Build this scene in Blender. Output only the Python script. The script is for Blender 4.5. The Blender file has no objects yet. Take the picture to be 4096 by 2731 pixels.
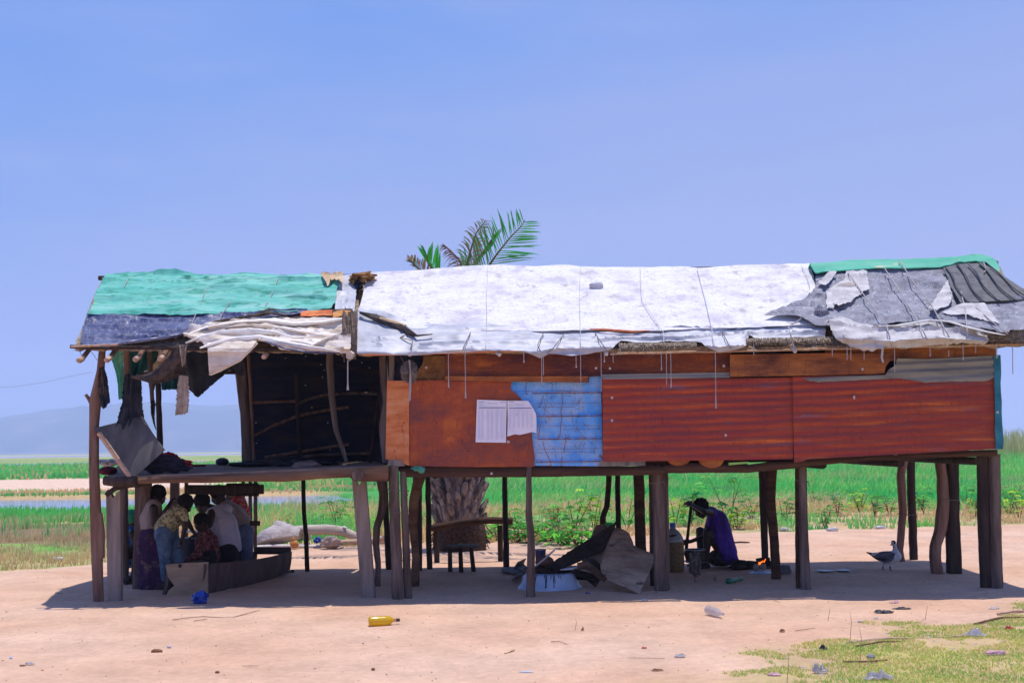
import bpy, bmesh, math, random
import numpy as np
from mathutils import Vector, Matrix, noise
random.seed(7); np.random.seed(7)
V = Vector; R = math.radians
S = bpy.context.scene
COL = S.collection
# ---------------- camera ----------------
F = 4890.0; CAMZ = 1.6
cd = bpy.data.cameras.new("camera"); cam = bpy.data.objects.new("camera", cd); COL.objects.link(cam)
cd.sensor_width = 36; cd.lens = F/4096*36; cd.clip_end = 20000; cd.clip_start = .1
CM = Matrix.Rotation(R(90+4.87), 3, 'X') @ Matrix.Rotation(R(-.80), 3, 'Z')
cam.matrix_world = Matrix.Translation((0, 0, CAMZ)) @ CM.to_4x4()
cd.dof.use_dof = True; cd.dof.focus_distance = 13.4; cd.dof.aperture_fstop = 3.5
S.camera = cam
# ---------------- sky, sun, exposure ----------------
SUNX, SUNY = .095, .05          # how far a shadow slides (towards -x, -y) per metre of height
w = bpy.data.worlds.new("World"); S.world = w; w.use_nodes = True
wn, wl = w.node_tree.nodes, w.node_tree.links; bg = wn['Background']
sky = wn.new('ShaderNodeTexSky'); sky.sky_type = 'NISHITA'; sky.sun_disc = False
sky.sun_elevation = math.atan(1/math.hypot(SUNX, SUNY)); sky.sun_rotation = math.atan2(SUNX, SUNY)
sky.altitude = 300; sky.air_density = 1.2; sky.dust_density = 2.5; sky.ozone_density = 2
tc = wn.new('ShaderNodeTexCoord'); sx = wn.new('ShaderNodeSeparateXYZ'); wl.new(tc.outputs['Generated'], sx.inputs[0])
mm = wn.new('ShaderNodeMath'); mm.operation = 'MULTIPLY_ADD'; wl.new(sx.outputs['X'], mm.inputs[0]); mm.inputs[1].default_value = -.22; wl.new(sx.outputs['Z'], mm.inputs[2])
nt = wn.new('ShaderNodeTexNoise'); nt.inputs['Scale'].default_value = 2.2; nt.inputs['Detail'].default_value = 5
mp = wn.new('ShaderNodeMapping'); mp.inputs['Scale'].default_value = (1, 1, 4.5); mp.inputs['Rotation'].default_value = (0, .12, 0); wl.new(tc.outputs['Generated'], mp.inputs[0]); wl.new(mp.outputs[0], nt.inputs['Vector'])
m2 = wn.new('ShaderNodeMath'); m2.operation = 'MULTIPLY_ADD'; wl.new(nt.outputs[0], m2.inputs[0]); m2.inputs[1].default_value = -.16; wl.new(mm.outputs[0], m2.inputs[2])
cr = wn.new('ShaderNodeValToRGB'); wl.new(m2.outputs[0], cr.inputs[0])
def ramp(cr, stops):
    e = cr.color_ramp.elements
    while len(e) > 1: e.remove(e[-1])
    e[0].position, e[0].color = stops[0][0], (*stops[0][1], 1)
    for p, c in stops[1:]:
        x = e.new(p); x.color = (*c, 1)
ramp(cr, [(0, (.40, .455, .86)), (.05, (.365, .435, .86)), (.15, (.285, .40, .87)), (.27, (.175, .34, .88)), (.43, (.12, .30, .88)), (.6, (.10, .24, .72)), (1, (.07, .18, .6))])
sc_ = wn.new('ShaderNodeVectorMath'); sc_.operation = 'SCALE'; sc_.inputs[3].default_value = 10; wl.new(cr.outputs[0], sc_.inputs[0])
mx = wn.new('ShaderNodeMix'); mx.data_type = 'RGBA'; mx.inputs[0].default_value = .93
n2 = wn.new('ShaderNodeTexNoise'); n2.inputs['Scale'].default_value = 3.0; n2.inputs['Detail'].default_value = 7; n2.inputs['Roughness'].default_value = .55
mp2 = wn.new('ShaderNodeMapping'); mp2.inputs['Scale'].default_value = (1, 1, 5); mp2.inputs['Rotation'].default_value = (0, .22, 0); mp2.inputs['Location'].default_value = (.4, 0, .3); wl.new(tc.outputs['Generated'], mp2.inputs[0]); wl.new(mp2.outputs[0], n2.inputs['Vector'])
mr2 = wn.new('ShaderNodeMapRange'); mr2.inputs[1].default_value = .47; mr2.inputs[2].default_value = .72; mr2.inputs[4].default_value = .32; wl.new(n2.outputs[0], mr2.inputs[0])
cl = wn.new('ShaderNodeMix'); cl.data_type = 'RGBA'; wl.new(mr2.outputs[0], cl.inputs[0]); wl.new(sc_.outputs[0], cl.inputs[6]); cl.inputs[7].default_value = (4.6, 4.9, 8.6, 1)      # thin high cloud
wl.new(sky.outputs[0], mx.inputs[6]); wl.new(cl.outputs[2], mx.inputs[7]); wl.new(mx.outputs[2], bg.inputs[0])
bg.inputs[1].default_value = .1
sl = bpy.data.lights.new("sun", 'SUN'); sl.energy = 4.4; sl.angle = R(.6); sl.color = (1, .94, .86)
so = bpy.data.objects.new("sun", sl); COL.objects.link(so)
so.rotation_euler = V((SUNX, SUNY, 1)).to_track_quat('Z', 'Y').to_euler(); so.location = (0, 0, 30)
S.view_settings.view_transform = 'Standard'; S.view_settings.look = 'None'; S.view_settings.exposure = 0; S.view_settings.gamma = 1
S.render.engine = 'CYCLES'; S.cycles.max_bounces = 8; S.cycles.diffuse_bounces = 4; S.cycles.transparent_max_bounces = 12
S.render.resolution_x = 1024; S.render.resolution_y = 682

# ---------------- helpers ----------------
C0 = V((0, 0, CAMZ))
def ray(px, py): return CM @ V(((px-2048)/F, -(py-1365.5)/F, -1))
def at(px, py, Y):
    d = ray(px, py); return C0 + d*(Y/d.y)
def gnd(px, py, z=0):
    d = ray(px, py); return C0 + d*((z-CAMZ)/d.z)
def N(x, y=0, z=0, s=1.0): return noise.noise(V((x*s, y*s, z*s)))
def lerp(a, b, t): return a+(b-a)*t
def pl(pts, t):                      # polyline of tuples, t 0..1 by first coordinate share of length
    n = len(pts)-1
    L = [0]
    for i in range(n): L.append(L[-1]+max(1e-6, math.dist(pts[i], pts[i+1])))
    s = t*L[-1]
    for i in range(n):
        if s <= L[i+1] or i == n-1:
            k = (s-L[i])/(L[i+1]-L[i]); return tuple(lerp(a, b, k) for a, b in zip(pts[i], pts[i+1]))
def pli(pts, t):                     # same, evenly by index
    s = t*(len(pts)-1); i = min(int(s), len(pts)-2); return tuple(lerp(a, b, s-i) for a, b in zip(pts[i], pts[i+1]))
def newmat(name):
    m = bpy.data.materials.new(name); m.use_nodes = True; return m, m.node_tree.nodes, m.node_tree.links
def mat(name, cols, scale=6, rough=.85, bump=.3, bscale=None, stretch=(1, 1, 1), detail=6, metal=0, transl=0, spec=.3, lo=.3, hi=.7, dist=.01, rot=(0, 0, 0), alpha=1, stain=None, veins=None):
    """procedural surface: colour ramp over stretched noise + bump; stain=(colour, scale, threshold)"""
    m, n, l = newmat(name); b = n['Principled BSDF']
    b.inputs['Roughness'].default_value = rough; b.inputs['Metallic'].default_value = metal; b.inputs['Specular IOR Level'].default_value = spec
    t = n.new('ShaderNodeTexCoord'); mp = n.new('ShaderNodeMapping'); mp.inputs['Scale'].default_value = stretch; mp.inputs['Rotation'].default_value = rot
    l.new(t.outputs['Object'], mp.inputs[0])
    a = n.new('ShaderNodeTexNoise'); a.inputs['Scale'].default_value = scale; a.inputs['Detail'].default_value = detail; a.inputs['Roughness'].default_value = .62; l.new(mp.outputs[0], a.inputs[0])
    r = n.new('ShaderNodeValToRGB'); k = len(cols)
    ramp(r, [(lo+(hi-lo)*i/max(1, k-1), c) for i, c in enumerate(cols)]); l.new(a.outputs[0], r.inputs[0])
    out = r.outputs[0]
    if stain:
        for si, (sc, ss, th) in enumerate(stain if isinstance(stain, list) else [stain]):
            a3 = n.new('ShaderNodeTexNoise'); a3.inputs['Scale'].default_value = ss; a3.inputs['Detail'].default_value = 7; a3.inputs['Roughness'].default_value = .7
            mp3 = n.new('ShaderNodeMapping'); mp3.inputs['Location'].default_value = (3.7+si*5, 1.3, 9.1); l.new(mp.outputs[0], mp3.inputs[0]); l.new(mp3.outputs[0], a3.inputs[0])
            r3 = n.new('ShaderNodeMapRange'); r3.inputs[1].default_value = th; r3.inputs[2].default_value = th+.08; l.new(a3.outputs[0], r3.inputs[0])
            x3 = n.new('ShaderNodeMix'); x3.data_type = 'RGBA'; l.new(r3.outputs[0], x3.inputs[0]); l.new(out, x3.inputs[6]); x3.inputs[7].default_value = (*sc, 1); out = x3.outputs[2]
    for vi, (vc, vs, vw, vst, vt) in enumerate(veins or []):     # thin creases or cracks: where a stretched noise crosses its middle
        a4 = n.new('ShaderNodeTexNoise'); a4.inputs['Scale'].default_value = vs; a4.inputs['Detail'].default_value = 4; a4.inputs['Roughness'].default_value = .5
        mp4 = n.new('ShaderNodeMapping'); mp4.inputs['Scale'].default_value = vst; mp4.inputs['Location'].default_value = (vi*7.1, 2.2, vi*3.3); l.new(t.outputs['Object'], mp4.inputs[0]); l.new(mp4.outputs[0], a4.inputs[0])
        s4 = n.new('ShaderNodeMath'); s4.operation = 'SUBTRACT'; l.new(a4.outputs[0], s4.inputs[0]); s4.inputs[1].default_value = .5
        b4 = n.new('ShaderNodeMath'); b4.operation = 'ABSOLUTE'; l.new(s4.outputs[0], b4.inputs[0])
        r4 = n.new('ShaderNodeMapRange'); r4.inputs[1].default_value = 0; r4.inputs[2].default_value = vw; r4.inputs[3].default_value = vt; r4.inputs[4].default_value = 0; l.new(b4.outputs[0], r4.inputs[0])
        x4 = n.new('ShaderNodeMix'); x4.data_type = 'RGBA'; l.new(r4.outputs[0], x4.inputs[0]); l.new(out, x4.inputs[6]); x4.inputs[7].default_value = (*vc, 1); out = x4.outputs[2]
    l.new(out, b.inputs['Base Color'])
    if bump:
        a2 = n.new('ShaderNodeTexNoise'); a2.inputs['Scale'].default_value = bscale or scale*4; a2.inputs['Detail'].default_value = 8; l.new(mp.outputs[0], a2.inputs[0])
        bp = n.new('ShaderNodeBump'); bp.inputs['Strength'].default_value = bump; bp.inputs['Distance'].default_value = dist; l.new(a2.outputs[0], bp.inputs['Height']); l.new(bp.outputs[0], b.inputs['Normal'])
    if transl:
        tr = n.new('ShaderNodeBsdfTranslucent'); l.new(out, tr.inputs[0]); ms = n.new('ShaderNodeMixShader'); ms.inputs[0].default_value = transl
        l.new(b.outputs[0], ms.inputs[1]); l.new(tr.outputs[0], ms.inputs[2]); l.new(ms.outputs[0], n['Material Output'].inputs[0])
    if alpha < 1: b.inputs['Alpha'].default_value = alpha
    m.diffuse_color = (*cols[len(cols)//2], 1)
    return m
def attrmat(name, transl=.35, rough=.7, nscale=0, var=.25):
    m, n, l = newmat(name); b = n['Principled BSDF']; b.inputs['Roughness'].default_value = rough; b.inputs['Specular IOR Level'].default_value = .2
    a = n.new('ShaderNodeAttribute'); a.attribute_name = 'col'; out = a.outputs['Color']
    l.new(out, b.inputs['Base Color'])
    if transl:
        tr = n.new('ShaderNodeBsdfTranslucent'); l.new(out, tr.inputs[0]); ms = n.new('ShaderNodeMixShader'); ms.inputs[0].default_value = transl
        l.new(b.outputs[0], ms.inputs[1]); l.new(tr.outputs[0], ms.inputs[2]); l.new(ms.outputs[0], n['Material Output'].inputs[0])
    return m
def tag(o, label=None, cat=None, group=None, kind=None):
    if label: o['label'] = label
    if cat: o['category'] = cat
    if group: o['group'] = group
    if kind: o['kind'] = kind
    return o
def thing(name, loc, label, cat, group=None):
    o = bpy.data.objects.new(name, None); o.empty_display_size = .1; COL.objects.link(o); o.location = loc; return tag(o, label, cat, group)
def wloc(o):
    p = V((0, 0, 0))
    while o: p += o.location; o = o.parent
    return p
class MB:
    def __init__(s): s.v = []; s.f = []; s.mi = []; s.c = None; s.cur = 0
    def add(s, vs, fs):
        o = len(s.v); s.v += [tuple(p) for p in vs]; s.f += [tuple(i+o for i in f) for f in fs]; s.mi += [s.cur]*len(fs); return s
    def loft(s, pts, rx, ry=None, n=10, frame=None, power=2.0, jit=0, seed=0, cap=True):
        """skin rings along pts; radii lists or numbers; power>2 squares the section; frame='post' keeps world axes"""
        pts = [V(p) for p in pts]; k = len(pts)
        rx = [rx]*k if not hasattr(rx, '__len__') else rx; ry = rx if ry is None else ([ry]*k if not hasattr(ry, '__len__') else ry)
        vs = []; up = None
        for i, p in enumerate(pts):
            t = (pts[min(i+1, k-1)]-pts[max(i-1, 0)]).normalized() if k > 1 else V((0, 0, 1))
            if frame == 'post': a, b = V((1, 0, 0)), V((0, 1, 0))
            else:
                if up is None: up = V((0, 0, 1)) if abs(t.z) < .9 else V((0, 1, 0))
                a = t.cross(up)
                if a.length < 1e-4: a = t.cross(V((1, 0, .1)))
                a.normalize(); b = a.cross(t).normalized(); up = b
            for j in range(n):
                th = 2*math.pi*(j+.5)/n; c, q = math.cos(th), math.sin(th)
                e = 2/power; c = math.copysign(abs(c)**e, c); q = math.copysign(abs(q)**e, q)
                J = 1+jit*noise.noise(V((c*1.5+seed, q*1.5, p.length*4+seed*3))) if jit else 1
                vs.append(p + a*(c*rx[i]*J) + b*(q*ry[i]*J))
        fs = [(i*n+j, i*n+(j+1) % n, (i+1)*n+(j+1) % n, (i+1)*n+j) for i in range(k-1) for j in range(n)]
        if cap: fs += [tuple(range(n))[::-1], tuple((k-1)*n+j for j in range(n))]
        return s.add(vs, fs)
    def cap(s, a, ra, b, rb, n=10):    # tapered capsule
        a, b = V(a), V(b); d = (b-a); L = d.length or 1e-5; d = d/L
        P = []; Q = []
        for t in (-.98, -.75, -.4, 0): P.append(a+d*ra*t); Q.append(ra*math.sqrt(max(0, 1-t*t)))
        for t in (0, .4, .75, .98): P.append(b+d*rb*t); Q.append(rb*math.sqrt(max(0, 1-t*t)))
        return s.loft(P, Q, n=n)
    def ell(s, c, r, rot=None, n=12, m=8, jit=0, seed=0, jf=3):
        c = V(c); r = (r, r, r) if not hasattr(r, '__len__') else r; vs = []
        for i in range(m+1):
            ph = math.pi*i/m
            for j in range(n):
                th = 2*math.pi*j/n; u = V((math.sin(ph)*math.cos(th), math.sin(ph)*math.sin(th), math.cos(ph)))
                J = 1+jit*noise.noise(u*jf*.5+V((seed, seed*2, 0))) if jit else 1
                p = V((u.x*r[0], u.y*r[1], u.z*r[2]))*J
                if rot is not None: p = rot @ p
                vs.append(c+p)
        return s.add(vs, [(i*n+j, (i+1)*n+j, (i+1)*n+(j+1) % n, i*n+(j+1) % n) for i in range(m) for j in range(n)])
    def box(s, c, h, rot=None):
        c = V(c); vs = []
        for x in (-1, 1):
            for y in (-1, 1):
                for z in (-1, 1):
                    p = V((x*h[0], y*h[1], z*h[2])); vs.append(c+(rot @ p if rot is not None else p))
        return s.add(vs, [(0, 1, 3, 2), (4, 6, 7, 5), (0, 4, 5, 1), (2, 3, 7, 6), (0, 2, 6, 4), (1, 5, 7, 3)])
    def grid(s, g, thick=0, tdir=None):   # g: rows of points; thick sheet
        nv, nu = len(g), len(g[0]); vs = [p for row in g for p in row]
        fs = [(i*nu+j, (i+1)*nu+j, (i+1)*nu+j+1, i*nu+j+1) for i in range(nv-1) for j in range(nu-1)]
        s.add(vs, fs)
        if thick:
            t = V(tdir or (0, 1, 0))*thick; o = nv*nu
            base = len(s.v)-o; s.v += [tuple(V(p)+t) for p in vs]
            B = lambda i, j: base+i*nu+j; T = lambda i, j: base+o+i*nu+j
            nf = [(T(i, j), T(i, j+1), T(i+1, j+1), T(i+1, j)) for i in range(nv-1) for j in range(nu-1)]
            for j in range(nu-1): nf += [(B(0, j), B(0, j+1), T(0, j+1), T(0, j)), (B(nv-1, j+1), B(nv-1, j), T(nv-1, j), T(nv-1, j+1))]
            for i in range(nv-1): nf += [(B(i+1, 0), B(i, 0), T(i, 0), T(i+1, 0)), (B(i, nu-1), B(i+1, nu-1), T(i+1, nu-1), T(i, nu-1))]
            s.f += nf; s.mi += [s.cur]*len(nf)
        return s
    def poly(s, pts, tvec):               # extruded outline
        k = len(pts); t = V(tvec); a = [V(p) for p in pts]; b = [p+t for p in a]
        return s.add(a+b, [tuple(range(k)), tuple(range(2*k-1, k-1, -1))]+[(i, i+k, (i+1) % k+k, (i+1) % k) for i in range(k)])
    def mesh(s, name):
        me = bpy.data.meshes.new(name); me.from_pydata(s.v, [], s.f); me.update(); return me
    def build(s, name, m, parent=None, smooth=True, loc=None):
        me = s.mesh(name); o = bpy.data.objects.new(name, me); COL.objects.link(o)
        for x in (m if isinstance(m, (list, tuple)) else [m]): me.materials.append(x)
        if len(set(s.mi)) > 1: me.polygons.foreach_set('material_index', s.mi)
        bm = bmesh.new(); bm.from_mesh(me); bmesh.ops.recalc_face_normals(bm, faces=bm.faces)
        big = [f for f in bm.faces if len(f.verts) > 4]
        if big and not smooth: bmesh.ops.triangulate(bm, faces=big)
        bm.to_mesh(me); bm.free()
        if s.c is not None:
            ca = me.color_attributes.new('col', 'FLOAT_COLOR', 'POINT'); ca.data.foreach_set('color', np.array(s.c, dtype=np.float32).ravel())
        if smooth: me.polygons.foreach_set('use_smooth', [True]*len(me.polygons))
        if smooth and hasattr(me, 'set_sharp_from_angle'): me.set_sharp_from_angle(angle=R(50))
        off = wloc(parent) if parent else (V(loc) if loc is not None else V(s.v[0])*0)
        if loc is None and not parent:
            a = np.array(s.v); off = V(((a[:, 0].min()+a[:, 0].max())/2, (a[:, 1].min()+a[:, 1].max())/2, a[:, 2].min()))
        me.transform(Matrix.Translation(-off)); me.update()
        if parent: o.parent = parent
        else: o.location = off
        return o
    def fuse(s, name, m, parent, vox=.01, sm=6):
        """melt overlapping volumes into one continuous skin"""
        me = s.mesh(name+'_src'); t = bpy.data.objects.new('t', me); COL.objects.link(t)
        rm = t.modifiers.new('r', 'REMESH'); rm.mode = 'VOXEL'; rm.voxel_size = vox
        if sm: q = t.modifiers.new('s', 'SMOOTH'); q.iterations = sm; q.factor = .5
        dg = bpy.context.evaluated_depsgraph_get(); dg.update(); me2 = bpy.data.meshes.new_from_object(t.evaluated_get(dg)); me2.name = name
        bpy.data.objects.remove(t); bpy.data.meshes.remove(me)
        o = bpy.data.objects.new(name, me2); COL.objects.link(o); me2.materials.clear(); me2.materials.append(m)
        me2.polygons.foreach_set('use_smooth', [True]*len(me2.polygons))
        off = wloc(parent) if parent else V((0, 0, 0)); me2.transform(Matrix.Translation(-off)); me2.update()
        if parent: o.parent = parent
        return o
def cage(top, bot, nu, nv, dfn, jag=0, seed=0, left=None, right=None, jagtop=0):
    """grid of points from pixel outlines: top/bottom edges (and optional side edges) carried into depth by dfn(px,py,u,v)"""
    g = []
    for i in range(nv+1):
        v = i/nv; row = []
        for j in range(nu+1):
            u = j/nu; a = pl(top, u); b = pl(bot, u); x = lerp(a[0], b[0], v); y = lerp(a[1], b[1], v)
            if left or right:
                lx = pli(left, v)[0] if left else lerp(top[0][0], bot[0][0], v); rx = pli(right, v)[0] if right else lerp(top[-1][0], bot[-1][0], v)
                x = lerp(lx, rx, u)
            if jag and v == 1: y += jag*N(u*37, seed, 0)*1.6
            if jagtop and v == 0: y += jagtop*N(u*31, seed, 5)*1.6
            if jag and (u == 0 or u == 1): x += jag*N(v*23, seed, 9)*1.2
            row.append(dfn(x, y, u, v))
        g.append(row)
    return g
# ---------------- materials ----------------
W_ = (1, 1, .13)
m_wood = mat("weathered_wood", [(.05, .035, .03), (.13, .09, .075), (.22, .17, .15)], 14, .9, .5, stretch=(1, 1, .12))
m_woodd = mat("dark_wood", [(.02, .015, .014), (.045, .03, .026), (.08, .055, .045)], 14, .9, .5, stretch=(1, 1, .12))
m_woodg = mat("grey_plank_wood", [(.13, .10, .09), (.24, .19, .165), (.33, .27, .235)], 12, .9, .4, stretch=(1, 1, .1), stain=((.08, .05, .04), 9, .68))
m_woodr = mat("red_brown_pole", [(.10, .045, .03), (.22, .12, .085), (.30, .20, .155)], 12, .85, .4, stretch=(1, 1, .12))
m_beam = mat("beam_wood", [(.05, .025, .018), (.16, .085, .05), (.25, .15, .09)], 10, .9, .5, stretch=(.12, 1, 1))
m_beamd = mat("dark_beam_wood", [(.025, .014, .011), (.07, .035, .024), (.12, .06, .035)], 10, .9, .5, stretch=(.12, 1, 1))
m_deck = mat("dusty_deck", [(.16, .11, .09), (.26, .19, .16), (.34, .26, .22)], 8, .95, .5, stretch=(.3, 1, 1))
m_thatch = mat("reed_thatch", [(.12, .09, .06), (.30, .24, .18), (.45, .38, .3)], 30, .95, .8, stretch=(1, .15, 1))
m_white = mat("white_woven_tarp", [(.54, .51, .56), (.70, .68, .70), (.76, .74, .74)], 3.2, .75, .35, bscale=25, detail=12, lo=.36, hi=.56, stretch=(1, 1, 1), stain=[((.50, .42, .43), .9, .60), ((.34, .33, .39), 16, .62), ((.46, .42, .42), 5, .58), ((.24, .24, .29), 34, .70)], veins=[((.36, .36, .44), 7, .010, (.35, 1, 1.6), .7), ((.40, .39, .46), 9, .008, (1.6, 1, .5), .6), ((.38, .36, .42), 22, .02, (.6, 1, 1.2), .5)])
m_white2 = mat("grey_white_plastic", [(.32, .33, .39), (.44, .45, .51), (.56, .56, .60)], 4, .5, .35, bscale=9, spec=.5, stain=((.42, .26, .14), 4, .70))
m_green = mat("green_tarp", [(.04, .33, .27), (.13, .48, .40), (.28, .56, .50)], 2.2, .65, .25, bscale=9, detail=8, stretch=(.6, 2, 2), stain=((.26, .52, .46), 9, .60), veins=[((.01, .24, .15), 3.2, .03, (.35, 1.4, 1.6), .8), ((.02, .3, .2), 7, .02, (.4, 1, 1.5), .6)])
m_green2 = mat("worn_green_sheet", [(.03, .33, .22), (.08, .42, .29), (.12, .47, .33)], 5, .6, .3, stain=((.55, .5, .33), 10, .6), stretch=(.4, 1, 1))
m_teal = mat("dark_teal_tarp", [(.005, .05, .05), (.01, .12, .12), (.02, .2, .18)], 5, .6, .3, transl=.35)
m_palegreen = mat("pale_green_net", [(.2, .7, .55), (.35, .8, .65), (.55, .88, .8)], 20, .7, .3, transl=.5)
m_navy = mat("dark_blue_plastic", [(.035, .045, .11), (.075, .09, .19), (.13, .15, .27)], 5, .38, .6, bscale=12, spec=.6, dist=.02, stain=((.42, .43, .52), 26, .66), veins=[((.40, .41, .5), 9, .012, (1, 1, 1), .7)])
m_black = mat("black_plastic", [(.003, .007, .018), (.01, .016, .034), (.03, .035, .055)], 6, .5, .5, spec=.4)
m_grey = mat("grey_canvas_tarp", [(.15, .15, .19), (.24, .24, .29), (.34, .34, .40)], 6, .7, .5, bscale=14, dist=.02, stain=((.72, .72, .78), 24, .66), veins=[((.62, .62, .68), 5, .008, (1, 1, 1), .8), ((.08, .08, .11), 3, .012, (1.5, 1, .5), .8)])
m_ragw = mat("ragged_white_cloth", [(.40, .38, .38), (.54, .52, .53), (.64, .62, .62)], 8, .85, .5, stain=((.5, .36, .24), 7, .68))
m_cream = mat("cream_cloth", [(.55, .44, .32), (.74, .66, .57), (.84, .78, .73)], 4, .8, .6, bscale=10, dist=.02, stain=((.55, .36, .16), 4, .64), veins=[((.50, .32, .14), 3, .03, (.25, 1.5, 2), .6), ((.30, .24, .2), 5, .010, (.25, 1.5, 1.8), .5)])
m_belt = mat("ribbed_belt", [(.09, .09, .10), (.14, .14, .15), (.19, .19, .2)], 12, .8, .4)
m_brownrag = mat("brown_dusty_cloth", [(.02, .018, .022), (.07, .055, .05), (.14, .10, .085)], 12, .95, .6)
m_bluerag = mat("dark_blanket", [(.008, .012, .022), (.025, .03, .045), (.06, .055, .06)], 10, .95, .6)
m_tan = mat("tan_frayed_cloth", [(.20, .15, .11), (.36, .29, .24), (.48, .42, .36)], 14, .95, .6, stain=((.4, .02, .04), 5, .70))
m_orange = mat("orange_cloth", [(.55, .12, .05), (.7, .2, .08), (.75, .35, .12)], 10, .9, .4)
m_sack = mat("tan_paper", [(.45, .3, .18), (.62, .45, .28), (.72, .56, .38)], 7, .9, .6)
def rust(name, cols, scale=5, stretch=(1, 1, 1), st=None, bump=.25):
    return mat(name, cols, scale, .9, bump, stretch=stretch, detail=14, lo=.32, hi=.68, stain=(st if isinstance(st, list) else [st] if st else [])+[((.05, .02, .02), 30, .70), ((.10, .05, .06), 9, .66)], veins=[((.07, .03, .035), 6, .006, (1.8, 1, .25), .7), ((.5, .16, .05), 14, .010, (.2, 1, 2.5), .6)], spec=.12)
def band_rust():
    m = rust("rusted_corrugated_steel", [(.26, .055, .06), (.36, .06, .05), (.44, .08, .04), (.66, .17, .05)], 4, (.25, 1, 3.2), [((.26, .13, .16), 4, .60), ((.65, .20, .04), 12, .64)])
    n, l = m.node_tree.nodes, m.node_tree.links; b = n['Principled BSDF']; src = b.inputs['Base Color'].links[0].from_socket
    t = n.new('ShaderNodeTexCoord'); wv = n.new('ShaderNodeTexWave'); wv.bands_direction = 'Z'; wv.inputs['Scale'].default_value = 3.86; wv.inputs['Distortion'].default_value = 2.6; wv.inputs['Detail'].default_value = 3; wv.inputs['Detail Scale'].default_value = .6
    mp = n.new('ShaderNodeMapping'); mp.inputs['Rotation'].default_value = (0, .03, 0); l.new(t.outputs['Object'], mp.inputs[0]); l.new(mp.outputs[0], wv.inputs[0])
    mr = n.new('ShaderNodeMapRange'); b.inputs['Roughness'].default_value = .95; b.inputs['Specular IOR Level'].default_value = .12; mr.inputs[1].default_value = .35; mr.inputs[2].default_value = .75; mr.inputs[3].default_value = .5; mr.inputs[4].default_value = 0; l.new(wv.outputs[0], mr.inputs[0])
    v = n.new('ShaderNodeMix'); v.data_type = 'RGBA'; l.new(src, v.inputs[6]); v.inputs[7].default_value = (.21, .065, .07, 1); l.new(mr.outputs[0], v.inputs[0]); l.new(v.outputs[2], b.inputs['Base Color']); return m      # purple-brown bands along alternate ribs
m_rust = band_rust()
m_rust2 = rust("flat_rusted_steel", [(.16, .065, .07), (.27, .078, .058), (.38, .09, .045), (.54, .15, .045)], 2.6, (1, 1, 1.3), [((.13, .09, .13), 3.5, .64), ((.45, .14, .025), 8, .65)])
m_rust3 = rust("dark_rusted_steel", [(.07, .03, .045), (.13, .045, .045), (.22, .065, .035), (.42, .13, .04)], 3, (.5, 1, 1.6))
m_rusto = rust("orange_wood_plank", [(.42, .12, .05), (.62, .20, .075), (.70, .28, .12), (.72, .42, .26)], 6, (.5, 1, 1.5), ((.62, .5, .38), 7, .66))
m_plank = rust("stained_plank", [(.13, .05, .04), (.27, .10, .05), (.42, .15, .05), (.54, .23, .08)], 6, (.35, 1, 1.3), ((.38, .27, .16), 12, .66))
m_ochre = rust("ochre_stained_steel", [(.13, .06, .03), (.25, .13, .05), (.35, .20, .09)], 8, (1, 1, 1), ((.40, .24, .13), 13, .62))
m_galv = mat("galvanised_steel", [(.16, .17, .18), (.26, .26, .255), (.33, .31, .27)], 6, .55, .2, stretch=(.3, 1, 1.5), stain=((.12, .05, .03), 9, .68))
m_blue = mat("blue_painted_steel", [(.06, .36, .95), (.18, .48, .97), (.36, .55, .88)], 3.5, .6, .2, detail=9, lo=.38, hi=.6, stain=[((.20, .13, .12), 3.4, .62), ((.22, .15, .14), 11, .63)], veins=[((.20, .12, .10), 4.5, .008, (1.4, 1, .45), .85), ((.24, .15, .12), 8, .008, (.3, 1, 2.2), .8), ((.30, .34, .5), 16, .02, (1, 1, 1), .5)])
m_bluec = mat("teal_painted_steel", [(.01, .11, .17), (.03, .2, .28), (.05, .27, .36)], 5, .6, .3, stain=((.1, .05, .03), 9, .68))
m_darkwall = mat("shadow_tinted_board", [(.005, .010, .030), (.014, .018, .045), (.05, .034, .035)], 6, .9, .4, stretch=(.4, 1, 1.5))  # blue tint of the shadows is mixed into this dark colour
m_cord = mat("pale_cord", [(.35, .31, .31), (.5, .46, .46)], 60, .9, .2)
m_cordd = mat("dull_cord", [(.16, .13, .12), (.25, .21, .2)], 60, .9, .2)
m_stickp = mat("pale_stick", [(.35, .2, .13), (.5, .33, .23), (.62, .45, .34)], 20, .8, .3)
m_stub = mat("white_pole_end", [(.5, .45, .43), (.72, .67, .65)], 20, .8, .4)
m_skin = mat("dark_skin", [(.03, .015, .010), (.04, .021, .014)], 20, .5, .08, spec=.4)
m_hair = mat("black_hair", [(.002, .002, .003), (.008, .007, .008)], 90, .9, .9, dist=.008)
m_eye = mat("eye_white", [(.16, .14, .13), (.2, .18, .17)], 9, .4, 0)
m_metal = mat("dull_aluminium", [(.30, .31, .34), (.42, .43, .46)], 14, .45, .15, metal=.6)
m_char = mat("charred_wood", [(.006, .005, .005), (.03, .024, .022), (.12, .10, .09)], 12, .95, .8, stretch=(.3, 1, 1), dist=.02)
m_clear = mat("clear_plastic", [(.5, .48, .54), (.7, .68, .72)], 14, .15, .8, spec=.9, transl=.3, alpha=.5)
m_palmbark = mat("palm_boot", [(.07, .055, .055), (.24, .20, .19), (.46, .40, .37)], 16, .95, .7, stretch=(1, 1, .25), dist=.02)
m_root = mat("palm_root_mat", [(.03, .015, .012), (.09, .05, .035), (.16, .1, .07)], 26, .95, .9, dist=.03)
m_leafa = attrmat("foliage")
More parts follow.
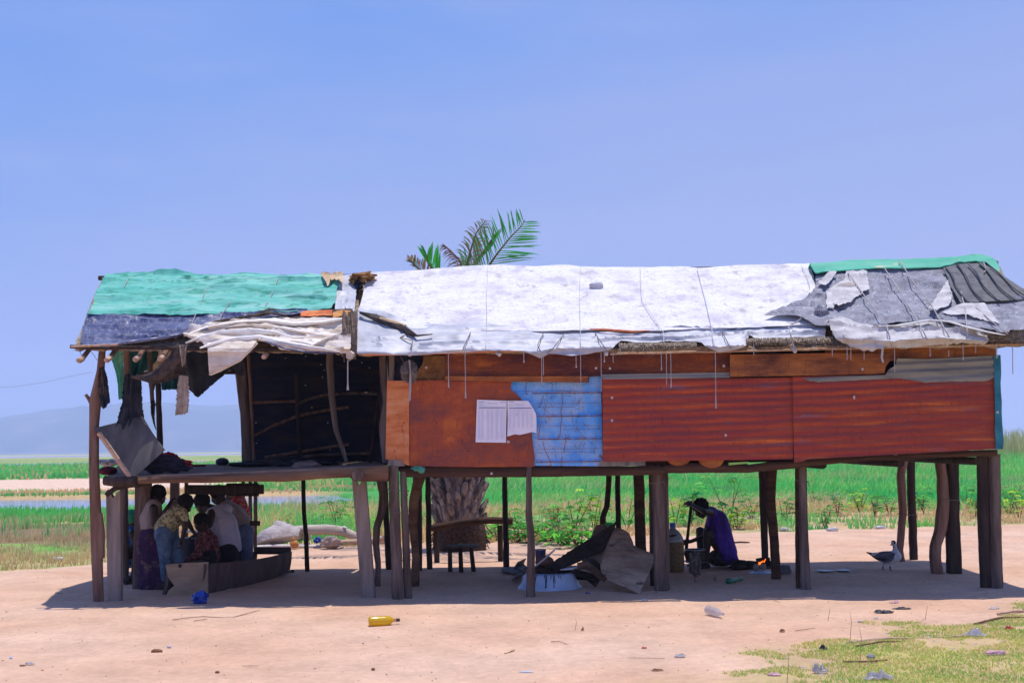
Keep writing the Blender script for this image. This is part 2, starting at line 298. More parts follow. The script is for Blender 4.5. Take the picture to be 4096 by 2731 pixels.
# ---------------- setting: ground, water, mountains ----------------
def chan(x, y):    # depth of the near river channel, 0..1
    yn = 32.5+1.2*N(x*.12, 3)+.5*N(x*.6, 1); yf = 44.5+1.5*N(x*.1, 8)+.5*N(x*.5, 4)
    k = min(max((-4.2-x+.8*N(y*.4, 2))/3, 0), 1)
    m = (yn+yf)/2; h = (yf-yn)/2*k
    return max(0, 1-abs(y-m)/h) if h > .1 else 0
def far_water(x, y):
    if 150 < y < 190 and x < -20+10*N(y*.1, 5): return 1
    if 380 < y < 560 or 900 < y < 2600: return 1
    return 0
def gz(x, y):
    z = 0
    if 5 < y < 60: z += .012*N(x*.55, y*.55)+.007*N(x*1.7, y*1.7, 3)+.006*N(x*4, y*4, 5)+.003*N(x*9, y*9, 6)
    if y > 20: z += .06*min((y-20)/6, 1)*(.5+.5*N(x*.3, y*.3, 7))
    if x > -2 and y > 30: z += min((y-30)/40, 1)*.15
    c = chan(x, y)
    if c > 0: z -= .5*min(c*5, 1)
    if far_water(x, y): z -= .8
    return z
def back_edge(x):      # where the bare yard ends and the weeds begin
    pts = [(-30, 15.5), (-9, 16.2), (-6.2, 17.3), (-5, 19.5), (-3, 20.2), (0, 20.6), (3, 21.6), (6, 22.2), (10, 23), (30, 24)]
    for (a, b), (c, d) in zip(pts, pts[1:]):
        if x <= c: return lerp(b, d, (x-a)/(c-a))+.5*N(x*.8, 2)+.25*N(x*2.5, 5)
    return 24
def fg_grass(x, y):    # near lawn at the lower right corner: >0 inside
    yy = 8.5+(x-1.1)*1.35 if x < 2.5 else 10.4+(x-2.5)*.62
    return (yy-y)*.8+.9*N(x*1.1, y*1.1, 3)+.5*N(x*3, y*3, 4)-.1 if x > .6 else -1
SAND = (.66, .415, .285); TAN = (.44, .31, .19); DRY = (.52, .37, .19); GRN = (.16, .36, .07); SOIL = (.24, .145, .10); PALE = (.72, .52, .40)
def mixc(a, b, t): t = min(max(t, 0), 1); return tuple(lerp(p, q, t) for p, q in zip(a, b))
def gcol(x, y):
    n1 = N(x*.7, y*.7, 1); n2 = N(x*.2, y*.12, 4); e = back_edge(x)
    if y < e:
        c = mixc(SAND, PALE, .25+n1*.5)
        g = fg_grass(x, y)
        if g > -.2: c = mixc(c, mixc((.60, .42, .24), (.48, .42, .14), .4+N(x*2, y*2, 3)), (g+.2)*.9)
        return c
    left = min(max((-5.5-x)/2, 0), 1)
    c = mixc(mixc(DRY, SAND, .7+n1), GRN, .05+n1*1.2+N(x*2, y*2, 8)*.6)
    if y > 27: c = mixc(c, (.08, .34, .08), (y-27)/3)
    cl = mixc(GRN, DRY, .2+n1*1.3)
    if 21.5+N(x*.6, 3) < y < 27.5+N(x*.5, 9): cl = mixc(cl, SOIL, .85)
    if y > 29: cl = (.10, .38, .07)
    if 43.5 < y < 49+2*N(x*.1, 2): cl = DRY
    if 48 < y < 72+8*N(x*.06, 2): cl = PALE if x < -11+.0*y else DRY
    if 72 <= y < 145: cl = mixc((.12, .40, .08), DRY, n2*2.5)
    if y >= 145: cl = mixc(mixc((.15, .36, .10), DRY, .3+n2*3), PALE, 1 if (350 < y < 385 or 560 < y < 640 or 870 < y) else 0)
    return mixc(c, cl, left if y < 140 else 1)
def axis(parts):
    o = []
    for a, b, s in parts: o += list(np.arange(a, b, s))
    return o
XS = axis([(-4500, -500, 800), (-500, -100, 50), (-100, -30, 5), (-30, -9, .8), (-9, 9, .11), (9, 30, .8), (30, 100, 5), (100, 500, 50), (500, 4501, 800)])
YS = axis([(-40, 4, 6), (4, 26, .11), (26, 50, .5), (50, 100, 3), (100, 400, 10), (400, 1000, 50), (1000, 5001, 400)])
g = MB(); cols = []
for y in YS:
    for x in XS:
        g.v.append((x, y, gz(x, y))); cols.append((*gcol(x, y), 1))
nx = len(XS); g.f = [(i*nx+j, i*nx+j+1, (i+1)*nx+j+1, (i+1)*nx+j) for i in range(len(YS)-1) for j in range(nx-1)]; g.mi = [0]*len(g.f); g.c = cols
m, n, l = newmat("dusty_ground"); b = n['Principled BSDF']; b.inputs['Roughness'].default_value = .95; b.inputs['Specular IOR Level'].default_value = .1
a = n.new('ShaderNodeAttribute'); a.attribute_name = 'col'; t = n.new('ShaderNodeTexCoord')
def gn(scale, det=8, rough=.65):
    q = n.new('ShaderNodeTexNoise'); q.inputs['Scale'].default_value = scale; q.inputs['Detail'].default_value = det; q.inputs['Roughness'].default_value = rough; l.new(t.outputs['Object'], q.inputs[0]); return q
def mrange(src, a0, a1, b0, b1):
    q = n.new('ShaderNodeMapRange'); q.inputs[1].default_value = a0; q.inputs[2].default_value = a1; q.inputs[3].default_value = b0; q.inputs[4].default_value = b1; l.new(src, q.inputs[0]); return q.outputs[0]
q1 = gn(1.6); v1 = mrange(q1.outputs[0], .3, .7, .82, 1.12)
q2 = gn(14, 6); v2 = mrange(q2.outputs[0], .35, .65, .9, 1.07)
q3 = gn(38, 3); v3 = mrange(q3.outputs[0], .66, .72, 1, .7)     # scattered dark crumbs
q4 = gn(3.3, 9, .75)
mu = n.new('ShaderNodeMath'); mu.operation = 'MULTIPLY'; l.new(v1, mu.inputs[0]); l.new(v2, mu.inputs[1])
mu2 = n.new('ShaderNodeMath'); mu2.operation = 'MULTIPLY'; l.new(mu.outputs[0], mu2.inputs[0]); l.new(v3, mu2.inputs[1])
sv = n.new('ShaderNodeVectorMath'); sv.operation = 'SCALE'; l.new(a.outputs['Color'], sv.inputs[0]); l.new(mu2.outputs[0], sv.inputs[3]); l.new(sv.outputs[0], b.inputs['Base Color'])
vo = n.new('ShaderNodeTexVoronoi'); vo.feature = 'SMOOTH_F1'; vo.inputs['Scale'].default_value = 3.4; vo.inputs['Randomness'].default_value = 1
mpv = n.new('ShaderNodeMapping'); mpv.inputs['Scale'].default_value = (1, .7, 1); q9 = gn(2.0, 3); mxv = n.new('ShaderNodeVectorMath'); mxv.operation = 'MULTIPLY_ADD'; l.new(q9.outputs['Color'], mxv.inputs[0]); mxv.inputs[1].default_value = (.5, .5, 0); l.new(t.outputs['Object'], mxv.inputs[2]); l.new(mxv.outputs[0], mpv.inputs[0]); l.new(mpv.outputs[0], vo.inputs['Vector'])
dent = mrange(vo.outputs['Distance'], .05, .28, 0, 1.7)      # trodden hollows
adv = n.new('ShaderNodeMath'); adv.operation = 'ADD'; l.new(dent, adv.inputs[0]); l.new(q2.outputs[0], adv.inputs[1])
ad = n.new('ShaderNodeMath'); ad.operation = 'MULTIPLY_ADD'; l.new(q4.outputs[0], ad.inputs[0]); ad.inputs[1].default_value = 2.0; l.new(adv.outputs[0], ad.inputs[2])
bp = n.new('ShaderNodeBump'); bp.inputs['Strength'].default_value = .5; bp.inputs['Distance'].default_value = .04; l.new(ad.outputs[0], bp.inputs['Height']); l.new(bp.outputs[0], b.inputs['Normal'])
tag(g.build("ground", m, loc=(0, 0, 0)), kind='structure')
mw, n, l = newmat("river_water"); b = n['Principled BSDF']; b.inputs['Base Color'].default_value = (.20, .25, .42, 1); b.inputs['Roughness'].default_value = .12; b.inputs['IOR'].default_value = 1.33
t = n.new('ShaderNodeTexCoord'); q = n.new('ShaderNodeTexNoise'); q.inputs['Scale'].default_value = 3; mp = n.new('ShaderNodeMapping'); mp.inputs['Scale'].default_value = (.4, 1.5, 1); l.new(t.outputs['Object'], mp.inputs[0]); l.new(mp.outputs[0], q.inputs[0])
bp = n.new('ShaderNodeBump'); bp.inputs['Strength'].default_value = .15; bp.inputs['Distance'].default_value = .05; l.new(q.outputs[0], bp.inputs['Height']); l.new(bp.outputs[0], b.inputs['Normal'])
for nm, x0, x1, y0, y1 in (("river", -70, -2, 29, 50), ("pond", -150, -10, 140, 200), ("lagoon", -2500, 2500, 370, 570), ("lake", -4200, 4200, 880, 2650)):
    tag(MB().grid([[(lerp(x0, x1, i/8), y, -.09) for i in range(9)] for y in (y0, (y0+y1)/2, y1)]).build(nm, mw, smooth=False), kind='structure')
# mountains: real ridges 3-4 km off, faded by the haze volume
mb = MB(); rows = []
for i in range(50):
    f = i/49; y = 3000+1700*f; row = []
    for j in range(160):
        x = -3600+j*45.0
        env = math.exp(-((x+1150)/620)**2)*1.0+.62*math.exp(-((x+300)/700)**2)+.55*math.exp(-((x+2600)/800)**2)+.10
        h = 118*env*(math.sin(math.pi*min(1, f*1.1))**.7 if f < .9 else .2)*(1+.22*N(x*.002, y*.002)+.16*N(x*.007, y*.007, 2)+.07*N(x*.02, y*.02, 3))
        if x > 900: h *= max(0, 1-(x-900)/500)
        row.append((x, y, max(-2, h-3)))
    rows.append(row)
m_mtn = mat("wooded_slope", [(.03, .05, .03), (.08, .09, .05), (.26, .22, .16)], .006, .95, 0, detail=10)
tag(mb.grid(rows).build("mountains", m_mtn), kind='structure')
# ---------------- the long stilt house (right) and the open stall (left) ----------------
YW = 13.15                     # plane of the front wall
house = thing("stilt_house", (2.2, 14.6, 0), "long house on stilts with rusty metal walls under a patched white and grey tarpaulin roof", "house")
stall = thing("open_stall", (-3.2, 14.4, 0), "open-sided wooden stall on posts with green tarpaulin roof and sagging rags, left of rusty house", "stall")
RP0, RP1, RP2 = at(400, 1100, 14.7), at(3990, 1030, 14.7), at(2048, 1398, 12.85)
RN = (RP1-RP0).cross(RP2-RP0).normalized()
if RN.z < 0: RN = -RN
YE = 12.83
def roofpt(px, py, off=0, Yh=YE):
    d = ray(px, py); t = (RP0+RN*off-C0).dot(RN)/d.dot(RN); p = C0+d*t
    if p.y < Yh-off or t < 0: p = C0+d*((Yh-off)/d.y)
    if p.y > 14.75: p = C0+d*(14.75/d.y)
    return p
def z_(y): return y*.8
def fold(x, y, s=0, a=1.0):    # creased cloth relief
    n = noise.noise(V((x*1.1+s, y*2.2, s))); r = 1-abs(noise.noise(V((x*2.3+s*2, y*5.5+x, 4+s))))*2
    r2 = 1-abs(noise.noise(V((x*6+s, y*9-x*2, 8+s))))*2
    n2 = noise.noise(V((x*.9+z_(y), y*4.5, s+7)))
    cr_ = max(0, 1-abs(noise.noise(V((x*.55+y*.6+s, y*2.5, s+2))))*3.2)**2; cr2 = max(0, 1-abs(noise.noise(V((x*1.3-y*.5+s, y*4, s+12))))*3.5)**2
    return a*(.020*n+.006*r*r+.014*n2+.020*cr_+.009*cr2+.002*r2)
def tarp(name, top, bot, m, parent, off=.03, nu=90, nv=26, over=0, amp=1.0, seed=0, jag=0, thick=.006, left=None, right=None, Yh=YE, puff=0, jagtop=0):
    def d(px, py, u, v):
        p = roofpt(px, py, off, Yh); f = fold(p.x, p.z*2+p.y, seed, amp)
        bulge = puff*math.sin(math.pi*min(1, v*1.0))*(.6+.6*N(p.x*2, seed))
        q = p+RN*f+V((0, -1, .2))*bulge
        if p.y < Yh-off+.02: q = p+V((0, -1, 0))*(f*1.2+bulge)
        return q
    gq = cage(top, bot, nu, nv, d, jag, seed, left, right, jagtop)
    if over:
        r0 = gq[0]; ex = []
        for k in range(over, 0, -1): ex.append([V((p.x, p.y+.16*k, p.z-.012*k*k-.05*k+.02*N(p.x*2, k, seed))) for p in r0])
        gq = ex+gq
    return MB().grid(gq, thick, (0, .5, -.85)).build(name, m, parent)

m_cordk = mat('brown_cord', [(.10, .08, .075), (.17, .14, .13)], 60, .9, .2)
# ---- posts: (top px,y), ..., (foot) with widths; all get their own depth from where the foot meets the ground
def post(parent, pts, wid, m, footY=None, power=2.6, jit=.10, top=0, seed=None, dep=None, sink=.06, n=12):
    """pts: [(px,py)...] top to foot; wid: pixel widths"""
    foot = pts[-1]; Y = footY or gnd(*foot).y; s = seed if seed is not None else foot[0]*.013
    k = max(10, int(abs(pts[0][1]-foot[1])/22)); P = []; W = []
    for i in range(k+1):
        x, y = pl(pts, i/k); q = at(x+2.2*N(i*.55, s)*1.0, y, Y); P.append(q); W.append(pl([(j, w_) for j, w_ in enumerate(wid)], i/k)[1]*Y/F/2*(1+.05*N(i*.8, s, 3)))
    P.append(P[-1]-V((0, 0, sink))); W.append(W[-1]*1.02)
    if top: P.insert(0, P[0]+V((0, 0, top))); W.insert(0, W[0])
    return MB().loft(P, W, [q*(dep or 1) for q in W], n=n, frame='post', power=power, jit=jit, seed=s).build("post", m, parent)
# stall posts
mbp = MB(); P = [(410, 1392), (403, 1480), (396, 1540), (382, 1600), (377, 1700), (376, 1850), (381, 2000), (387, 2200), (394, 2402)]
Yp = gnd(394, 2402).y
mbp.loft([at(x, y, Yp) for x, y in P]+[at(394, 2402, Yp)-V((0, 0, .06))], [q*Yp/F/2 for q in (26, 30, 44, 46, 38, 40, 44, 46, 42, 44)], n=12, frame='post', jit=.12, seed=2)
mbp.loft([at(372, 1625, Yp), at(358, 1598, Yp), at(342, 1577, Yp-.02)], [.028, .022, .016], n=8)
mbp.loft([at(400, 2230, Yp), at(404, 2120, Yp-.02), at(401, 2050, Yp-.02)], [.05, .04, .022], n=8)
mbp.build("post", m_woodr, stall)
for z in (1962, 1712): MB().loft([at(372+50*math.cos(t*.7)*.48+8, z+2*math.sin(t), Yp-.06*math.sin(t*.7)) for t in range(10)], .005, n=5).build("binding", m_cordd, stall)
def vplank(parent, x0, x1, yt, b0, b1, yb, m, notch=38):   # plank post with a V cut in its top
    Y = gnd((b0+b1)/2, yb).y; mid = (x0+x1)/2
    o = [at(x0, yt, Y), at(lerp(x0, mid, .3), yt-4, Y), at(mid, yt+notch, Y), at(lerp(x1, mid, .3), yt+2, Y), at(x1, yt+4, Y)]
    for k in range(1, 9): o.append(at(lerp(x1, b1, k/8)+1.5*N(k, x1), lerp(yt, yb, k/8), Y))
    o.append(at(b1, yb, Y)-V((0, 0, .06))); o.append(at(b0, yb, Y)-V((0, 0, .06)))
    for k in range(8, 0, -1): o.append(at(lerp(x0, b0, k/8)+1.5*N(k, x0), lerp(yt, yb, k/8), Y))
    return MB().poly(o, (0, .075, 0)).build("post", m, parent, smooth=False)
vplank(stall, 424, 481, 1962, 430, 484, 2402, m_woodg, 30)
vplank(stall, 1407, 1462, 1907, 1446, 1501, 2391, m_woodg, 36)
post(stall, [(497, 1925), (499, 2100), (500, 2322)], [28, 28, 29], m_wood)
post(stall, [(574, 1925), (566, 2130), (553, 2352)], [60, 50, 42], m_wood, power=4)
post(stall, [(700, 1925), (696, 2290)], [36, 34], m_wood, power=4)
for x0, x1, yb in ((746, 744, 2262), (973, 975, 2215), (1001, 1002, 2215), (1022, 1021, 2228)): post(stall, [(x0, 1925), (x1, yb)], [15, 14], m_woodd, n=8)
post(stall, [(1213, 1915), (1216, 2050), (1225, 2150), (1229, 2285)], [17, 17, 18, 19], m_woodd)
post(stall, [(1522, 1905), (1534, 1980), (1528, 2040), (1507, 2110), (1503, 2180), (1514, 2260), (1510, 2344)], [42, 26, 25, 26, 25, 22, 25], m_wood)
post(stall, [(1538, 1905), (1555, 2276)], [22, 24], m_woodd)
# upper roof props of the stall
post(stall, [(508, 1385), (506, 1560), (512, 1880)], [24, 22, 24], m_woodr, footY=13.35, sink=0)
post(stall, [(600, 1380), (602, 1520), (610, 1600)], [20, 20, 16], m_wood, footY=13.6, sink=0)
post(stall, [(632, 1480), (634, 1600), (638, 1700), (640, 1860)], [25, 22, 24, 22], m_woodd, footY=15.9, sink=0, jit=.3)
post(stall, [(952, 1380), (966, 1500), (985, 1680), (990, 1862)], [50, 46, 42, 44], m_wood, footY=15.4, sink=0, power=4)
post(stall, [(992, 1400), (1000, 1520), (1010, 1700), (1016, 1850)], [14, 12, 12, 12], m_woodr, footY=15.3, sink=0)
post(stall, [(1318, 1400), (1322, 1480), (1328, 1590), (1345, 1720), (1368, 1790), (1388, 1848)], [28, 28, 30, 26, 24, 16], m_woodg, footY=14.6, sink=0)
post(stall, [(1186, 1500), (1193, 1650), (1203, 1850)], [17, 18, 18], m_woodd, footY=15.4, sink=0)
post(stall, [(1530, 1410), (1534, 1530), (1548, 1600), (1535, 1700), (1545, 1850)], [26, 30, 24, 40, 30], m_wood, footY=13.35, sink=0)
# house posts
H = [([(1574, 1862), (1581, 2100), (1592, 2394)], [40, 42, 46], m_wood, 2.4), ([(1612, 1885), (1620, 2100), (1632, 2391)], [26, 30, 32], m_wood, 2.6),
     ([(1682, 1900), (1657, 1990), (1650, 2100), (1664, 2235), (1660, 2344)], [46, 34, 30, 36, 34], m_beam, 2.2), ([(1670, 1900), (1673, 2279)], [36, 34], m_woodd, 3),
     ([(1711, 1900), (1718, 2273)], [22, 23], m_woodd, 2.4), ([(2018, 1895), (2026, 2266)], [20, 24], m_woodd, 2.4),
     ([(2117, 1860), (2113, 2040), (2125, 2160), (2122, 2386)], [20, 24, 27, 38], m_wood, 2.6),
     ([(2437, 1890), (2427, 2030), (2412, 2060), (2414, 2275)], [24, 22, 26, 20], m_beamd, 2.4), ([(2470, 1890), (2476, 2268)], [20, 21], m_woodd, 2.4),
     ([(2553, 1890), (2566, 2292)], [42, 44], m_beamd, 3), ([(2604, 1890), (2610, 2342)], [18, 20], m_woodd, 2.6),
     ([(2629, 1850), (2634, 2000), (2640, 2200), (2645, 2364)], [50, 50, 49, 52], m_wood, 2.5), ([(2665, 1885), (2668, 2120), (2671, 2360)], [16, 17, 18], m_wood, 2.6),
     ([(3050, 1880), (3056, 2100), (3061, 2252)], [30, 27, 26], m_woodd, 2.6), ([(3086, 1878), (3079, 1990), (3096, 2150), (3106, 2314)], [44, 36, 34, 38], m_beamd, 2.4),
     ([(3190, 1870), (3192, 2352)], [18, 18], m_beamd, 2.8), ([(3210, 1850), (3214, 2100), (3224, 2357)], [32, 30, 38], m_wood, 3),
     ([(3615, 1830), (3604, 1900), (3612, 2040), (3604, 2140), (3598, 2200), (3606, 2245)], [34, 34, 34, 34, 30, 32], m_woodr, 2.2), ([(3643, 1830), (3646, 2000), (3655, 2237)], [30, 31, 31], m_woodd, 2.8),
     ([(3756, 1825), (3770, 1920), (3773, 2030), (3762, 2120), (3742, 2180), (3741, 2230), (3749, 2294)], [40, 40, 38, 48, 44, 40, 44], m_woodr, 2.2), ([(3809, 1825), (3810, 2050), (3816, 2292)], [48, 46, 56], m_woodd, 3.6),
     ([(3934, 1812), (3937, 2100), (3948, 2350)], [50, 47, 48], m_woodd, 2.8), ([(3976, 1815), (3981, 2100), (3986, 2352)], [44, 40, 44], m_wood, 2.8)]
for a, b_, c, d in H: post(house, a, b_, c, power=d, jit=.16)
def binding(parent, x0, x1, y, Y, m=m_cordk, dy=4, r=.005):
    a, b = at(x0-2, y, Y), at(x1+2, y+dy, Y); mb = MB(); dx = (b-a).x/2; c = (a+b)/2
    pts = [c+V((dx*math.cos(t), -.07*math.sin(t), (b.z-a.z)/2*math.cos(t)+.004*math.sin(3*t))) for t in np.linspace(-.4, math.pi+.4, 14)]
    mb.loft(pts, r, n=5); mb.loft([pts[3], pts[3]+V((.005, -.01, -.03)), pts[3]+V((.012, -.012, -.055))], r*.8, n=5)
    mb.build("binding", m, parent)
for x0, x1, y, dy in ((1552, 1632, 1955, 8), (1562, 1634, 2048, -6), (2598, 2657, 1934, -10), (3182, 3230, 1922, 4)): binding(house, x0, x1, y, 13.0, dy=dy)
binding(house, 3750, 3835, 1992, 14.3, dy=8); binding(house, 3590, 3665, 2054, 15.9, dy=4)

# ---- floor beams, decks
def beam(parent, top, bot, Y, m, dep=.12, name="beam", nu=40):
    gq = cage(top, bot, nu, 5, lambda x, y, u, v: at(x, y+1.5*N(x*.02, v*3), Y-.02*math.sin(math.pi*v)+.012*N(x*.01, v*2)), 0)
    return MB().grid(gq, dep, (0, 1, 0)).build(name, m, parent)
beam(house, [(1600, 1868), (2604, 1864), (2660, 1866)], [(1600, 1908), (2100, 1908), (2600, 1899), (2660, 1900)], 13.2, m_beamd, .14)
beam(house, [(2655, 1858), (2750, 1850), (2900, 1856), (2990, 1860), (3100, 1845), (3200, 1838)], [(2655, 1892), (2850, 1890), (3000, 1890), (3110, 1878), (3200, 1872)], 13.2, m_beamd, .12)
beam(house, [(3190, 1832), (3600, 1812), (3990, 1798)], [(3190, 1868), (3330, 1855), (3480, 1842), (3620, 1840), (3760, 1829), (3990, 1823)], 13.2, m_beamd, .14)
beam(stall, [(536, 1909), (800, 1899), (1100, 1891), (1300, 1880), (1552, 1861)], [(505, 1936), (650, 1931), (830, 1931), (1000, 1925), (1150, 1926), (1300, 1913), (1400, 1909), (1420, 1924), (1552, 1926)], 12.95, m_beam, .12)
def prism(name, pxs, ynear, yfar, m, parent):     # side pieces
    pass
# stall deck: boards from front to back
mb = MB()
for i in range(24):
    a, c = i/24, (i+.985)/24; f0, f1 = (lerp(425, 1550, a), lerp(1908, 1862, a)), (lerp(425, 1550, c), lerp(1908, 1862, c))
    X = lambda u, k: (lerp(470, 1500, u), lerp(1862, 1843, u)+1.2*N(i, k))
    pts = [at(f0[0], f0[1], 12.97), at(f1[0], f1[1], 12.97), at(*X(c, 1), 15.95), at(*X(a, 0), 15.95)]
    mb.add(pts+[p-V((0, 0, .035)) for p in pts], [(0, 1, 2, 3), (7, 6, 5, 4), (0, 4, 5, 1), (1, 5, 6, 2), (2, 6, 7, 3), (3, 7, 4, 0)])
mb.build("deck", m_deck, stall, smooth=False)
MB().loft([at(418, 1921, 13.0), at(470, 1926, 12.95), at(545, 1922, 12.9)], [.035, .05, .04], [.05, .055, .05], n=10).build("beam_end", m_woodd, stall)
MB().loft([at(x, y, Y) for x, y, Y in ((426, 1978, 13.02), (460, 1952, 13.0), (520, 1938, 13.1), (600, 1934, 13.3))], [.028, .03, .035, .03], n=9, jit=.1).build("forked_branch", m_woodd, stall)
for x, y in ((1431, 1901), ): MB().loft([at(x, y, 12.86), at(x, y, 14.4)], [.058, .06], n=14, jit=.08).build("bearer_log", m_wood, stall)
MB().loft([at(744, 1957, 15.2), at(900, 1958, 15.2), at(1055, 1956, 15.25)], .055, .06, n=8, power=4).build("rail", m_woodd, stall)
MB().loft([at(1000, 2092, 15.2), at(1040, 2092, 15.2)], .02, .03, n=6).build("rail_block", m_woodd, stall)
# house floor slab
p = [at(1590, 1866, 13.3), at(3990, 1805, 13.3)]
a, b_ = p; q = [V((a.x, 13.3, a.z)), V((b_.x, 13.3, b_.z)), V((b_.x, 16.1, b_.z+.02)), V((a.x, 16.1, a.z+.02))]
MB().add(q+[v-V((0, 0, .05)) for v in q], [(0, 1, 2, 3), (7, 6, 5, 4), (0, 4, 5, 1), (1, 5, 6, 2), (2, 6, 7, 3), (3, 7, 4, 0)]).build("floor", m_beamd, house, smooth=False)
for X in np.linspace(a.x+.4, b_.x-.2, 8):
    z = lerp(a.z, b_.z, (X-a.x)/(b_.x-a.x))-.10; MB().loft([V((X, 13.34, z)), V((X+.03, 14.7, z)), V((X, 16.1, z+.01))], .045, n=8, jit=.1).build("joist", m_woodd, house)

# ---- front wall sheets of the house
def panel(name, top, bot, m, Y=YW, corr=None, thick=.004, left=None, right=None, jag=0, nu=60, parent=None, warp=.012, seed=0, jagtop=0):
    zz = abs(at(2000, top[0][1], Y).z-at(2000, bot[0][1], Y).z); nv = max(6, int(zz/.0095)) if corr else 10
    def d(x, y, u, v):
        p = at(x, y, Y); o = warp*N(p.x*1.3+seed, p.z*1.5)
        if corr:
            a, pitch, tilt = corr; o += a*math.sin(2*math.pi*(p.z-p.x*tilt)/pitch)
        return V((p.x, Y+o, p.z))
    return MB().grid(cage(top, bot, nu, nv, d, jag, seed, left, right, jagtop), thick, (0, 1, 0)).build(name, m, parent or house)
CO = (.0045, .080, .018)
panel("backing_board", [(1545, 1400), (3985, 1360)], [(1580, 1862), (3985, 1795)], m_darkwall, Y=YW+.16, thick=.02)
panel("wall_sheet", [(1548, 1521), (1640, 1522), (1800, 1520), (2047, 1522)], [(1541, 1835), (1600, 1850), (1640, 1864), (1900, 1867), (2133, 1866)], m_rust2, Y=YW-.012, right=[(2047, 0), (2038, 0), (2074, 0), (2112, 0), (2060, 0), (2080, 0), (2124, 0), (2128, 0), (2131, 0), (2137, 0), (2140, 0), (2136, 0)], jag=2, seed=3, nu=50)
panel("wall_sheet", [(1548, 1522), (1636, 1522)], [(1542, 1836), (1600, 1850), (1636, 1862)], m_rusto, Y=YW-.03, jag=2, seed=5, nu=12, warp=.004)
panel("wall_sheet", [(1693, 1424), (1800, 1422)], [(1640, 1523), (1800, 1528)], m_ochre, Y=YW+.02, jag=3, seed=6, nu=14, left=[(1693, 0), (1690, 0), (1665, 0), (1652, 0)])
panel("wall_sheet", [(1780, 1420), (2356, 1410)], [(1780, 1526), (2050, 1524), (2356, 1529)], m_rust3, Y=YW-.028, jag=1.5, seed=7, nu=40)
panel("wall_sheet", [(1780, 1504), (2353, 1504)], [(1780, 1521), (2050, 1526), (2353, 1530)], m_plank, Y=YW-.05, seed=7.5, nu=30, warp=.003)
# blue ribbed sheet
def bluep():
    top = [(2043, 1526), (2200, 1523), (2354, 1530), (2356, 1502), (2404, 1500)]; bot = [(2134, 1862), (2260, 1863), (2412, 1864)]
    def d(x, y, u, v):
        p = at(x, y, YW); o = .008*N(p.x*1.3, p.z)
        for ry in (1571, 1664, 1755, 1846):
            for k in (-4, 4):
                e = (y-ry-k+.012*(x-2200))/2.6; o -= .012*math.exp(-e*e)
        return V((p.x, YW+.016+o, p.z))
    return MB().grid(cage(top, bot, 46, 150, d, 1, 1, left=[(2030, 0), (2050, 0), (2090, 0), (2130, 0)]), .004, (0, 1, 0)).build("wall_sheet", m_blue, house)
blue = bluep()
mb = MB()    # rust bleeding along the ribs and cracks
for ry, x0, x1 in ((1571, 2128, 2408), (1664, 2150, 2410), (1755, 2150, 2410), (1846, 2144, 2412), (1612, 2150, 2400), (1628, 2150, 2300), (1703, 2146, 2400), (1717, 2250, 2400), (1795, 2146, 2400), (1809, 2150, 2380)):
    k = 30; main = ry in (1571, 1664, 1755, 1846)
    gq = []
    for v in range(2):
        gq.append([at(lerp(x0, x1, j/k), ry+(1.5*N(j*.6, ry)) + (v-.5)*max(.5, ((3.4 if main else 1.5)+(2.6 if main else 1.3)*N(j*.4, ry, 7)))-.010*(lerp(x0, x1, j/k)-2200), YW-.031) for j in range(k+1)])
    mb.grid(gq, .002, (0, 1, 0))
for crk in ([(2105, 1528), (2103, 1550), (2106, 1572), (2112, 1580)], [(2248, 1570), (2250, 1610), (2243, 1650), (2248, 1668), (2243, 1700), (2240, 1738), (2232, 1752)], [(2262, 1735), (2264, 1755), (2258, 1790), (2255, 1810)], [(2170, 1765), (2180, 1800), (2192, 1825), (2202, 1845), (2204, 1862)], [(2250, 1825), (2245, 1840), (2244, 1862)], [(2175, 1580), (2168, 1600), (2160, 1625), (2150, 1630)], [(2168, 1680), (2160, 1710), (2152, 1745)]):
    mb.loft([at(x+N(i, x), y, YW-.030) for i, (x, y) in enumerate(crk)], .0045, .002, n=4)
mb.build("rust_stain", m_rust3, blue, smooth=False)
mark = mat("dark_marker", [(.01, .05, .10), (.02, .08, .14)], 9, .8, 0)
def stroke(parent, segs, Y, m, r=.004, name="painted_mark"):
    mb = MB()
    for sg in segs: mb.loft([at(x, y, Y) for x, y in sg], r, .0015, n=4)
    return mb.build(name, m, parent, smooth=False)
stroke(blue, [[(2381, 1770), (2362, 1769), (2363, 1781), (2378, 1782), (2382, 1790), (2375, 1797)], [(2370, 1798), (2363, 1802)], [(2376, 1797), (2377, 1812)]], YW-.034, mark)
stroke(blue, [[(2296, 1775), (2300, 1788)], [(2303, 1772), (2304, 1792), (2312, 1778), (2316, 1792), (2322, 1770)], [(2310, 1766), (2325, 1768), (2327, 1782), (2318, 1794), (2304, 1790)], [(2340, 1768), (2338, 1778)]], YW-.034, mark, .003)
panel("wall_sheet", [(2409, 1514), (2920, 1512), (3172, 1508)], [(2412, 1846), (2700, 1842), (3172, 1836)], m_rust, Y=YW-.055, corr=CO, jag=1, seed=11, nu=70)
panel("wall_sheet", [(3170, 1506), (3976, 1488)], [(3176, 1848), (3210, 1846), (3230, 1836), (3980, 1795)], m_rust, Y=YW-.078, corr=(.0045, .080, .045), jag=1, seed=12, nu=90)
panel("wall_sheet", [(2354, 1408), (2925, 1396)], [(2354, 1505), (2925, 1498)], m_rust3, Y=YW-.03, jag=1.5, seed=13, nu=50)
panel("wall_sheet", [(2408, 1497), (2918, 1489)], [(2410, 1517), (2918, 1510)], m_galv, Y=YW-.072, seed=14, nu=30, corr=(.006, .08, 0), warp=.003)
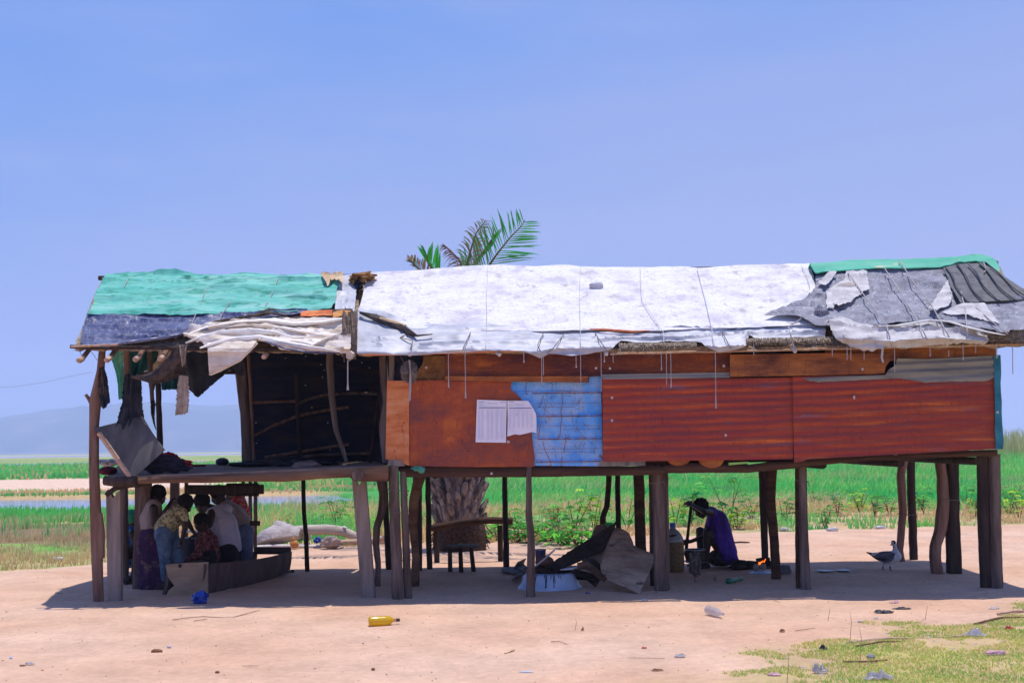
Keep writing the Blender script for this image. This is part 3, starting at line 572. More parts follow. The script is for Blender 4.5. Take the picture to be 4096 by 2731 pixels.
panel("wall_board", [(2920, 1418), (3300, 1412), (3545, 1414)], [(2920, 1507), (3300, 1500), (3500, 1495), (3540, 1492)], m_plank, Y=YW-.115, seed=15, nu=40, right=[(3580, 0), (3562, 0), (3542, 0), (3538, 0)], jag=1)
panel("wall_sheet", [(3300, 1390), (3985, 1368)], [(3300, 1450), (3985, 1432)], m_rusto if False else m_plank, Y=YW-.045, seed=16, nu=50)
panel("wall_sheet", [(3588, 1433), (3700, 1436), (3972, 1422)], [(3532, 1506), (3700, 1503), (3976, 1488)], m_galv, Y=YW-.10, corr=(.012, .085, .03), jag=1.5, seed=17, nu=60, left=[(3588, 0), (3584, 0), (3552, 0), (3536, 0)])
panel("wall_sheet", [(3210, 1512), (3330, 1506), (3976, 1486)], [(3228, 1520), (3270, 1528), (3400, 1522), (3600, 1512), (3700, 1530), (3800, 1526), (3950, 1524), (3976, 1508)], m_galv, Y=YW-.098, corr=(.008, .082, .045), seed=18, nu=60, jag=2)
panel("wall_sheet", [(3976, 1420), (4003, 1419)], [(3982, 1797), (4012, 1796)], m_bluec, Y=YW-.115, seed=19, nu=6, jag=3, right=[(4003, 0), (4005, 0), (4002, 0), (4007, 0), (4006, 0), (4014, 0), (4012, 0)])
panel("wall_board", [(1551, 1837), (1608, 1840)], [(1555, 1862), (1620, 1864)], m_woodg, Y=YW-.036, seed=20, nu=6)
panel("wall_board", [(2400, 1842), (2582, 1836)], [(2396, 1864), (2582, 1862)], m_woodg, Y=YW-.036, seed=21, nu=10)
# round gourd bottoms bulging through the floor edge
for x, y, rx, rz in ((2845, 1835, 52, 38), (2715, 1838, 45, 24)):
    MB().ell(at(x, y, 13.2), (rx*13.2/F, .06, rz*13.2/F), n=24, m=12, jit=.04).build("basket_bottom", m_plank, house)
panel("gap_fill_strip", [(2915, 1850), (2995, 1846)], [(2915, 1860), (2995, 1853)], mat("lime_gap_tone", [(.25, .5, .1), (.35, .6, .15)], 5, .5, 0), Y=13.12, nu=6)  # lime strip added in place of the bright gap above the beam
# side and back walls
def wallq(name, a, b, z0, z1, m, parent, thick=.02, corr=None):
    k = 40; gq = [[V((lerp(a[0], b[0], j/k), lerp(a[1], b[1], j/k), lerp(z0, z1, i/30)+0)) + V((.0, .0, 0)) for j in range(k+1)] for i in range(31)]
    nrm = V((-(b[1]-a[1]), b[0]-a[0], 0)).normalized()
    if corr: gq = [[p+nrm*corr[0]*math.sin(2*math.pi*p.z/corr[1]) for p in r] for r in gq]
    return MB().grid(gq, thick, nrm).build(name, m, parent)
xl, xr = at(1560, 1800, 13.2).x, at(4000, 1800, 13.15).x
wallq("side_wall", (xr, 13.2), (xr+.03, 16.1), 1.52, 2.72, m_bluec, house, .01, CO)
wallq("back_wall", (xl, 16.1), (xr, 16.1), 1.45, 2.75, m_rust, house, .01, CO)
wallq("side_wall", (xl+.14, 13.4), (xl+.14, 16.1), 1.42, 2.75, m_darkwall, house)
MB().poly([V((xr, 13.25, 2.72)), V((xr, 16.0, 2.72)), V((xr, 14.7, 3.5))], (.02, 0, 0)).build("gable", m_darkwall, house, smooth=False)
# screws with washers
for x, y, Y in ((2448, 1590, 0), (2448, 1681, 0), (2903, 1740, 0), (2440, 1473, 0), (2895, 1463, 0), (1705, 1470, 0), (1966, 1893, .05), (3990, 1648, -.06), (3450, 1476, -.05), (2384, 1472, 0)):
    c = at(x, y, YW-.075+Y-.04); MB().loft([c, c+V((0, -.006, 0))], [.014, .010], n=12).loft([c+V((0, -.006, 0)), c+V((0, -.012, 0))], [.006, .005], n=8).build("washer_screw", m_stub, house)
c = at(3417, 1589, YW-.11); MB().ell(c, (.013, .006, .02), jit=.3).build("paint_chip", m_stub, house)
for x, y in ((3579, 1812),): MB().box(at(x, y, 13.15), (.022, .012, .022)).build("nailed_tag", m_woodg, house, smooth=False)

# ---- stall back wall, dark boards with drawn-in light holes
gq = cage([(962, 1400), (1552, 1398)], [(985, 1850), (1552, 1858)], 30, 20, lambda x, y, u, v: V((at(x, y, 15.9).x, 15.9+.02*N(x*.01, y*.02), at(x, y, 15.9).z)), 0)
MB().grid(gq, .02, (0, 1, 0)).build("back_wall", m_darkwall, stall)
for A in ([(1190, 1615), (1240, 1595), (1310, 1578), (1400, 1572), (1510, 1575)], [(1020, 1742), (1100, 1700), (1180, 1668), (1230, 1654), (1310, 1640), (1395, 1628)], [(1010, 1610), (1090, 1606), (1180, 1604)], [(1060, 1828), (1190, 1808), (1350, 1782), (1395, 1778)], [(1200, 1826), (1300, 1818), (1480, 1812)]):
    MB().loft([at(x, y, 15.75) for x, y in A], [.030]*len(A), [.022]*len(A), n=8, jit=.15).build("brace_pole", m_woodr if A[0][0] < 1100 else m_wood, stall)
MB().loft([at(1518, 1580, 15.2), at(1500, 1700, 15.1), at(1478, 1862, 15.0)], .022, n=8).build("brace_pole", m_woodd, stall)
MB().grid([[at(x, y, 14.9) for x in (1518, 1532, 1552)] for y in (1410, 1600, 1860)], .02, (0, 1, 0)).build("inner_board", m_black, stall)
for x, y in ((1142, 1433), (1223, 1424), (1284, 1457), (1297, 1480), (1290, 1508), (1222, 1541), (1247, 1630), (1311, 1690), (1024, 1690), (1026, 1772), (1320, 1799), (1447, 1450), (1478, 1471), (1284, 1582)):
    MB().ell(at(x, y, 15.6), (.009, .004, .007), n=8, m=5, jit=.5, seed=x).build("painted_hole_light", m_stub, stall)  # pale lumps stand in for daylight leaking through the boards

# ---- roof: thatch bed, rafters, back slope
def slopeface(name, x0t, x1t, x0b, x1b, m, parent, off=-.05):
    g1 = [[roofpt(lerp(lerp(x0t, x0b, v), lerp(x1t, x1b, v), u), lerp(lerp(1104, 1392, v), lerp(1104-70*(x1t-x0t)/3590, 1392-25*(x1b-x0b)/3800, v), u), off+.012*N(u*90, v*8)) for u in np.linspace(0, 1, 80)] for v in np.linspace(0, 1, 14)]
    return MB().grid(g1, .04, (0, .4, -.9)).build(name, m, parent)
def rowpx(x0, x1, y0, y1, k): return [(lerp(x0, x1, i/k), lerp(y0, y1, i/k)) for i in range(k+1)]
def slopebed(name, tl, tr, bl, br, parent):
    g1 = cage([tl, tr], [bl, br], 60, 14, lambda x, y, u, v: roofpt(x, y+(10 if v == 1 else 0), -.05+.01*N(x*.1, y*.1)), 7)
    bt = MB().grid(g1, .04, (0, .4, -.9)).build(name, m_thatch, parent)
    r0 = g1[0]; back = []
    for k in range(9): back.append([V((p.x, 14.75+k*.235, p.z+.02-k*.128+.01*N(p.x*2, k))) for p in r0])
    return MB().grid(back, .05, (0, -.3, -.95)).build("back_slope", m_thatch, parent)
slopebed("thatch_bed", (405, 1112), (1440, 1104), (300, 1378), (1430, 1392), stall)
slopebed("thatch_bed", (1452, 1102), (3985, 1048), (1432, 1398), (4165, 1362), house)
def ppole(name, x0, y0, x1, y1, r, m, parent, Y=12.86, Y1=None):
    k = 16; return MB().loft([at(lerp(x0, x1, i/k), lerp(y0, y1, i/k)+2.2*N(i*.4, x0), lerp(Y, Y1 or Y, i/k)) for i in range(k+1)], r, n=8, jit=.06, seed=x0).build(name, m, parent)
ppole("eave_pole", 282, 1386, 1420, 1404, .022, m_woodd, stall, 12.95)
ppole("eave_pole", 284, 1386, 470, 1378, .012, m_stickp, stall, 12.8)
ppole("eave_pole", 1450, 1418, 2080, 1402, .017, m_rusto, house, 12.9)
ppole("eave_pole", 2440, 1415, 3240, 1397, .013, m_stickp, house, 12.88)
ppole("eave_pole", 3230, 1397, 4080, 1376, .014, m_stickp, house, 12.88)
ppole("ridge_pole", 395, 1112, 1450, 1106, .03, m_woodd, stall, 14.72)
ppole("ridge_pole", 1450, 1106, 3990, 1052, .03, m_woodd, house, 14.72)
ppole("back_eave_pole", 470, 1494, 1500, 1486, .025, m_woodd, stall, 16.4)
def rafter(parent, x, y, r=.028, m=m_stub, Y=12.72, dx=0, dy=0):
    a = at(x, y, Y); pz = lambda X_, Y_, o: RP0.z-(RN.x*(X_-RP0.x)+RN.y*(Y_-RP0.y))/RN.z-o
    top = V((a.x+.02, 14.7, pz(a.x, 14.7, .16))); b1 = V((a.x, 12.98, 0)); b1 = V((a.x, 12.96, pz(a.x, 12.96, .06))); a = V((a.x, Y+.1, b1.z-.035)); rt = MB().loft([b1, lerp(b1, top, .5), top], [r*.95, r*.9, r*.8], n=8, jit=.1, seed=x).build("rafter", m_woodr, parent)
    MB().loft([a+V((dx, 0, dy)), a+V((dx*.3, .04, dy*.2)), b1], [r*.75, r*1.0, r], n=9, jit=.2, seed=x).build("rafter_end", m, rt)
for x, y in ((299, 1402), (411, 1391), (527, 1374), (627, 1368), (1046, 1380)): rafter(stall, x, y, .030, m_stickp)
rafter(stall, 1393, 1416, .050, m_stub)
for x, y, dx, dy in ((1636, 1430, 0, 0), (1987, 1416, .03, -.03), (2429, 1418, 0, -.05), (2888, 1412, 0, 0), (3185, 1402, .01, -.06), (3468, 1403, .03, -.02), (3795, 1382, .02, -.02)): rafter(house, x, y, .026, m_stub, 12.70, dx, dy)
def fringe(parent, top, bot, n, Y, seed):    # ragged reed ends under the tarps
    rnd = random.Random(seed); mb = MB()
    for i in range(n):
        u = rnd.random(); a = pl(top, u); b = pl(bot, u); y0 = lerp(a[1], b[1], rnd.random()*.5); L = rnd.uniform(.5, 1.15)*(b[1]-a[1])*.6; x = a[0]
        dx = rnd.uniform(-3, 3); p0 = at(x, y0, Y+rnd.uniform(0, .06)); p1 = at(x+dx, y0+L, Y-rnd.uniform(0, .03)); mb.loft([p0, p1], [.007, .004], n=4)
    mb.build("reed_fringe", m_thatch, parent, smooth=False)
fringe(house, [(2478, 1372), (2785, 1368)], [(2478, 1406), (2785, 1392)], 800, 12.80, 1)
fringe(house, [(2985, 1352), (3330, 1348)], [(2985, 1380), (3330, 1372)], 800, 12.80, 2)
fringe(house, [(3935, 1322), (4140, 1308)], [(3935, 1364), (4140, 1372)], 700, 12.76, 3)
fringe(stall, [(1370, 1240), (1428, 1240)], [(1360, 1418), (1432, 1418)], 260, 12.9, 4)

# ---- tarpaulins
GT = [(425, 1099), (500, 1096), (590, 1098), (665, 1088), (690, 1086), (760, 1092), (860, 1102), (1000, 1099), (1290, 1098), (1330, 1108), (1356, 1116)]
tarp("green_tarp", GT, [(352, 1262), (450, 1256), (620, 1257), (760, 1264), (900, 1256), (1130, 1252), (1250, 1246), (1328, 1238)], m_green, stall, off=.085, over=3, amp=1.7, seed=2, jag=2, left=[(425, 0), (405, 0), (385, 0), (372, 0), (352, 0)], right=[(1356, 0), (1350, 0), (1344, 0), (1328, 0)])
tarp("dark_tarp", [(350, 1264), (600, 1250), (900, 1252), (1230, 1250)], [(322, 1372), (340, 1388), (420, 1390), (560, 1358), (700, 1342), (820, 1318), (1000, 1290), (1230, 1262)], m_navy, stall, off=.05, amp=1.8, seed=5, jag=3, left=[(350, 0), (338, 0), (326, 0), (322, 0)], nu=110)
tarp("cream_cloth", [(735, 1335), (800, 1304), (960, 1285), (1080, 1276), (1250, 1280), (1418, 1282)], [(742, 1372), (830, 1380), (930, 1372), (1000, 1372), (1130, 1396), (1250, 1404), (1400, 1412)], m_cream, stall, off=.065, amp=2.4, seed=8, jag=3, puff=.05, nu=120, nv=34)
tarp("brown_cloth", [(980, 1282), (1080, 1255), (1240, 1247), (1410, 1240)], [(980, 1292), (1100, 1290), (1250, 1296), (1412, 1288)], m_brownrag, stall, off=.06, amp=2, seed=9, jag=3, nv=10)
tarp("orange_cloth", [(1205, 1253), (1240, 1244), (1300, 1247), (1330, 1250)], [(1203, 1270), (1240, 1270), (1290, 1262), (1330, 1262)], m_orange, stall, off=.10, amp=1.2, seed=10, jag=2, nu=20, nv=8)
tarp("orange_cloth", [(1332, 1252), (1370, 1244), (1408, 1248)], [(1332, 1270), (1370, 1262), (1410, 1268)], mat("amber_cloth", [(.5, .2, .06), (.65, .33, .12)], 8, .9, .3), stall, off=.11, amp=1.2, seed=11, jag=2, nu=16, nv=8)
tarp("cream_flap", [(830, 1376), (900, 1372), (1030, 1364)], [(838, 1500), (880, 1480), (960, 1440), (1030, 1366)], m_cream, stall, off=.10, amp=.8, seed=12, nu=30, nv=24, Yh=12.86)
tarp("grey_sheet", [(1345, 1112), (1380, 1100), (1432, 1098)], [(1340, 1240), (1380, 1236), (1418, 1250)], m_white2, stall, off=.05, amp=1.2, seed=13, jag=3, nu=24, nv=24, over=2)
tarp("tan_scrap", [(1285, 1098), (1330, 1102), (1372, 1092)], [(1310, 1150), (1332, 1118), (1340, 1120), (1372, 1140)], m_sack, stall, off=.12, amp=1.4, seed=14, jag=4, nu=20, nv=10)
MB().ell(roofpt(1452, 1108, .12), (.13, .10, .05), jit=.9, seed=3, n=20, m=12, jf=6).ell(roofpt(1428, 1125, .08), (.09, .08, .05), jit=.9, seed=5, n=18, m=10, jf=6).build("bark_bundle", m_ochre, house)
MB().ell(roofpt(1432, 1140, .07), (.05, .05, .06), jit=.9, seed=5, n=18, m=10, jf=6).build("dark_rag", m_black, stall)
WT = [(1480, 1090), (1600, 1086), (1720, 1078), (1850, 1066), (1990, 1060), (2150, 1064), (2260, 1058), (2316, 1066), (2450, 1068), (2600, 1069), (2720, 1064), (2790, 1071), (2950, 1060), (3100, 1058), (3235, 1054)]
WB = [(1433, 1244), (1500, 1268), (1560, 1285), (1640, 1316), (1665, 1340), (1720, 1330), (1790, 1320), (1950, 1322), (2130, 1326), (2359, 1320), (2534, 1327), (2650, 1322), (2821, 1313), (3000, 1310), (3146, 1304), (3262, 1298)]
tarp("white_tarp", WT, WB, m_white, house, off=.06, over=3, amp=.32, seed=20, jag=1.5, nu=200, nv=34, left=[(1480, 0), (1460, 0), (1448, 0), (1433, 0)], right=[(3240, 0), (3257, 0), (3264, 0), (3262, 0), (3250, 0)], jagtop=1.5)
LV = [(1430, 1414), (1643, 1420), (1740, 1412), (1849, 1408), (1960, 1402), (2092, 1404), (2162, 1432), (2195, 1413), (2289, 1422), (2363, 1412), (2438, 1398), (2484, 1367), (2553, 1373), (2640, 1364), (2744, 1359), (2783, 1367), (2851, 1398), (2875, 1410), (2936, 1398), (2985, 1383), (2997, 1346), (3050, 1374), (3165, 1356), (3300, 1350)]
tarp("plastic_valance", [(1433, 1236), (1560, 1276), (1680, 1310), (2130, 1308), (2534, 1312), (2821, 1304), (3300, 1296)], LV, m_white2, house, off=.02, amp=1.6, seed=21, jag=1.5, nu=220, nv=22, puff=.035)
# frayed rope-like seam on the torn corner
MB().loft([roofpt(x, y, .10) for x, y in ((1440, 1250), (1500, 1272), (1560, 1292), (1610, 1312), (1640, 1330), (1668, 1342), (1730, 1336))], [.014, .032, .036, .04, .036, .012, .006], n=9, jit=.7, seed=4).build("rolled_seam", m_brownrag, house)
MB().loft([roofpt(x, y, .13) for x, y in ((1520, 1272), (1570, 1286), (1622, 1304))], [.012, .022, .018], n=8, jit=.4, seed=4).build("rolled_seam", m_sack, house)
MB().loft([roofpt(x, y, .09) for x, y in ((2359, 1316), (2420, 1318), (2530, 1326), (2600, 1322))], [.006, .012, .012, .004], n=6).build("hem_strip", m_orange, house)
MB().ell(roofpt(2388, 1142, .09), (.085, .03, .045), n=18, m=10, jit=.25).build("stone", m_white2, house)
GTp = [(3240, 1056), (3300, 1053), (3390, 1040), (3480, 1037), (3596, 1037), (3735, 1033), (3840, 1025), (3910, 1019), (3960, 1026), (3990, 1052), (3998, 1075)]
tarp("grey_tarp", [(3200, 1112), (3300, 1092), (3500, 1084), (3760, 1080), (3900, 1070)], [(3057, 1263), (3180, 1268), (3240, 1302), (3380, 1306), (3480, 1302), (3600, 1290), (3800, 1282), (3990, 1276)], m_grey, house, off=.10, amp=1.3, seed=22, jag=2, nu=110, left=[(3262, 0), (3262, 0), (3230, 0), (3150, 0), (3057, 0)], right=[(3900, 0), (3960, 0), (4000, 0), (4060, 0)])
tarp("ragged_cloth", [(3385, 1086), (3430, 1080), (3466, 1084)], [(3310, 1180), (3330, 1238), (3380, 1212), (3478, 1160)], m_ragw, house, off=.15, amp=1.6, seed=23, jag=7, nu=34, nv=24, left=[(3385, 0), (3378, 0), (3340, 0), (3305, 0)])
tarp("ragged_cloth", [(3315, 1092), (3345, 1094)], [(3270, 1130), (3300, 1148)], m_ragw, house, off=.15, amp=1.2, seed=24, jag=5, nu=14, nv=10)
tarp("ragged_cloth", [(3305, 1160), (3325, 1165)], [(3305, 1232), (3335, 1234)], m_ragw, house, off=.155, amp=1.2, seed=25, jag=5, nu=10, nv=10)
MB().loft([roofpt(x, y, .16) for x, y in ((3325, 1166), (3360, 1150), (3400, 1148), (3420, 1140))], [.02, .045, .05, .02], n=8, jit=.3).build("rolled_seam", m_cream, house)
tarp("ridge_cover", GTp, [(3262, 1096), (3380, 1086), (3500, 1078), (3640, 1074), (3755, 1070), (3790, 1064), (3830, 1052), (3900, 1048), (3945, 1050), (3985, 1086), (3998, 1092)], m_green2, house, off=.15, over=3, amp=.6, seed=26, jag=1, nu=90, nv=8, thick=.015)
# ribbed belt panel
def beltp():
    def d(px, py, u, v):
        p = roofpt(px, py, .17+.02*N(u*3, v*2)); return p
    top = [(3772, 1072), (3830, 1056), (3938, 1052), (3985, 1084)]; bot = [(3842, 1210), (3930, 1206), (4040, 1200), (4150, 1192)]
    b0 = MB().grid(cage(top, bot, 50, 22, d, 1, 31, left=[(3772, 0), (3790, 0), (3800, 0), (3822, 0), (3842, 0)], right=[(3985, 0), (4040, 0), (4096, 0), (4150, 0)]), .012, (0, .5, -.85)).build("belt_panel", m_belt, house)
    for i in range(5):
        u0 = .04+i*.2; pts = []
        for k in range(15):
            v = k/14; a = pl(top, min(1, u0+.0)); b = pl(bot, min(1, u0+.05)); x = lerp(a[0], b[0], v)+7*math.sin(v*6.3+.6); y = lerp(a[1], b[1], v); pts.append(roofpt(x, y, .196))
        MB().loft(pts, .012, .009, n=5, jit=.6, seed=i).build("rib", m_black, b0)
beltp()
tarp("torn_flap", [(3800, 1128), (3850, 1186)], [(3712, 1242), (3760, 1252)], m_ragw, house, off=.16, amp=1.3, seed=27, jag=5, nu=20, nv=20, left=[(3790, 0), (3750, 0), (3712, 0)], right=[(3808, 0), (3800, 0), (3745, 0)])
tarp("lower_sheet", [(3760, 1252), (3840, 1222), (3960, 1208), (4060, 1196), (4190, 1185)], [(3740, 1276), (3860, 1300), (4000, 1330), (4100, 1318), (4160, 1322)], m_grey, house, off=.14, amp=.9, seed=28, jag=2, nu=60)
tarp("lower_sheet", [(3770, 1250), (3850, 1222), (3930, 1214)], [(3790, 1262), (3880, 1270), (4000, 1300)], m_ragw, house, off=.165, amp=1, seed=29, jag=4, nu=30, nv=12)
MB().loft([roofpt(x, y, .17) for x, y in ((3510, 1306), (3580, 1304), (3660, 1290), (3710, 1282), (3760, 1284), (3800, 1288), (3880, 1312), (3960, 1330), (4020, 1340))], [.03, .06, .05, .05, .045, .06, .06, .05, .02], [.006, .012, .012, .010, .012, .014, .012, .010, .006], n=12, jit=.5, seed=6).build("rolled_seam", m_ragw, house)
tarp("ragged_valance", [(3300, 1300), (3360, 1296), (3420, 1308), (3500, 1310), (3700, 1292), (3820, 1300), (3940, 1330)], [(3330, 1350), (3400, 1382), (3440, 1398), (3480, 1404), (3530, 1388), (3640, 1390), (3710, 1380), (3790, 1376), (3850, 1370), (3930, 1378), (3950, 1360)], m_ragw, house, off=.09, amp=3.0, seed=30, jag=4, nu=130, nv=22, puff=.06)
tarp("tarp_patch", [(3190, 1292), (3230, 1262)], [(3160, 1296), (3170, 1300)], m_grey, house, off=.10, amp=1, seed=33, nu=10, nv=6)
MB().ell(roofpt(3285, 1250, .14), (.07, .05, .06), jit=.8, n=16, m=10, jf=5).build("bunched_cloth", m_grey, house)
# roof ropes
m_ropel = mat('pale_grey_cord', [(.52, .50, .54), (.64, .62, .64)], 60, .9, .2)
def rope(parent, pts, m=m_cord, r=.0075, off=.13, hang=None):
    P = []; k = 22
    for i in range(k+1):
        x, y = pl(pts, i/k); P.append(roofpt(x+1.5*N(i*.4, pts[0][0]), y, off))
    mb = MB().loft(P, r, n=6)
    return mb.build("roof_rope", m, parent)
for q in ([(850, 1106), (806, 1200), (758, 1316), (700, 1352)], [(996, 1099), (930, 1190), (870, 1286)], [(1118, 1099), (1090, 1170), (1036, 1272), (1022, 1335)], [(515, 1110), (495, 1150)]): rope(stall, q, r=.0045, off=.105)
for q in ([(1952, 1064), (1946, 1200), (1948, 1322), (1942, 1400)], [(2322, 1068), (2318, 1200), (2322, 1330), (2323, 1412)], [(2788, 1072), (2812, 1160), (2846, 1306), (2858, 1390)], [(2560, 1070), (2566, 1200), (2655, 1330), (2655, 1370)], [(3205, 1060), (3230, 1110), (3240, 1150)]): rope(house, q, m_ropel, .0035, off=.09)
for q in ([(3392, 1090), (3460, 1186), (3545, 1298), (3568, 1387)], [(3540, 1075), (3600, 1165), (3663, 1268), (3710, 1358)], [(3596, 1040), (3655, 1130), (3722, 1212), (3806, 1364)], [(3843, 1166), (3860, 1230), (3871, 1353)], [(3884, 1211), (3960, 1280), (4032, 1336)], [(3155, 1306), (3165, 1350), (3175, 1390)], [(3935, 1050), (3945, 1080), (3935, 1090)]): rope(house, q, m_cord, .0065, off=.19)
for q in ([(2177, 1326), (2150, 1380), (2165, 1410)], [(2380, 1330), (2405, 1370), (2425, 1400)], [(2259, 1332), (2215, 1390), (2190, 1412)], [(2885, 1318), (2910, 1370), (2925, 1395)], [(1882, 1330), (1862, 1372), (1850, 1400)], [(1640, 1330), (1600, 1350), (1652, 1362), (1640, 1400)]): rope(house, q, m_cordd, .005, off=.08)
# hanging tie ends
for i, (x, y0, y1, tip) in enumerate(((1640, 1440, 1600, 0), (1793, 1405, 1550, 1), (1860, 1405, 1592, 1), (2166, 1425, 1535, 1), (2173, 1425, 1500, 0), (2322, 1415, 1646, 1), (2404, 1410, 1565, 0), (2095, 1405, 1450, 1), (2304, 1415, 1470, 1), (2645, 1412, 1480, 1), (2665, 1405, 1540, 0), (2683, 1410, 1550, 1), (2861, 1398, 1632, 1), (3015, 1375, 1420, 0), (3388, 1385, 1440, 0), (3403, 1385, 1440, 0), (3329, 1390, 1425, 0), (3456, 1390, 1440, 0), (3578, 1390, 1490, 0), (3720, 1380, 1425, 1), (3795, 1400, 1425, 1), (3852, 1372, 1440, 1), (3987, 1372, 1432, 1), (4050, 1385, 1496, 0), (3903, 1380, 1412, 0), (2452, 1405, 1450, 0), (2417, 1410, 1448, 1), (2480, 1385, 1420, 0))):
    Y = 12.74; k = 8; P = [at(x+1.2*N(j*.7, x)+(y1-y0)*.012*j/k, lerp(y0, y1, j/k), Y) for j in range(k+1)]; rr = [.0042]*(k+1)
    if tip: rr[-1] = .010; rr[-2] = .007
    MB().loft(P, rr, n=6).build("tie_cord", m_cord, house)
MB().loft([at(1391+N(j, 3), lerp(1440, 1560, j/8), 12.7) for j in range(9)], [.007]*7+[.010, .014], n=6).build("tie_cord", m_cord, stall)
MB().loft([at(x, y, 12.7) for x, y in ((3526, 1365), (3530, 1400), (3527, 1430), (3533, 1450))], [.016, .014, .012, .010], [.006]*4, n=6).build("cloth_tie", m_ragw, house)
for pts in ([(292, 1400), (318, 1405), (332, 1430)], [(355, 1392), (375, 1420), (398, 1452)], [(1600, 1420), (1615, 1450), (1640, 1445)], [(2570, 1400), (2600, 1428), (2630, 1410)]):
    MB().loft([at(x, y, 12.8) for x, y in pts], .003, n=4).build("loose_string", m_cordd, stall if pts[0][0] < 1500 else house)

MB().grid([[at(x, y, 15.3) for x in (905, 960, 1034)] for y in (1932, 1958, 1984)], .03, (0, 1, 0)).build("rail_board", m_woodd, stall, smooth=False)

# thick bunched folds of the eave cloth
m_cream2 = mat("pale_canvas", [(.66, .58, .50), (.82, .78, .73), (.88, .85, .82)], 5, .85, .8, bscale=14, dist=.02, stain=((.50, .30, .12), 4, .62))
for i, (pts, ra, rb_, mm) in enumerate((([(740, 1342), (820, 1312), (930, 1292), (1060, 1284), (1180, 1296), (1290, 1290), (1412, 1268)], .028, .050, m_cream2),
    ([(742, 1372), (800, 1350), (880, 1330), (1000, 1322), (1090, 1330), (1180, 1352), (1230, 1350)], .026, .040, m_cream2),
    ([(800, 1392), (860, 1372), (950, 1356), (1040, 1350), (1130, 1372), (1260, 1392), (1360, 1406)], .030, .035, m_cream2),
    ([(900, 1308), (1000, 1302), (1120, 1312), (1250, 1334), (1350, 1350)], .018, .035, m_cream),
    ([(1060, 1366), (1140, 1392), (1230, 1408), (1370, 1412)], .014, .022, m_navy),
    ([(1230, 1392), (1290, 1360), (1350, 1340), (1405, 1320)], .016, .045, m_cream2),
    ([(850, 1286), (930, 1276), (1010, 1262), (1080, 1252), (1150, 1262)], .016, .030, m_brownrag),
    ([(326, 1380), (420, 1384), (520, 1366), (640, 1352), (760, 1330), (860, 1306)], .018, .022, m_navy))):
    k = 26; P = [roofpt(*pl(pts, j/k), .125+.015*N(j*.5, i)) for j in range(k+1)]
    env = [max(.25, math.sin(math.pi*(j+.6)/(k+1.2))**.5) for j in range(k+1)]
    MB().loft(P, [rb_*e*(1+.35*N(j*.45, i*3)) for j, e in enumerate(env)], [ra*e*(1+.35*N(j*.6, i*5)) for j, e in enumerate(env)], n=14, jit=.45, seed=i*2.3).build("cloth_fold", mm, stall)
MB().loft([at(x, y, 12.86) for x, y in ((1030, 1372), (960, 1440), (880, 1482), (842, 1500))], [.010, .016, .014, .006], n=8, jit=.3).build("cloth_fold", m_cream2, stall)
# ---------------- rags, boards and goods in the open stall ----------------
def cloth(name, top, bot, Y, m, label, cat, nu=24, nv=24, seed=0, jag=3, left=None, right=None, amp=.03, thick=.006, lean=0, group=None, parent=None):
    def d(x, y, u, v):
        p = at(x, y, Y+lean*v); o = amp*(noise.noise(V((u*5+seed, v*1.2, seed)))+.5*noise.noise(V((u*11, v*3, seed+4))))
        return p+V((0, -o*1.4, 0))
    o = MB().grid(cage(top, bot, nu, nv, d, jag, seed, left, right), thick, (0, 1, 0)).build(name, m, parent)
    if not parent: tag(o, label, cat, group)
    return o
cloth("cloth_strip", [(458, 1384), (496, 1380)], [(470, 1598), (494, 1590)], 13.5, m_palegreen, "narrow pale green torn strip hanging at the left end of the stall roof", "cloth strip", left=[(458, 0), (446, 0), (462, 0), (472, 0), (476, 0)], jag=4, nu=12)
cloth("teal_tarp", [(516, 1372), (640, 1366)], [(516, 1512), (600, 1480)], 14.1, m_teal, "dark teal plastic sheet hung under the left end of the stall roof", "tarpaulin", seed=2, right=[(640, 0), (632, 0), (625, 0), (590, 0)])
cloth("hanging_blanket", [(497, 1500), (520, 1492), (562, 1512)], [(462, 1712), (500, 1720), (560, 1690), (574, 1668)], 13.2, m_bluerag, "dark blue blanket hanging down over the leaning grey board", "blanket", seed=3, left=[(497, 0), (492, 0), (484, 0), (475, 0), (462, 0)], right=[(562, 0), (566, 0), (567, 0), (572, 0), (574, 0)], amp=.05, jag=6)
cloth("frayed_cloth", [(492, 1706), (575, 1684)], [(515, 1730), (545, 1768), (572, 1716)], 13.26, m_tan, "tan frayed cloth end showing below the dark hanging blanket", "cloth", seed=4, jag=5, nu=20, nv=10)
mb = MB()
P = [(712, 1372), (690, 1400), (655, 1445), (615, 1482), (570, 1500), (520, 1504)]; Q = [(748, 1400), (735, 1440), (700, 1485), (655, 1515), (600, 1532), (528, 1512)]
def dsw(x, y, u, v): return at(x, y, 12.98)+V((0, -.05*math.sin(math.pi*v)-.03*N(u*6, v*3), 0))
tag(mb.grid(cage(P, Q, 50, 14, dsw, 2, 5), .012, (0, 1, 0)).build("rag_swag", m_brownrag), "brown dusty rag slung in a curve under the stall eave", "rag")
cloth("cream_rag", [(716, 1380), (748, 1376)], [(728, 1468), (742, 1450)], 12.92, m_tan, "tan cloth tail hanging from the left end of the cream eave cloth", "rag", seed=6, jag=3, nu=10)
cloth("green_sheet", [(640, 1470), (760, 1460)], [(647, 1559), (742, 1557)], 15.9, m_teal, "dark green sheet hanging at the back of the open stall", "tarpaulin", seed=7)
cloth("hanging_rag", [(640, 1470), (745, 1440)], [(600, 1540), (655, 1530), (745, 1500)], 13.3, m_brownrag, "brown rag draped behind the curved swag in the open stall", "rag", seed=8)
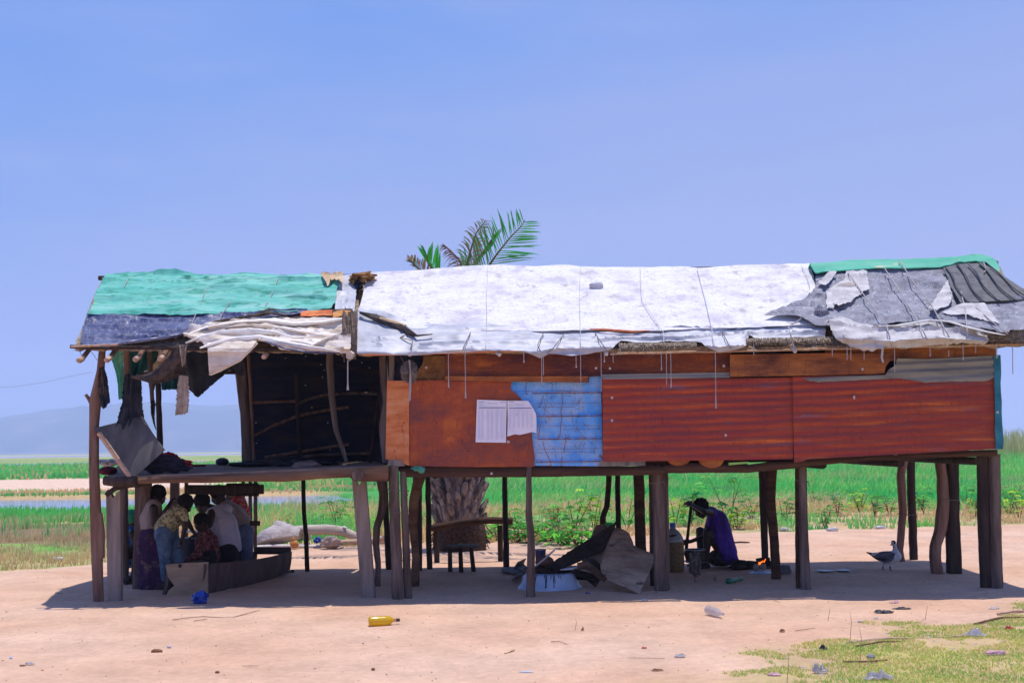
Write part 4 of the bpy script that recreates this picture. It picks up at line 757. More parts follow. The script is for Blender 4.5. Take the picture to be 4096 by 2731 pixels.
cloth("black_tarp", [(722, 1395), (835, 1380), (975, 1400)], [(745, 1548), (783, 1590), (845, 1540), (880, 1508), (905, 1478), (955, 1502), (975, 1500)], 14.5, m_black, "black plastic sheet with ragged lower edge behind the cream cloth flap", "tarpaulin", seed=9, nu=50, jag=4, left=[(722, 0), (728, 0), (745, 0)])
cloth("sack_strip", [(716, 1500), (752, 1504)], [(701, 1662), (752, 1650)], 13.0, m_tan, "beige sackcloth strip with red specks hanging alone in the stall opening", "cloth strip", seed=10, jag=5, nu=14, left=[(716, 0), (706, 0), (704, 0), (701, 0)], right=[(752, 0), (755, 0), (754, 0), (753, 0)], amp=.02)
cloth("cloth_strip", [(598, 1530), (622, 1532)], [(604, 1662), (620, 1660)], 14.0, m_brownrag, "thin grey twisted rag hanging beside the dark back post", "cloth strip", seed=11, jag=4, nu=8, right=[(622, 0), (610, 0), (621, 0), (620, 0)])
MB().loft([at(x, y, 14.0) for x, y in ((611, 1655), (616, 1690), (624, 1718))], [.02, .012, .004], n=6).build("rag_tail", m_brownrag, bpy.data.objects.get("hanging_rag"))
cloth("black_rag", [(398, 1470), (415, 1466)], [(402, 1622), (410, 1636), (441, 1608)], 13.15, m_black, "black rag snagged on the forked pole at the stall corner", "rag", seed=12, jag=3, nu=10, right=[(415, 0), (428, 0), (434, 0), (441, 0)], left=[(398, 0), (394, 0), (393, 0), (402, 0)])
cloth("brown_rag", [(395, 1485), (416, 1470)], [(392, 1580), (428, 1584)], 13.08, m_brownrag, "brown rag over the black one on the forked corner pole", "rag", seed=13, jag=3, nu=8)
# leaning board with its pole
def leanb(x, y, u, v): return at(x, y, lerp(13.22, 12.98, v)+.02*N(u*2, v*2))
o = MB().grid(cage([(374, 1712), (562, 1666)], [(538, 1908), (654, 1800)], 14, 14, leanb, 0, 1, left=[(374, 0), (456, 0), (538, 0)], right=[(562, 0), (608, 0), (658, 0)]), .03, (0, 1, .1)).build("leaning_board", mat("grey_board", [(.05, .05, .055), (.10, .095, .095), (.16, .15, .145)], 4, .8, .3, stretch=(1, 1, .3), rot=(0, .7, 0)))
tag(o, "dark grey board leaning on the stall deck beside the forked pole", "board")
o2 = MB().poly([at(562, 1667, 13.2), at(568, 1664, 13.2), at(624, 1760, 13.1), at(618, 1762, 13.1)], (0, .03, 0)).build("board_edge", m_woodg, o, smooth=False)
o = MB().loft([at(lerp(395, 528, i/8)+1.5*N(i, 3), lerp(1731, 1918, i/8), 12.93) for i in range(9)], [.026]*9, n=9, jit=.1).build("propping_pole", m_stickp)
tag(o, "pale stick propping the grey board from pole to deck edge", "pole")
def heap(name, c, r, m, label, cat, seed=1, jit=.5, jf=4, n=26, k=16, extra=()):
    mb = MB().ell(c, r, n=n, m=k, jit=jit, seed=seed, jf=jf)
    for cc, rr in extra: mb.ell(cc, rr, n=n, m=k, jit=jit, seed=seed+2, jf=jf)
    return tag(mb.build(name, m), label, cat)
zd = at(640, 1885, 13.3)
heap("clothes_pile", at(648, 1856, 13.35), (.24, .16, .085), mat("navy_cloth", [(.008, .008, .018), (.025, .025, .05), (.05, .04, .06)], 7, .9, .7), "navy clothes heaped on the stall deck against the grey board", "clothes", 1, .6, 5, extra=((at(598, 1836, 13.4), (.10, .1, .09)), (at(700, 1870, 13.35), (.14, .12, .045))))
heap("red_shirt", at(678, 1830, 13.5), (.085, .08, .055), mat("red_cloth", [(.22, .01, .015), (.38, .02, .03), (.5, .04, .05)], 8, .85, .5), "crumpled red shirt on top of the navy clothes heap", "shirt", 3, .6, 5, extra=((at(722, 1852, 13.45), (.11, .07, .035)), (at(745, 1868, 13.4), (.05, .06, .03))))
heap("basket", at(431, 1882, 13.6), (.10, .09, .05), mat("maroon_basket", [(.05, .005, .015), (.14, .015, .04)], 22, .8, .6), "maroon basket at the far left corner of the stall deck", "basket", 4, .15)
heap("white_bag", at(438, 1850, 13.8), (.12, .08, .035), m_ragw, "white plastic bag lying over the maroon basket", "bag", 5, .6, 5, extra=((at(408, 1845, 13.8), (.06, .05, .02)),))
heap("black_pot", at(889, 1846, 15.4), (.085, .08, .05), m_black, "round black pot at the back edge of the stall deck", "pot", 6, .1)
heap("dark_blanket", at(1080, 1862, 14.6), (.42, .3, .06), m_bluerag, "dark crumpled blanket spread on the stall deck by the dark wall", "blanket", 7, .7, 5, 34, 18, extra=((at(1230, 1858, 14.2), (.36, .22, .05)), (at(1150, 1842, 15.0), (.3, .2, .05))))
heap("grey_sack", at(1225, 1860, 13.7), (.14, .10, .045), m_deck, "grey dusty sack lying on the deck before the dark wall", "sack", 8, .5, 4)
heap("reed_mat", at(1045, 1886, 13.2), (.20, .08, .012), m_brownrag, "flattened brown reed scrap at the stall deck edge", "mat", 9, .6, 5)
heap("tan_scrap", at(1380, 1858, 13.6), (.025, .02, .01), m_stickp, "small tan wood chip on the right end of the stall deck", "scrap", 9, .4, 5, 10, 6)
heap("red_rag", at(795, 1862, 14.2), (.09, .06, .015), mat("dull_red_cloth", [(.10, .02, .02), (.2, .03, .04)], 9, .9, .4), "flat dull red rag behind the red shirt on the deck", "rag", 10, .5)
# net bundle and green bag on the house
mb = MB(); rnd = random.Random(5)
for i in range(75):
    c = at(1637, 1490, 12.95); a0 = rnd.uniform(0, 6.28); P = []
    for k in range(8):
        t = a0+k*.55; rr = rnd.uniform(.05, 1.05); P.append(c+V((.095*math.cos(t)*rr, .05*math.sin(t*1.7), .13*math.sin(t)*rr)))
    mb.loft(P, .0028, n=3)
o = tag(mb.build("fishing_net", m_cordd, smooth=False), "tangled fishing net bundle hung in the gap at the house corner", "fishing net")
MB().loft([at(1636, 1440, 12.95), at(1642, 1500, 12.93), at(1641, 1560, 12.9), at(1637, 1605, 12.88)], [.008, .012, .014, .006], n=6, jit=.3).build("net_tail", m_cord, o)
heap("green_bag", at(1672, 1873, 13.08), (.065, .03, .022), mat("green_film", [(.05, .3, .2), (.12, .45, .32)], 12, .4, .4), "green plastic bag caught under the rusty sheet's lower edge", "bag", 5, .7, 6, extra=((at(1685, 1880, 13.07), (.03, .02, .028)),))
post(house, [(1568, 1412), (1566, 1560)], [22, 20], m_woodg, footY=13.3, sink=0)
MB().grid([[at(x, y, 13.32) for x in (1548, 1578)] for y in (1415, 1470, 1520)], .02, (0, 1, 0)).build("wall_board", m_galv, house)
# papers
def paper(top, bot, left, right, label, seed, hdr, cols_, rows_, stain):
    mp_ = mat("paper_sheet", [(.76, .76, .92), (.86, .86, .97), (.9, .9, .97)], 5, .8, .1, stain=((.66, .54, .48), 5, stain))
    def d(x, y, u, v): return at(x, y, YW-.035)+V((0, -.012*N(x*.02, y*.015, seed)-.01*max(0, v-.85)*5*N(u*5, seed), 0))
    o = tag(MB().grid(cage(top, bot, 20, 26, d, 0, seed, left, right), .0015, (0, 1, 0)).build("paper_notice", mp_), label, "paper")
    ink = mat("printed_ink", [(.16, .19, .33), (.22, .25, .40)], 40, .9, 0); ink2 = mat("faint_print", [(.70, .71, .88), (.75, .76, .9)], 60, .9, 0)
    mb = MB(); mb2 = MB()
    for (x0, x1, y, h) in hdr: mb.grid([[at(lerp(x0, x1, i/8), y+q*h/2, YW-.042-.006*0)+V((0, -.012*N(lerp(x0, x1, i/8)*.02, y*.015, seed), 0)) for i in range(9)] for q in (-1, 1)], .0004, (0, 1, 0))
    rnd = random.Random(seed)
    for y in rows_:
        for (x0, x1) in cols_:
            xe = lerp(x0, x1, rnd.uniform(.6, 1)); mb2.grid([[at(lerp(x0, xe, i/2), y+q*.9, YW-.0415)+V((0, -.012*N(lerp(x0, xe, i/2)*.02, y*.015, seed), 0)) for i in range(3)] for q in (-1, 1)], .0003, (0, 1, 0))
    mb.build("printed_lines", ink, o, smooth=False); tag(mb2.build("printed_rows", ink2, o, smooth=False), kind="stuff")
    return o
paper([(1908, 1598), (2027, 1602)], [(1902, 1768), (2024, 1770)], [(1908, 0), (1902, 0)], [(2027, 0), (2025, 0), (2024, 0)], "whole sheet of printed paper, left of two on the rusty wall", 1, [(1915, 2022, 1630.5, 3.0), (1914, 1938, 1608, 1.5), (2000, 2024, 1609, 1.5), (1950, 1990, 1613, 1), (1914, 1935, 1618, 1.2)], [(1912, 1922), (1926, 1936), (1948, 1958), (1964, 1974), (1982, 1996), (2002, 2012), (2014, 2020)], np.arange(1640, 1757, 3.4), .72)
paper([(2029, 1602), (2060, 1602), (2113, 1603)], [(2029, 1745), (2060, 1736), (2078, 1739), (2110, 1732), (2130, 1727), (2145, 1732)], [(2029, 0), (2031, 0), (2029, 0)], [(2113, 0), (2130, 0), (2144, 0), (2146, 0), (2146, 0), (2145, 0)], "torn stained paper sheet with ragged lower edge, right of two", 2, [(2036, 2128, 1632, 3.0), (2036, 2056, 1608, 1.5), (2036, 2054, 1620, 1.2), (2060, 2100, 1618, 1)], [(2036, 2046), (2052, 2062), (2070, 2080), (2088, 2098), (2106, 2116), (2122, 2132)], np.arange(1642, 1712, 3.4), .60)
heap("paper_scrap", at(2033, 1766, YW-.05), (.017, .008, .014), m_ragw, "tiny crumpled white scrap stuck under the two paper sheets", "paper", 2, .6, 6, 10, 8)
# wire running off to the left
P = [(-60, 1552), (60, 1546), (180, 1528), (300, 1500), (372, 1488)]
tag(MB().loft([at(*pl(P, i/14), 13.0) for i in range(15)], .0016, n=4).build("wire", m_cordd), "thin wire stretching from the forked pole out to the left", "wire")
tag(MB().loft([at(*pl([(418, 1452), (470, 1425), (530, 1400)], i/6), 13.1) for i in range(7)], .003, n=4).build("wire", m_cordd), "short thin wire slanting up under the left end of the stall roof", "wire")
# ---------------- people ----------------
def c4(x, y): return 2640+x/3.92, 1950+y/3.92
def c3(x, y): return 480+x/3.267, 1900+y/3.267
def hand(mb, w, d, nrm, s=1.0, curl=.9, thumb=1):
    """palm + five fingers; w wrist, d pointing direction, nrm back of hand"""
    d = d.normalized(); nrm = (nrm-d*nrm.dot(d)).normalized(); side = d.cross(nrm)*thumb
    mb.cap(w, .022*s, w+d*.045*s, .026*s); c = w+d*.05*s
    mb.ell(c+d*.01*s, (.04*s, .018*s, .04*s), Matrix((side, nrm, d)).transposed())
    for i, L in enumerate((.066, .076, .07, .055)):
        b = c+d*.035*s+side*(.028-.019*i)*s; a = curl; p1 = b+(d*math.cos(a*.5)-nrm*math.sin(a*.5))*L*.45*s; p2 = p1+(d*math.cos(a*1.6)-nrm*math.sin(a*1.6))*L*.3*s; p3 = p2+(d*math.cos(a*2.4)-nrm*math.sin(a*2.4))*L*.28*s
        mb.cap(b-d*.01*s, .0095*s, p1, .009*s, 8); mb.cap(p1, .009*s, p2, .0085*s, 8); mb.cap(p2, .0085*s, p3, .0075*s, 8)
    t0 = w+d*.02*s+side*.03*s; t1 = t0+(side*.6+d*.7-nrm*.3)*.035*s; t2 = t1+(d*.7-nrm*.7)*.03*s
    mb.cap(w+d*.012*s, .013*s, t0, .012*s, 8); mb.cap(t0, .0115*s, t1, .010*s, 8); mb.cap(t1, .010*s, t2, .0085*s, 8)
def head(mb, c, fwd, up, s=1.0, neck=None, neckr=.05):
    fwd = fwd.normalized(); up = (up-fwd*up.dot(fwd)).normalized(); sd = fwd.cross(up); M3 = Matrix((sd, fwd, up)).transposed()
    mb.ell(c+up*.02*s-fwd*.012*s, (.073*s, .092*s, .088*s), M3, 16, 12)
    mb.ell(c-up*.045*s+fwd*.025*s, (.052*s, .058*s, .062*s), M3, 14, 10)
    mb.ell(c-up*.092*s+fwd*.052*s, (.026*s, .022*s, .02*s), M3)
    mb.ell(c+up*.028*s+fwd*.066*s, (.05*s, .018*s, .013*s), M3)
    mb.cap(c+up*.012*s+fwd*.080*s, .008*s, c-up*.024*s+fwd*.094*s, .014*s, 8)
    for q in (-1, 1):
        mb.ell(c-up*.026*s+fwd*.086*s+sd*q*.012*s, (.009*s,)*3); mb.ell(c+sd*q*.074*s-up*.005*s-fwd*.008*s, (.009*s, .018*s, .027*s), M3)
    mb.ell(c-up*.053*s+fwd*.083*s, (.024*s, .011*s, .007*s), M3); mb.ell(c-up*.066*s+fwd*.080*s, (.021*s, .011*s, .008*s), M3)
    if neck is not None: mb.cap(neck, neckr*s*1.1, c-up*.05*s-fwd*.02*s, neckr*s)
    return M3, sd, fwd, up
def face(root, c, M3, sd, fwd, up, s, hair_r=(.086, .103, .098), hm=None, label=None, hname="hair", jit=.12):
    MB().ell(c+up*.036*s-fwd*.024*s, tuple(q*s for q in hair_r), M3, 26, 18, jit=jit, seed=c.x*7, jf=16).build(hname, hm or m_hair, root)
    for q in (-1, 1):
        e = MB().ell(c+up*.006*s+fwd*.079*s+sd*q*.030*s, (.0105*s,)*3, n=10, m=8).build("eye", m_eye, root)
        MB().ell(c+up*.006*s+fwd*.0875*s+sd*q*.030*s, (.006*s,)*3, n=8, m=6).build("pupil", m_hair, e)
def limb(mb, P, rs):
    for a, b, ra, rb in zip(P, P[1:], rs, rs[1:]): mb.cap(a, ra, b, rb)
def foot(mb, an, d, s=1.0, zg=0):
    d = V((d[0], d[1], 0)).normalized(); h = V((an.x, an.y, zg+.028*s))
    mb.cap(an, .036*s, h-d*.02*s, .034*s); mb.cap(h-d*.03*s, .030*s, h+d*.12*s, .028*s); mb.cap(h+d*.10*s, .030*s, h+d*.16*s+V((0, 0, -.008)), .018*s)
    sd = V((-d.y, d.x, 0))
    for i in range(5): q = h+d*(.165-.012*i)*s+sd*(.024-.013*i)*s+V((0, 0, -.014*s)); mb.cap(q-d*.03*s, .010*s, q+d*.014*s, .009*s if i else .012*s, 8)
# --- woman pounding, purple dress
YP = 16.0
def w4(x, y, dy=0): return at(*c4(x, y), YP+dy)
r = thing("person", (w4(850, 1190).x, YP, 0), "person in purple dress sitting low, pounding with a long pestle in a pot", "person")
b = MB(); hc = w4(645, 335, -.02); fw = (w4(520, 440)-w4(640, 330)); fw.y = -.05; up = (w4(760, 230)-w4(640, 380)); up.y = 0
fw = V((-.78, -.12, -.62)); up = V((-.62, 0, .78))
hh = head(b, hc, fw, up, 1.0, w4(800, 400), .046)
sh1, sh2 = w4(822, 395, -.14), w4(800, 420, .14)
el1, el2 = w4(690, 372, -.30), w4(700, 760, .02); h1, h2 = w4(500, 270, -.10), w4(470, 845, -.06)
limb(b, [w4(800, 400), w4(900, 520), w4(960, 700), w4(950, 860)], [.06, .12, .11, .13]); b.cap(sh1, .055, sh2, .055)
limb(b, [sh1, el1, h1], [.048, .036, .024]); limb(b, [sh2, el2, h2], [.046, .035, .024])
hand(b, h1, (w4(455, 240, -.06)-h1), V((0, -1, .6)), 1.0, 1.0, -1); hand(b, h2, (w4(420, 850, -.04)-h2), V((0, -1, .3)), 1.0, 1.0, 1)
hp1, hp2 = w4(930, 900, -.09), w4(950, 890, .10); kn1, kn2 = w4(748, 705, -.12), w4(630, 680, .12); an1, an2 = w4(722, 1130, -.12), w4(640, 1120, .12)
limb(b, [hp1, kn1, lerp(kn1, an1, .35), an1], [.088, .062, .056, .034]); limb(b, [hp2, kn2, lerp(kn2, an2, .35), an2], [.085, .060, .054, .034])
foot(b, an1, (-1, -.15)); foot(b, an2, (-1, .05))
b.fuse("body", m_skin, r, .0075, 4); face(r, hc, *hh, 1.0, (.088, .108, .10), jit=.25)
d_ = MB(); limb(d_, [w4(815, 395), w4(905, 510), w4(965, 690), w4(985, 850)], [.085, .135, .132, .15]); d_.cap(w4(820, 395, -.13), .066, w4(810, 400, .13), .062); d_.ell(w4(800, 560), (.06, .12, .08))
limb(d_, [w4(980, 860), w4(880, 760, -.10)], [.15, .085]); limb(d_, [w4(980, 860, .1), w4(880, 760, .10)], [.14, .08])
d_.cap(w4(985, 860), .15, w4(1060, 1010, -.02), .13); d_.cap(w4(1060, 1010, -.02), .13, w4(1130, 1120, -.03), .085)
for i in range(9):
    t = i/8; d_.cap(w4(lerp(880, 1040, t), lerp(800, 800, t), lerp(-.18, -.12, t)), .03, w4(lerp(975, 1225, t), lerp(1020, 1150, t)-20*math.sin(t*3), lerp(-.17, -.10, t)), .022, 8)
m_purple = mat("purple_dress", [(.025, .01, .14), (.06, .02, .26), (.12, .045, .44)], 9, .85, .9, stretch=(1, 1, .25), bscale=12, dist=.04)
d_.fuse("dress", m_purple, r, .011, 3)
o = MB().loft([w4(lerp(494, 400, i/8), lerp(205, 1060, i/8), -.06-.02*i/8) for i in range(9)], [.016, .017, .018, .018, .019, .020, .021, .023, .024], n=10, jit=.08).build("pestle", m_char); tag(o, "long dark wooden pestle held upright by the person in purple", "pestle")
mb = MB().loft([w4(560, 1150, -.2), w4(560, 1130, -.2), w4(552, 1050, -.2), w4(545, 985, -.2), w4(545, 970, -.2), w4(545, 975, -.2), w4(552, 1060, -.2)], [.10, .125, .135, .128, .13, .115, .11], n=24)
o = mb.build("cooking_pot", m_char); tag(o, "dark round pot the pestle stands in, behind the hen", "pot")
MB().loft([w4(545, 968, -.2)+V((.134*math.cos(t), .134*math.sin(t), 0)) for t in np.linspace(0, 6.283, 25)], .007, n=6).build("rim", m_metal, o)
o = MB().loft([w4(545, 1178, -.2), w4(545, 1150, -.2), w4(545, 1140, -.2), w4(545, 1150, -.2)], [.10, .16, .165, .10], n=26).build("basin", m_metal); tag(o, "shallow metal basin on the ground under the cooking pot", "basin")
o = MB().ell(w4(865, 1100, -.02)+V((0, 0, 0)), (.095, .11, .10), n=22, m=14, jit=.12, seed=3).ell(w4(980, 1150, .05), (.16, .12, .06), jit=.2).build("low_stool", m_char); tag(o, "dark rounded block used as seat by the person in purple", "stool")
# --- group of children under the stall
m_teev = mat("patterned_shirt", [(.10, .09, .04), (.34, .31, .17), (.45, .40, .22)], 30, .9, .8, lo=.42, hi=.55, bscale=9, dist=.04)
m_jean = mat("worn_jeans", [(.03, .06, .11), (.08, .14, .22), (.17, .24, .33)], 8, .9, .8, stain=((.33, .35, .36), 5, .64), bscale=9, dist=.04)
m_jean2 = mat("blue_jeans", [(.06, .09, .17), (.13, .18, .29), (.18, .24, .36)], 8, .9, .8, bscale=9, dist=.04)
m_maroon = mat("maroon_print", [(.05, .012, .02), (.16, .04, .05), (.30, .14, .12)], 26, .9, .3, lo=.4, hi=.62)
m_vest = mat("white_vest", [(.42, .42, .54), (.5, .5, .62), (.55, .55, .65)], 5, .85, .8, bscale=8, dist=.04)
m_beige = mat("beige_shirt", [(.22, .18, .17), (.32, .27, .25), (.38, .32, .29)], 6, .9, .8, bscale=8, dist=.04)
m_skirt = mat("purple_print_wrap", [(.02, .009, .03), (.045, .016, .06), (.07, .028, .085)], 9, .9, .4, stain=((.17, .10, .10), 7, .54))
m_bluep = mat("blue_print_cloth", [(.01, .05, .25), (.02, .2, .5), (.1, .45, .7)], 26, .9, .3, lo=.4, hi=.6)
m_redp = mat("red_print_cloth", [(.25, .02, .02), (.5, .04, .04), (.6, .35, .3)], 30, .9, .3, lo=.4, hi=.62)
m_short = mat("black_shorts", [(.01, .01, .018), (.02, .02, .03)], 9, .9, .3)
def P3(x, y, Y): return at(*c3(x, y), Y)
# jeans child, bent forward
Y = 14.35; r = thing("person", (P3(590, 1440, Y).x, Y, 0), "child in speckled shirt and ripped jeans bending forward under the stall", "person")
b = MB(); hc = P3(852, 385, Y); f = V((.75, .2, -.6)); u = V((.6, 0, .75)); hh = head(b, hc, f, u, .92, P3(775, 440, Y), .045)
sA, sB = P3(800, 500, Y-.12), P3(800, 470, Y+.13); eA, eB = P3(850, 680, Y-.14), P3(900, 640, Y+.15); wA, wB = P3(810, 840, Y-.1), P3(960, 740, Y+.1)
limb(b, [P3(780, 460, Y), P3(690, 560, Y), P3(580, 690, Y)], [.06, .10, .10]); b.cap(sA, .045, sB, .045)
limb(b, [sA, eA, wA], [.042, .034, .022]); limb(b, [sB, eB, wB], [.042, .034, .022])
for w_, d0 in ((wA, V((-.1, 0, -1))), (wB, V((.5, .2, -.6)))): hand(b, w_, d0, V((1, 0, 0)), .85)
hA, hB = P3(570, 760, Y-.07), P3(650, 760, Y+.08); kA, kB = P3(590, 1080, Y-.06), P3(750, 1050, Y+.05); aA, aB = P3(592, 1400, Y-.04), P3(800, 1390, Y+.12)
limb(b, [hA, kA, lerp(kA, aA, .3), aA], [.075, .052, .046, .03]); limb(b, [hB, kB, lerp(kB, aB, .3), aB], [.075, .052, .046, .03]); foot(b, aA, (1, -.2), .85); foot(b, aB, (1, 0), .85)
b.fuse("body", m_skin, r, .009, 4); face(r, hc, *hh, .92)
d_ = MB(); limb(d_, [P3(775, 460, Y), P3(690, 560, Y), P3(575, 680, Y)], [.09, .125, .12]); d_.cap(P3(810, 480, Y-.12), .06, P3(845, 560, Y-.13), .05); d_.cap(P3(810, 470, Y+.12), .06, P3(850, 540, Y+.14), .05); d_.fuse("shirt", m_teev, r, .012, 3)
d_ = MB(); d_.ell(P3(570, 760, Y), (.115, .13, .13)); limb(d_, [hA, kA, P3(600, 1340, Y-.05)], [.10, .072, .058]); limb(d_, [hB, kB, P3(790, 1330, Y+.1)], [.10, .075, .06]); d_.fuse("jeans", m_jean, r, .012, 3)
# standing one behind the thick post, purple wrap
Y = 14.5; r = thing("person", (P3(430, 1400, Y).x, Y, 0), "person in beige top and purple patterned wrap standing behind the thick stall post", "person")
b = MB(); hc = P3(500, 275, Y+.1); f = V((.9, -.1, -.4)); u = V((.3, 0, .95)); hh = head(b, hc, f, u, 1, P3(440, 370, Y), .05)
sA, sB = P3(440, 430, Y-.13), P3(420, 420, Y+.15); eA, eB = P3(450, 640, Y-.18), P3(560, 520, Y+.15); wA, wB = P3(560, 500, Y-.15), P3(640, 390, Y+.05)
limb(b, [P3(430, 400, Y), P3(400, 540, Y), P3(400, 740, Y), P3(410, 820, Y)], [.07, .12, .11, .12]); b.cap(sA, .05, sB, .05); limb(b, [sA, eA, wA], [.048, .038, .025]); limb(b, [sB, eB, wB], [.045, .036, .024])
hand(b, wA, V((.6, 0, .7)), V((-.7, 0, .7)), .95); hand(b, wB, V((.5, 0, .8)), V((-.7, 0, .7)), .95)
for q in (-.08, .09): limb(b, [P3(410, 830, Y+q), P3(420, 1130, Y+q), P3(405, 1400, Y+q)], [.085, .06, .035]); foot(b, P3(405, 1400, Y+q), (.7, -.4))
b.fuse("body", m_skin, r, .0095, 4); face(r, hc, *hh, 1)
d_ = MB(); limb(d_, [P3(425, 430, Y), P3(395, 560, Y), P3(400, 740, Y)], [.115, .14, .125]); d_.fuse("top", m_beige, r, .013, 3)
d_ = MB(); limb(d_, [P3(410, 770, Y), P3(415, 900, Y), P3(430, 1430, Y)], [.15, .185, .18])
for i in range(8): t = i/7; d_.cap(P3(lerp(340, 480, t), 800, Y-.12), .03, P3(lerp(320, 545, t), 1420, Y-.14), .032, 8)
d_.fuse("wrap_skirt", m_skirt, r, .013, 3)
# seated child in maroon
Y = 14.95; r = thing("person", (P3(1130, 1100, Y).x, Y, 0), "small child in maroon printed shirt sitting behind the wooden canoe end", "person")
b = MB(); hc = P3(1060, 625, Y-.1); f = V((-.7, -.5, -.45)); u = V((-.3, 0, .95)); hh = head(b, hc, f, u, .92, P3(1110, 740, Y), .045)
limb(b, [P3(1110, 760, Y), P3(1140, 900, Y), P3(1160, 1080, Y)], [.06, .11, .12]); eA, wA = P3(1030, 1030, Y-.2), P3(870, 1115, Y-.25); limb(b, [P3(1040, 830, Y-.12), eA, wA], [.042, .034, .022]); limb(b, [P3(1210, 830, Y+.1), P3(1250, 1010, Y), P3(1150, 1080, Y-.2)], [.042, .034, .022])
hand(b, wA, V((-1, -.1, -.2)), V((0, 0, 1)), .8); hand(b, P3(1150, 1080, Y-.2), V((-1, -.1, 0)), V((0, 0, 1)), .8)
for q in (-.1, .1): limb(b, [P3(1160, 1080, Y+q), P3(1000, 1080, Y+q), P3(990, 1330, Y+q)], [.075, .055, .03]); foot(b, P3(990, 1330, Y+q), (-1, 0), .8)
b.fuse("body", m_skin, r, .009, 4); face(r, hc, *hh, .92)
d_ = MB(); limb(d_, [P3(1110, 790, Y), P3(1140, 900, Y), P3(1165, 1090, Y)], [.105, .135, .145]); limb(d_, [P3(1045, 840, Y-.12), P3(1030, 1020, Y-.2), P3(900, 1105, Y-.25)], [.06, .055, .042]); d_.cap(P3(1210, 830, Y+.08), .06, P3(1250, 1000, Y), .055); d_.fuse("shirt", m_maroon, r, .012, 3)
d_ = MB()
for q in (-.1, .1): limb(d_, [P3(1160, 1080, Y+q), P3(1010, 1080, Y+q)], [.105, .08])
d_.fuse('shorts', m_short, r, .012, 3)
# white vest
Y = 15.25; r = thing("person", (P3(1400, 1100, Y).x, Y, 0), "person in white sleeveless vest seen from behind, leaning left beside the canoe", "person")
b = MB(); hc = P3(1070, 375, Y+.05); f = V((-.75, .35, -.45)); u = V((-.35, 0, .93)); hh = head(b, hc, f, u, 1.05, P3(1220, 450, Y), .055)
limb(b, [P3(1230, 470, Y), P3(1330, 640, Y), P3(1400, 880, Y), P3(1410, 1000, Y)], [.08, .14, .13, .14]); b.cap(P3(1200, 500, Y-.08), .06, P3(1420, 460, Y+.1), .055)
limb(b, [P3(1195, 510, Y-.1), P3(1170, 640, Y-.28), P3(1010, 780, Y-.1)], [.056, .045, .028]); limb(b, [P3(1420, 470, Y+.12), P3(1440, 700, Y+.3), P3(1200, 800, Y+.3)], [.052, .04, .026])
hand(b, P3(1010, 780, Y-.1), V((-1, 0, -.3)), V((0, 0, 1)), 1); hand(b, P3(1200, 800, Y+.3), V((-1, 0, -.2)), V((0, 0, 1)), 1)
for q in (-.12, .12): limb(b, [P3(1410, 1010, Y+q), P3(1240, 1060, Y+q), P3(1240, 1330, Y+q)], [.095, .068, .038]); foot(b, P3(1240, 1330, Y+q), (-1, 0), .95)
b.fuse("body", m_skin, r, .0095, 4); face(r, hc, *hh, 1.05)
d_ = MB(); limb(d_, [P3(1270, 520, Y), P3(1340, 650, Y), P3(1400, 880, Y), P3(1412, 950, Y)], [.13, .185, .175, .17]); d_.cap(P3(1215, 475, Y), .08, P3(1390, 450, Y+.05), .08); d_.fuse("vest", m_vest, r, .012, 3)
d_ = MB(); limb(d_, [P3(1410, 1010, Y-.12), P3(1245, 1055, Y-.12)], [.125, .095]); limb(d_, [P3(1410, 1010, Y+.12), P3(1245, 1055, Y+.12)], [.125, .095]); d_.ell(P3(1410, 1010, Y), (.17, .2, .12)); d_.fuse("shorts", m_short, r, .013, 3)
# beige shirt, jeans, bending
Y = 15.75; r = thing("person", (P3(1640, 1200, Y).x, Y, 0), "person in beige shirt and pale blue jeans bending forward behind the white vest", "person")
b = MB(); hc = P3(1280, 270, Y); f = V((-.8, -.25, -.5)); u = V((-.45, 0, .9)); hh = head(b, hc, f, u, 1.02, P3(1370, 390, Y), .052)
limb(b, [P3(1400, 410, Y), P3(1500, 520, Y), P3(1610, 700, Y)], [.08, .13, .13]); limb(b, [P3(1420, 470, Y-.14), P3(1440, 640, Y-.2), P3(1250, 720, Y-.2)], [.05, .04, .026]); limb(b, [P3(1400, 430, Y+.14), P3(1330, 640, Y+.2), P3(1200, 700, Y+.2)], [.05, .04, .026])
hand(b, P3(1250, 720, Y-.2), V((-1, 0, -.3)), V((0, 0, 1)), 1); hand(b, P3(1200, 700, Y+.2), V((-1, 0, -.3)), V((0, 0, 1)), 1)
for q in (-.1, .1): limb(b, [P3(1620, 730, Y+q), P3(1650, 1000, Y+q), P3(1640, 1270, Y+q)], [.095, .062, .036]); foot(b, P3(1640, 1270, Y+q), (-1, 0), 1)
b.fuse("body", m_skin, r, .0095, 4); face(r, hc, *hh, 1.02)
d_ = MB(); limb(d_, [P3(1400, 440, Y), P3(1500, 540, Y), P3(1610, 690, Y)], [.12, .16, .15]); d_.cap(P3(1420, 470, Y-.14), .075, P3(1440, 620, Y-.2), .06); d_.fuse("shirt", m_beige, r, .013, 3)
d_ = MB(); d_.ell(P3(1620, 740, Y), (.13, .15, .13))
for q in (-.1, .1): limb(d_, [P3(1625, 750, Y+q), P3(1655, 1000, Y+q), P3(1640, 1240, Y+q)], [.12, .085, .065])
d_.fuse("jeans", m_jean2, r, .013, 3)
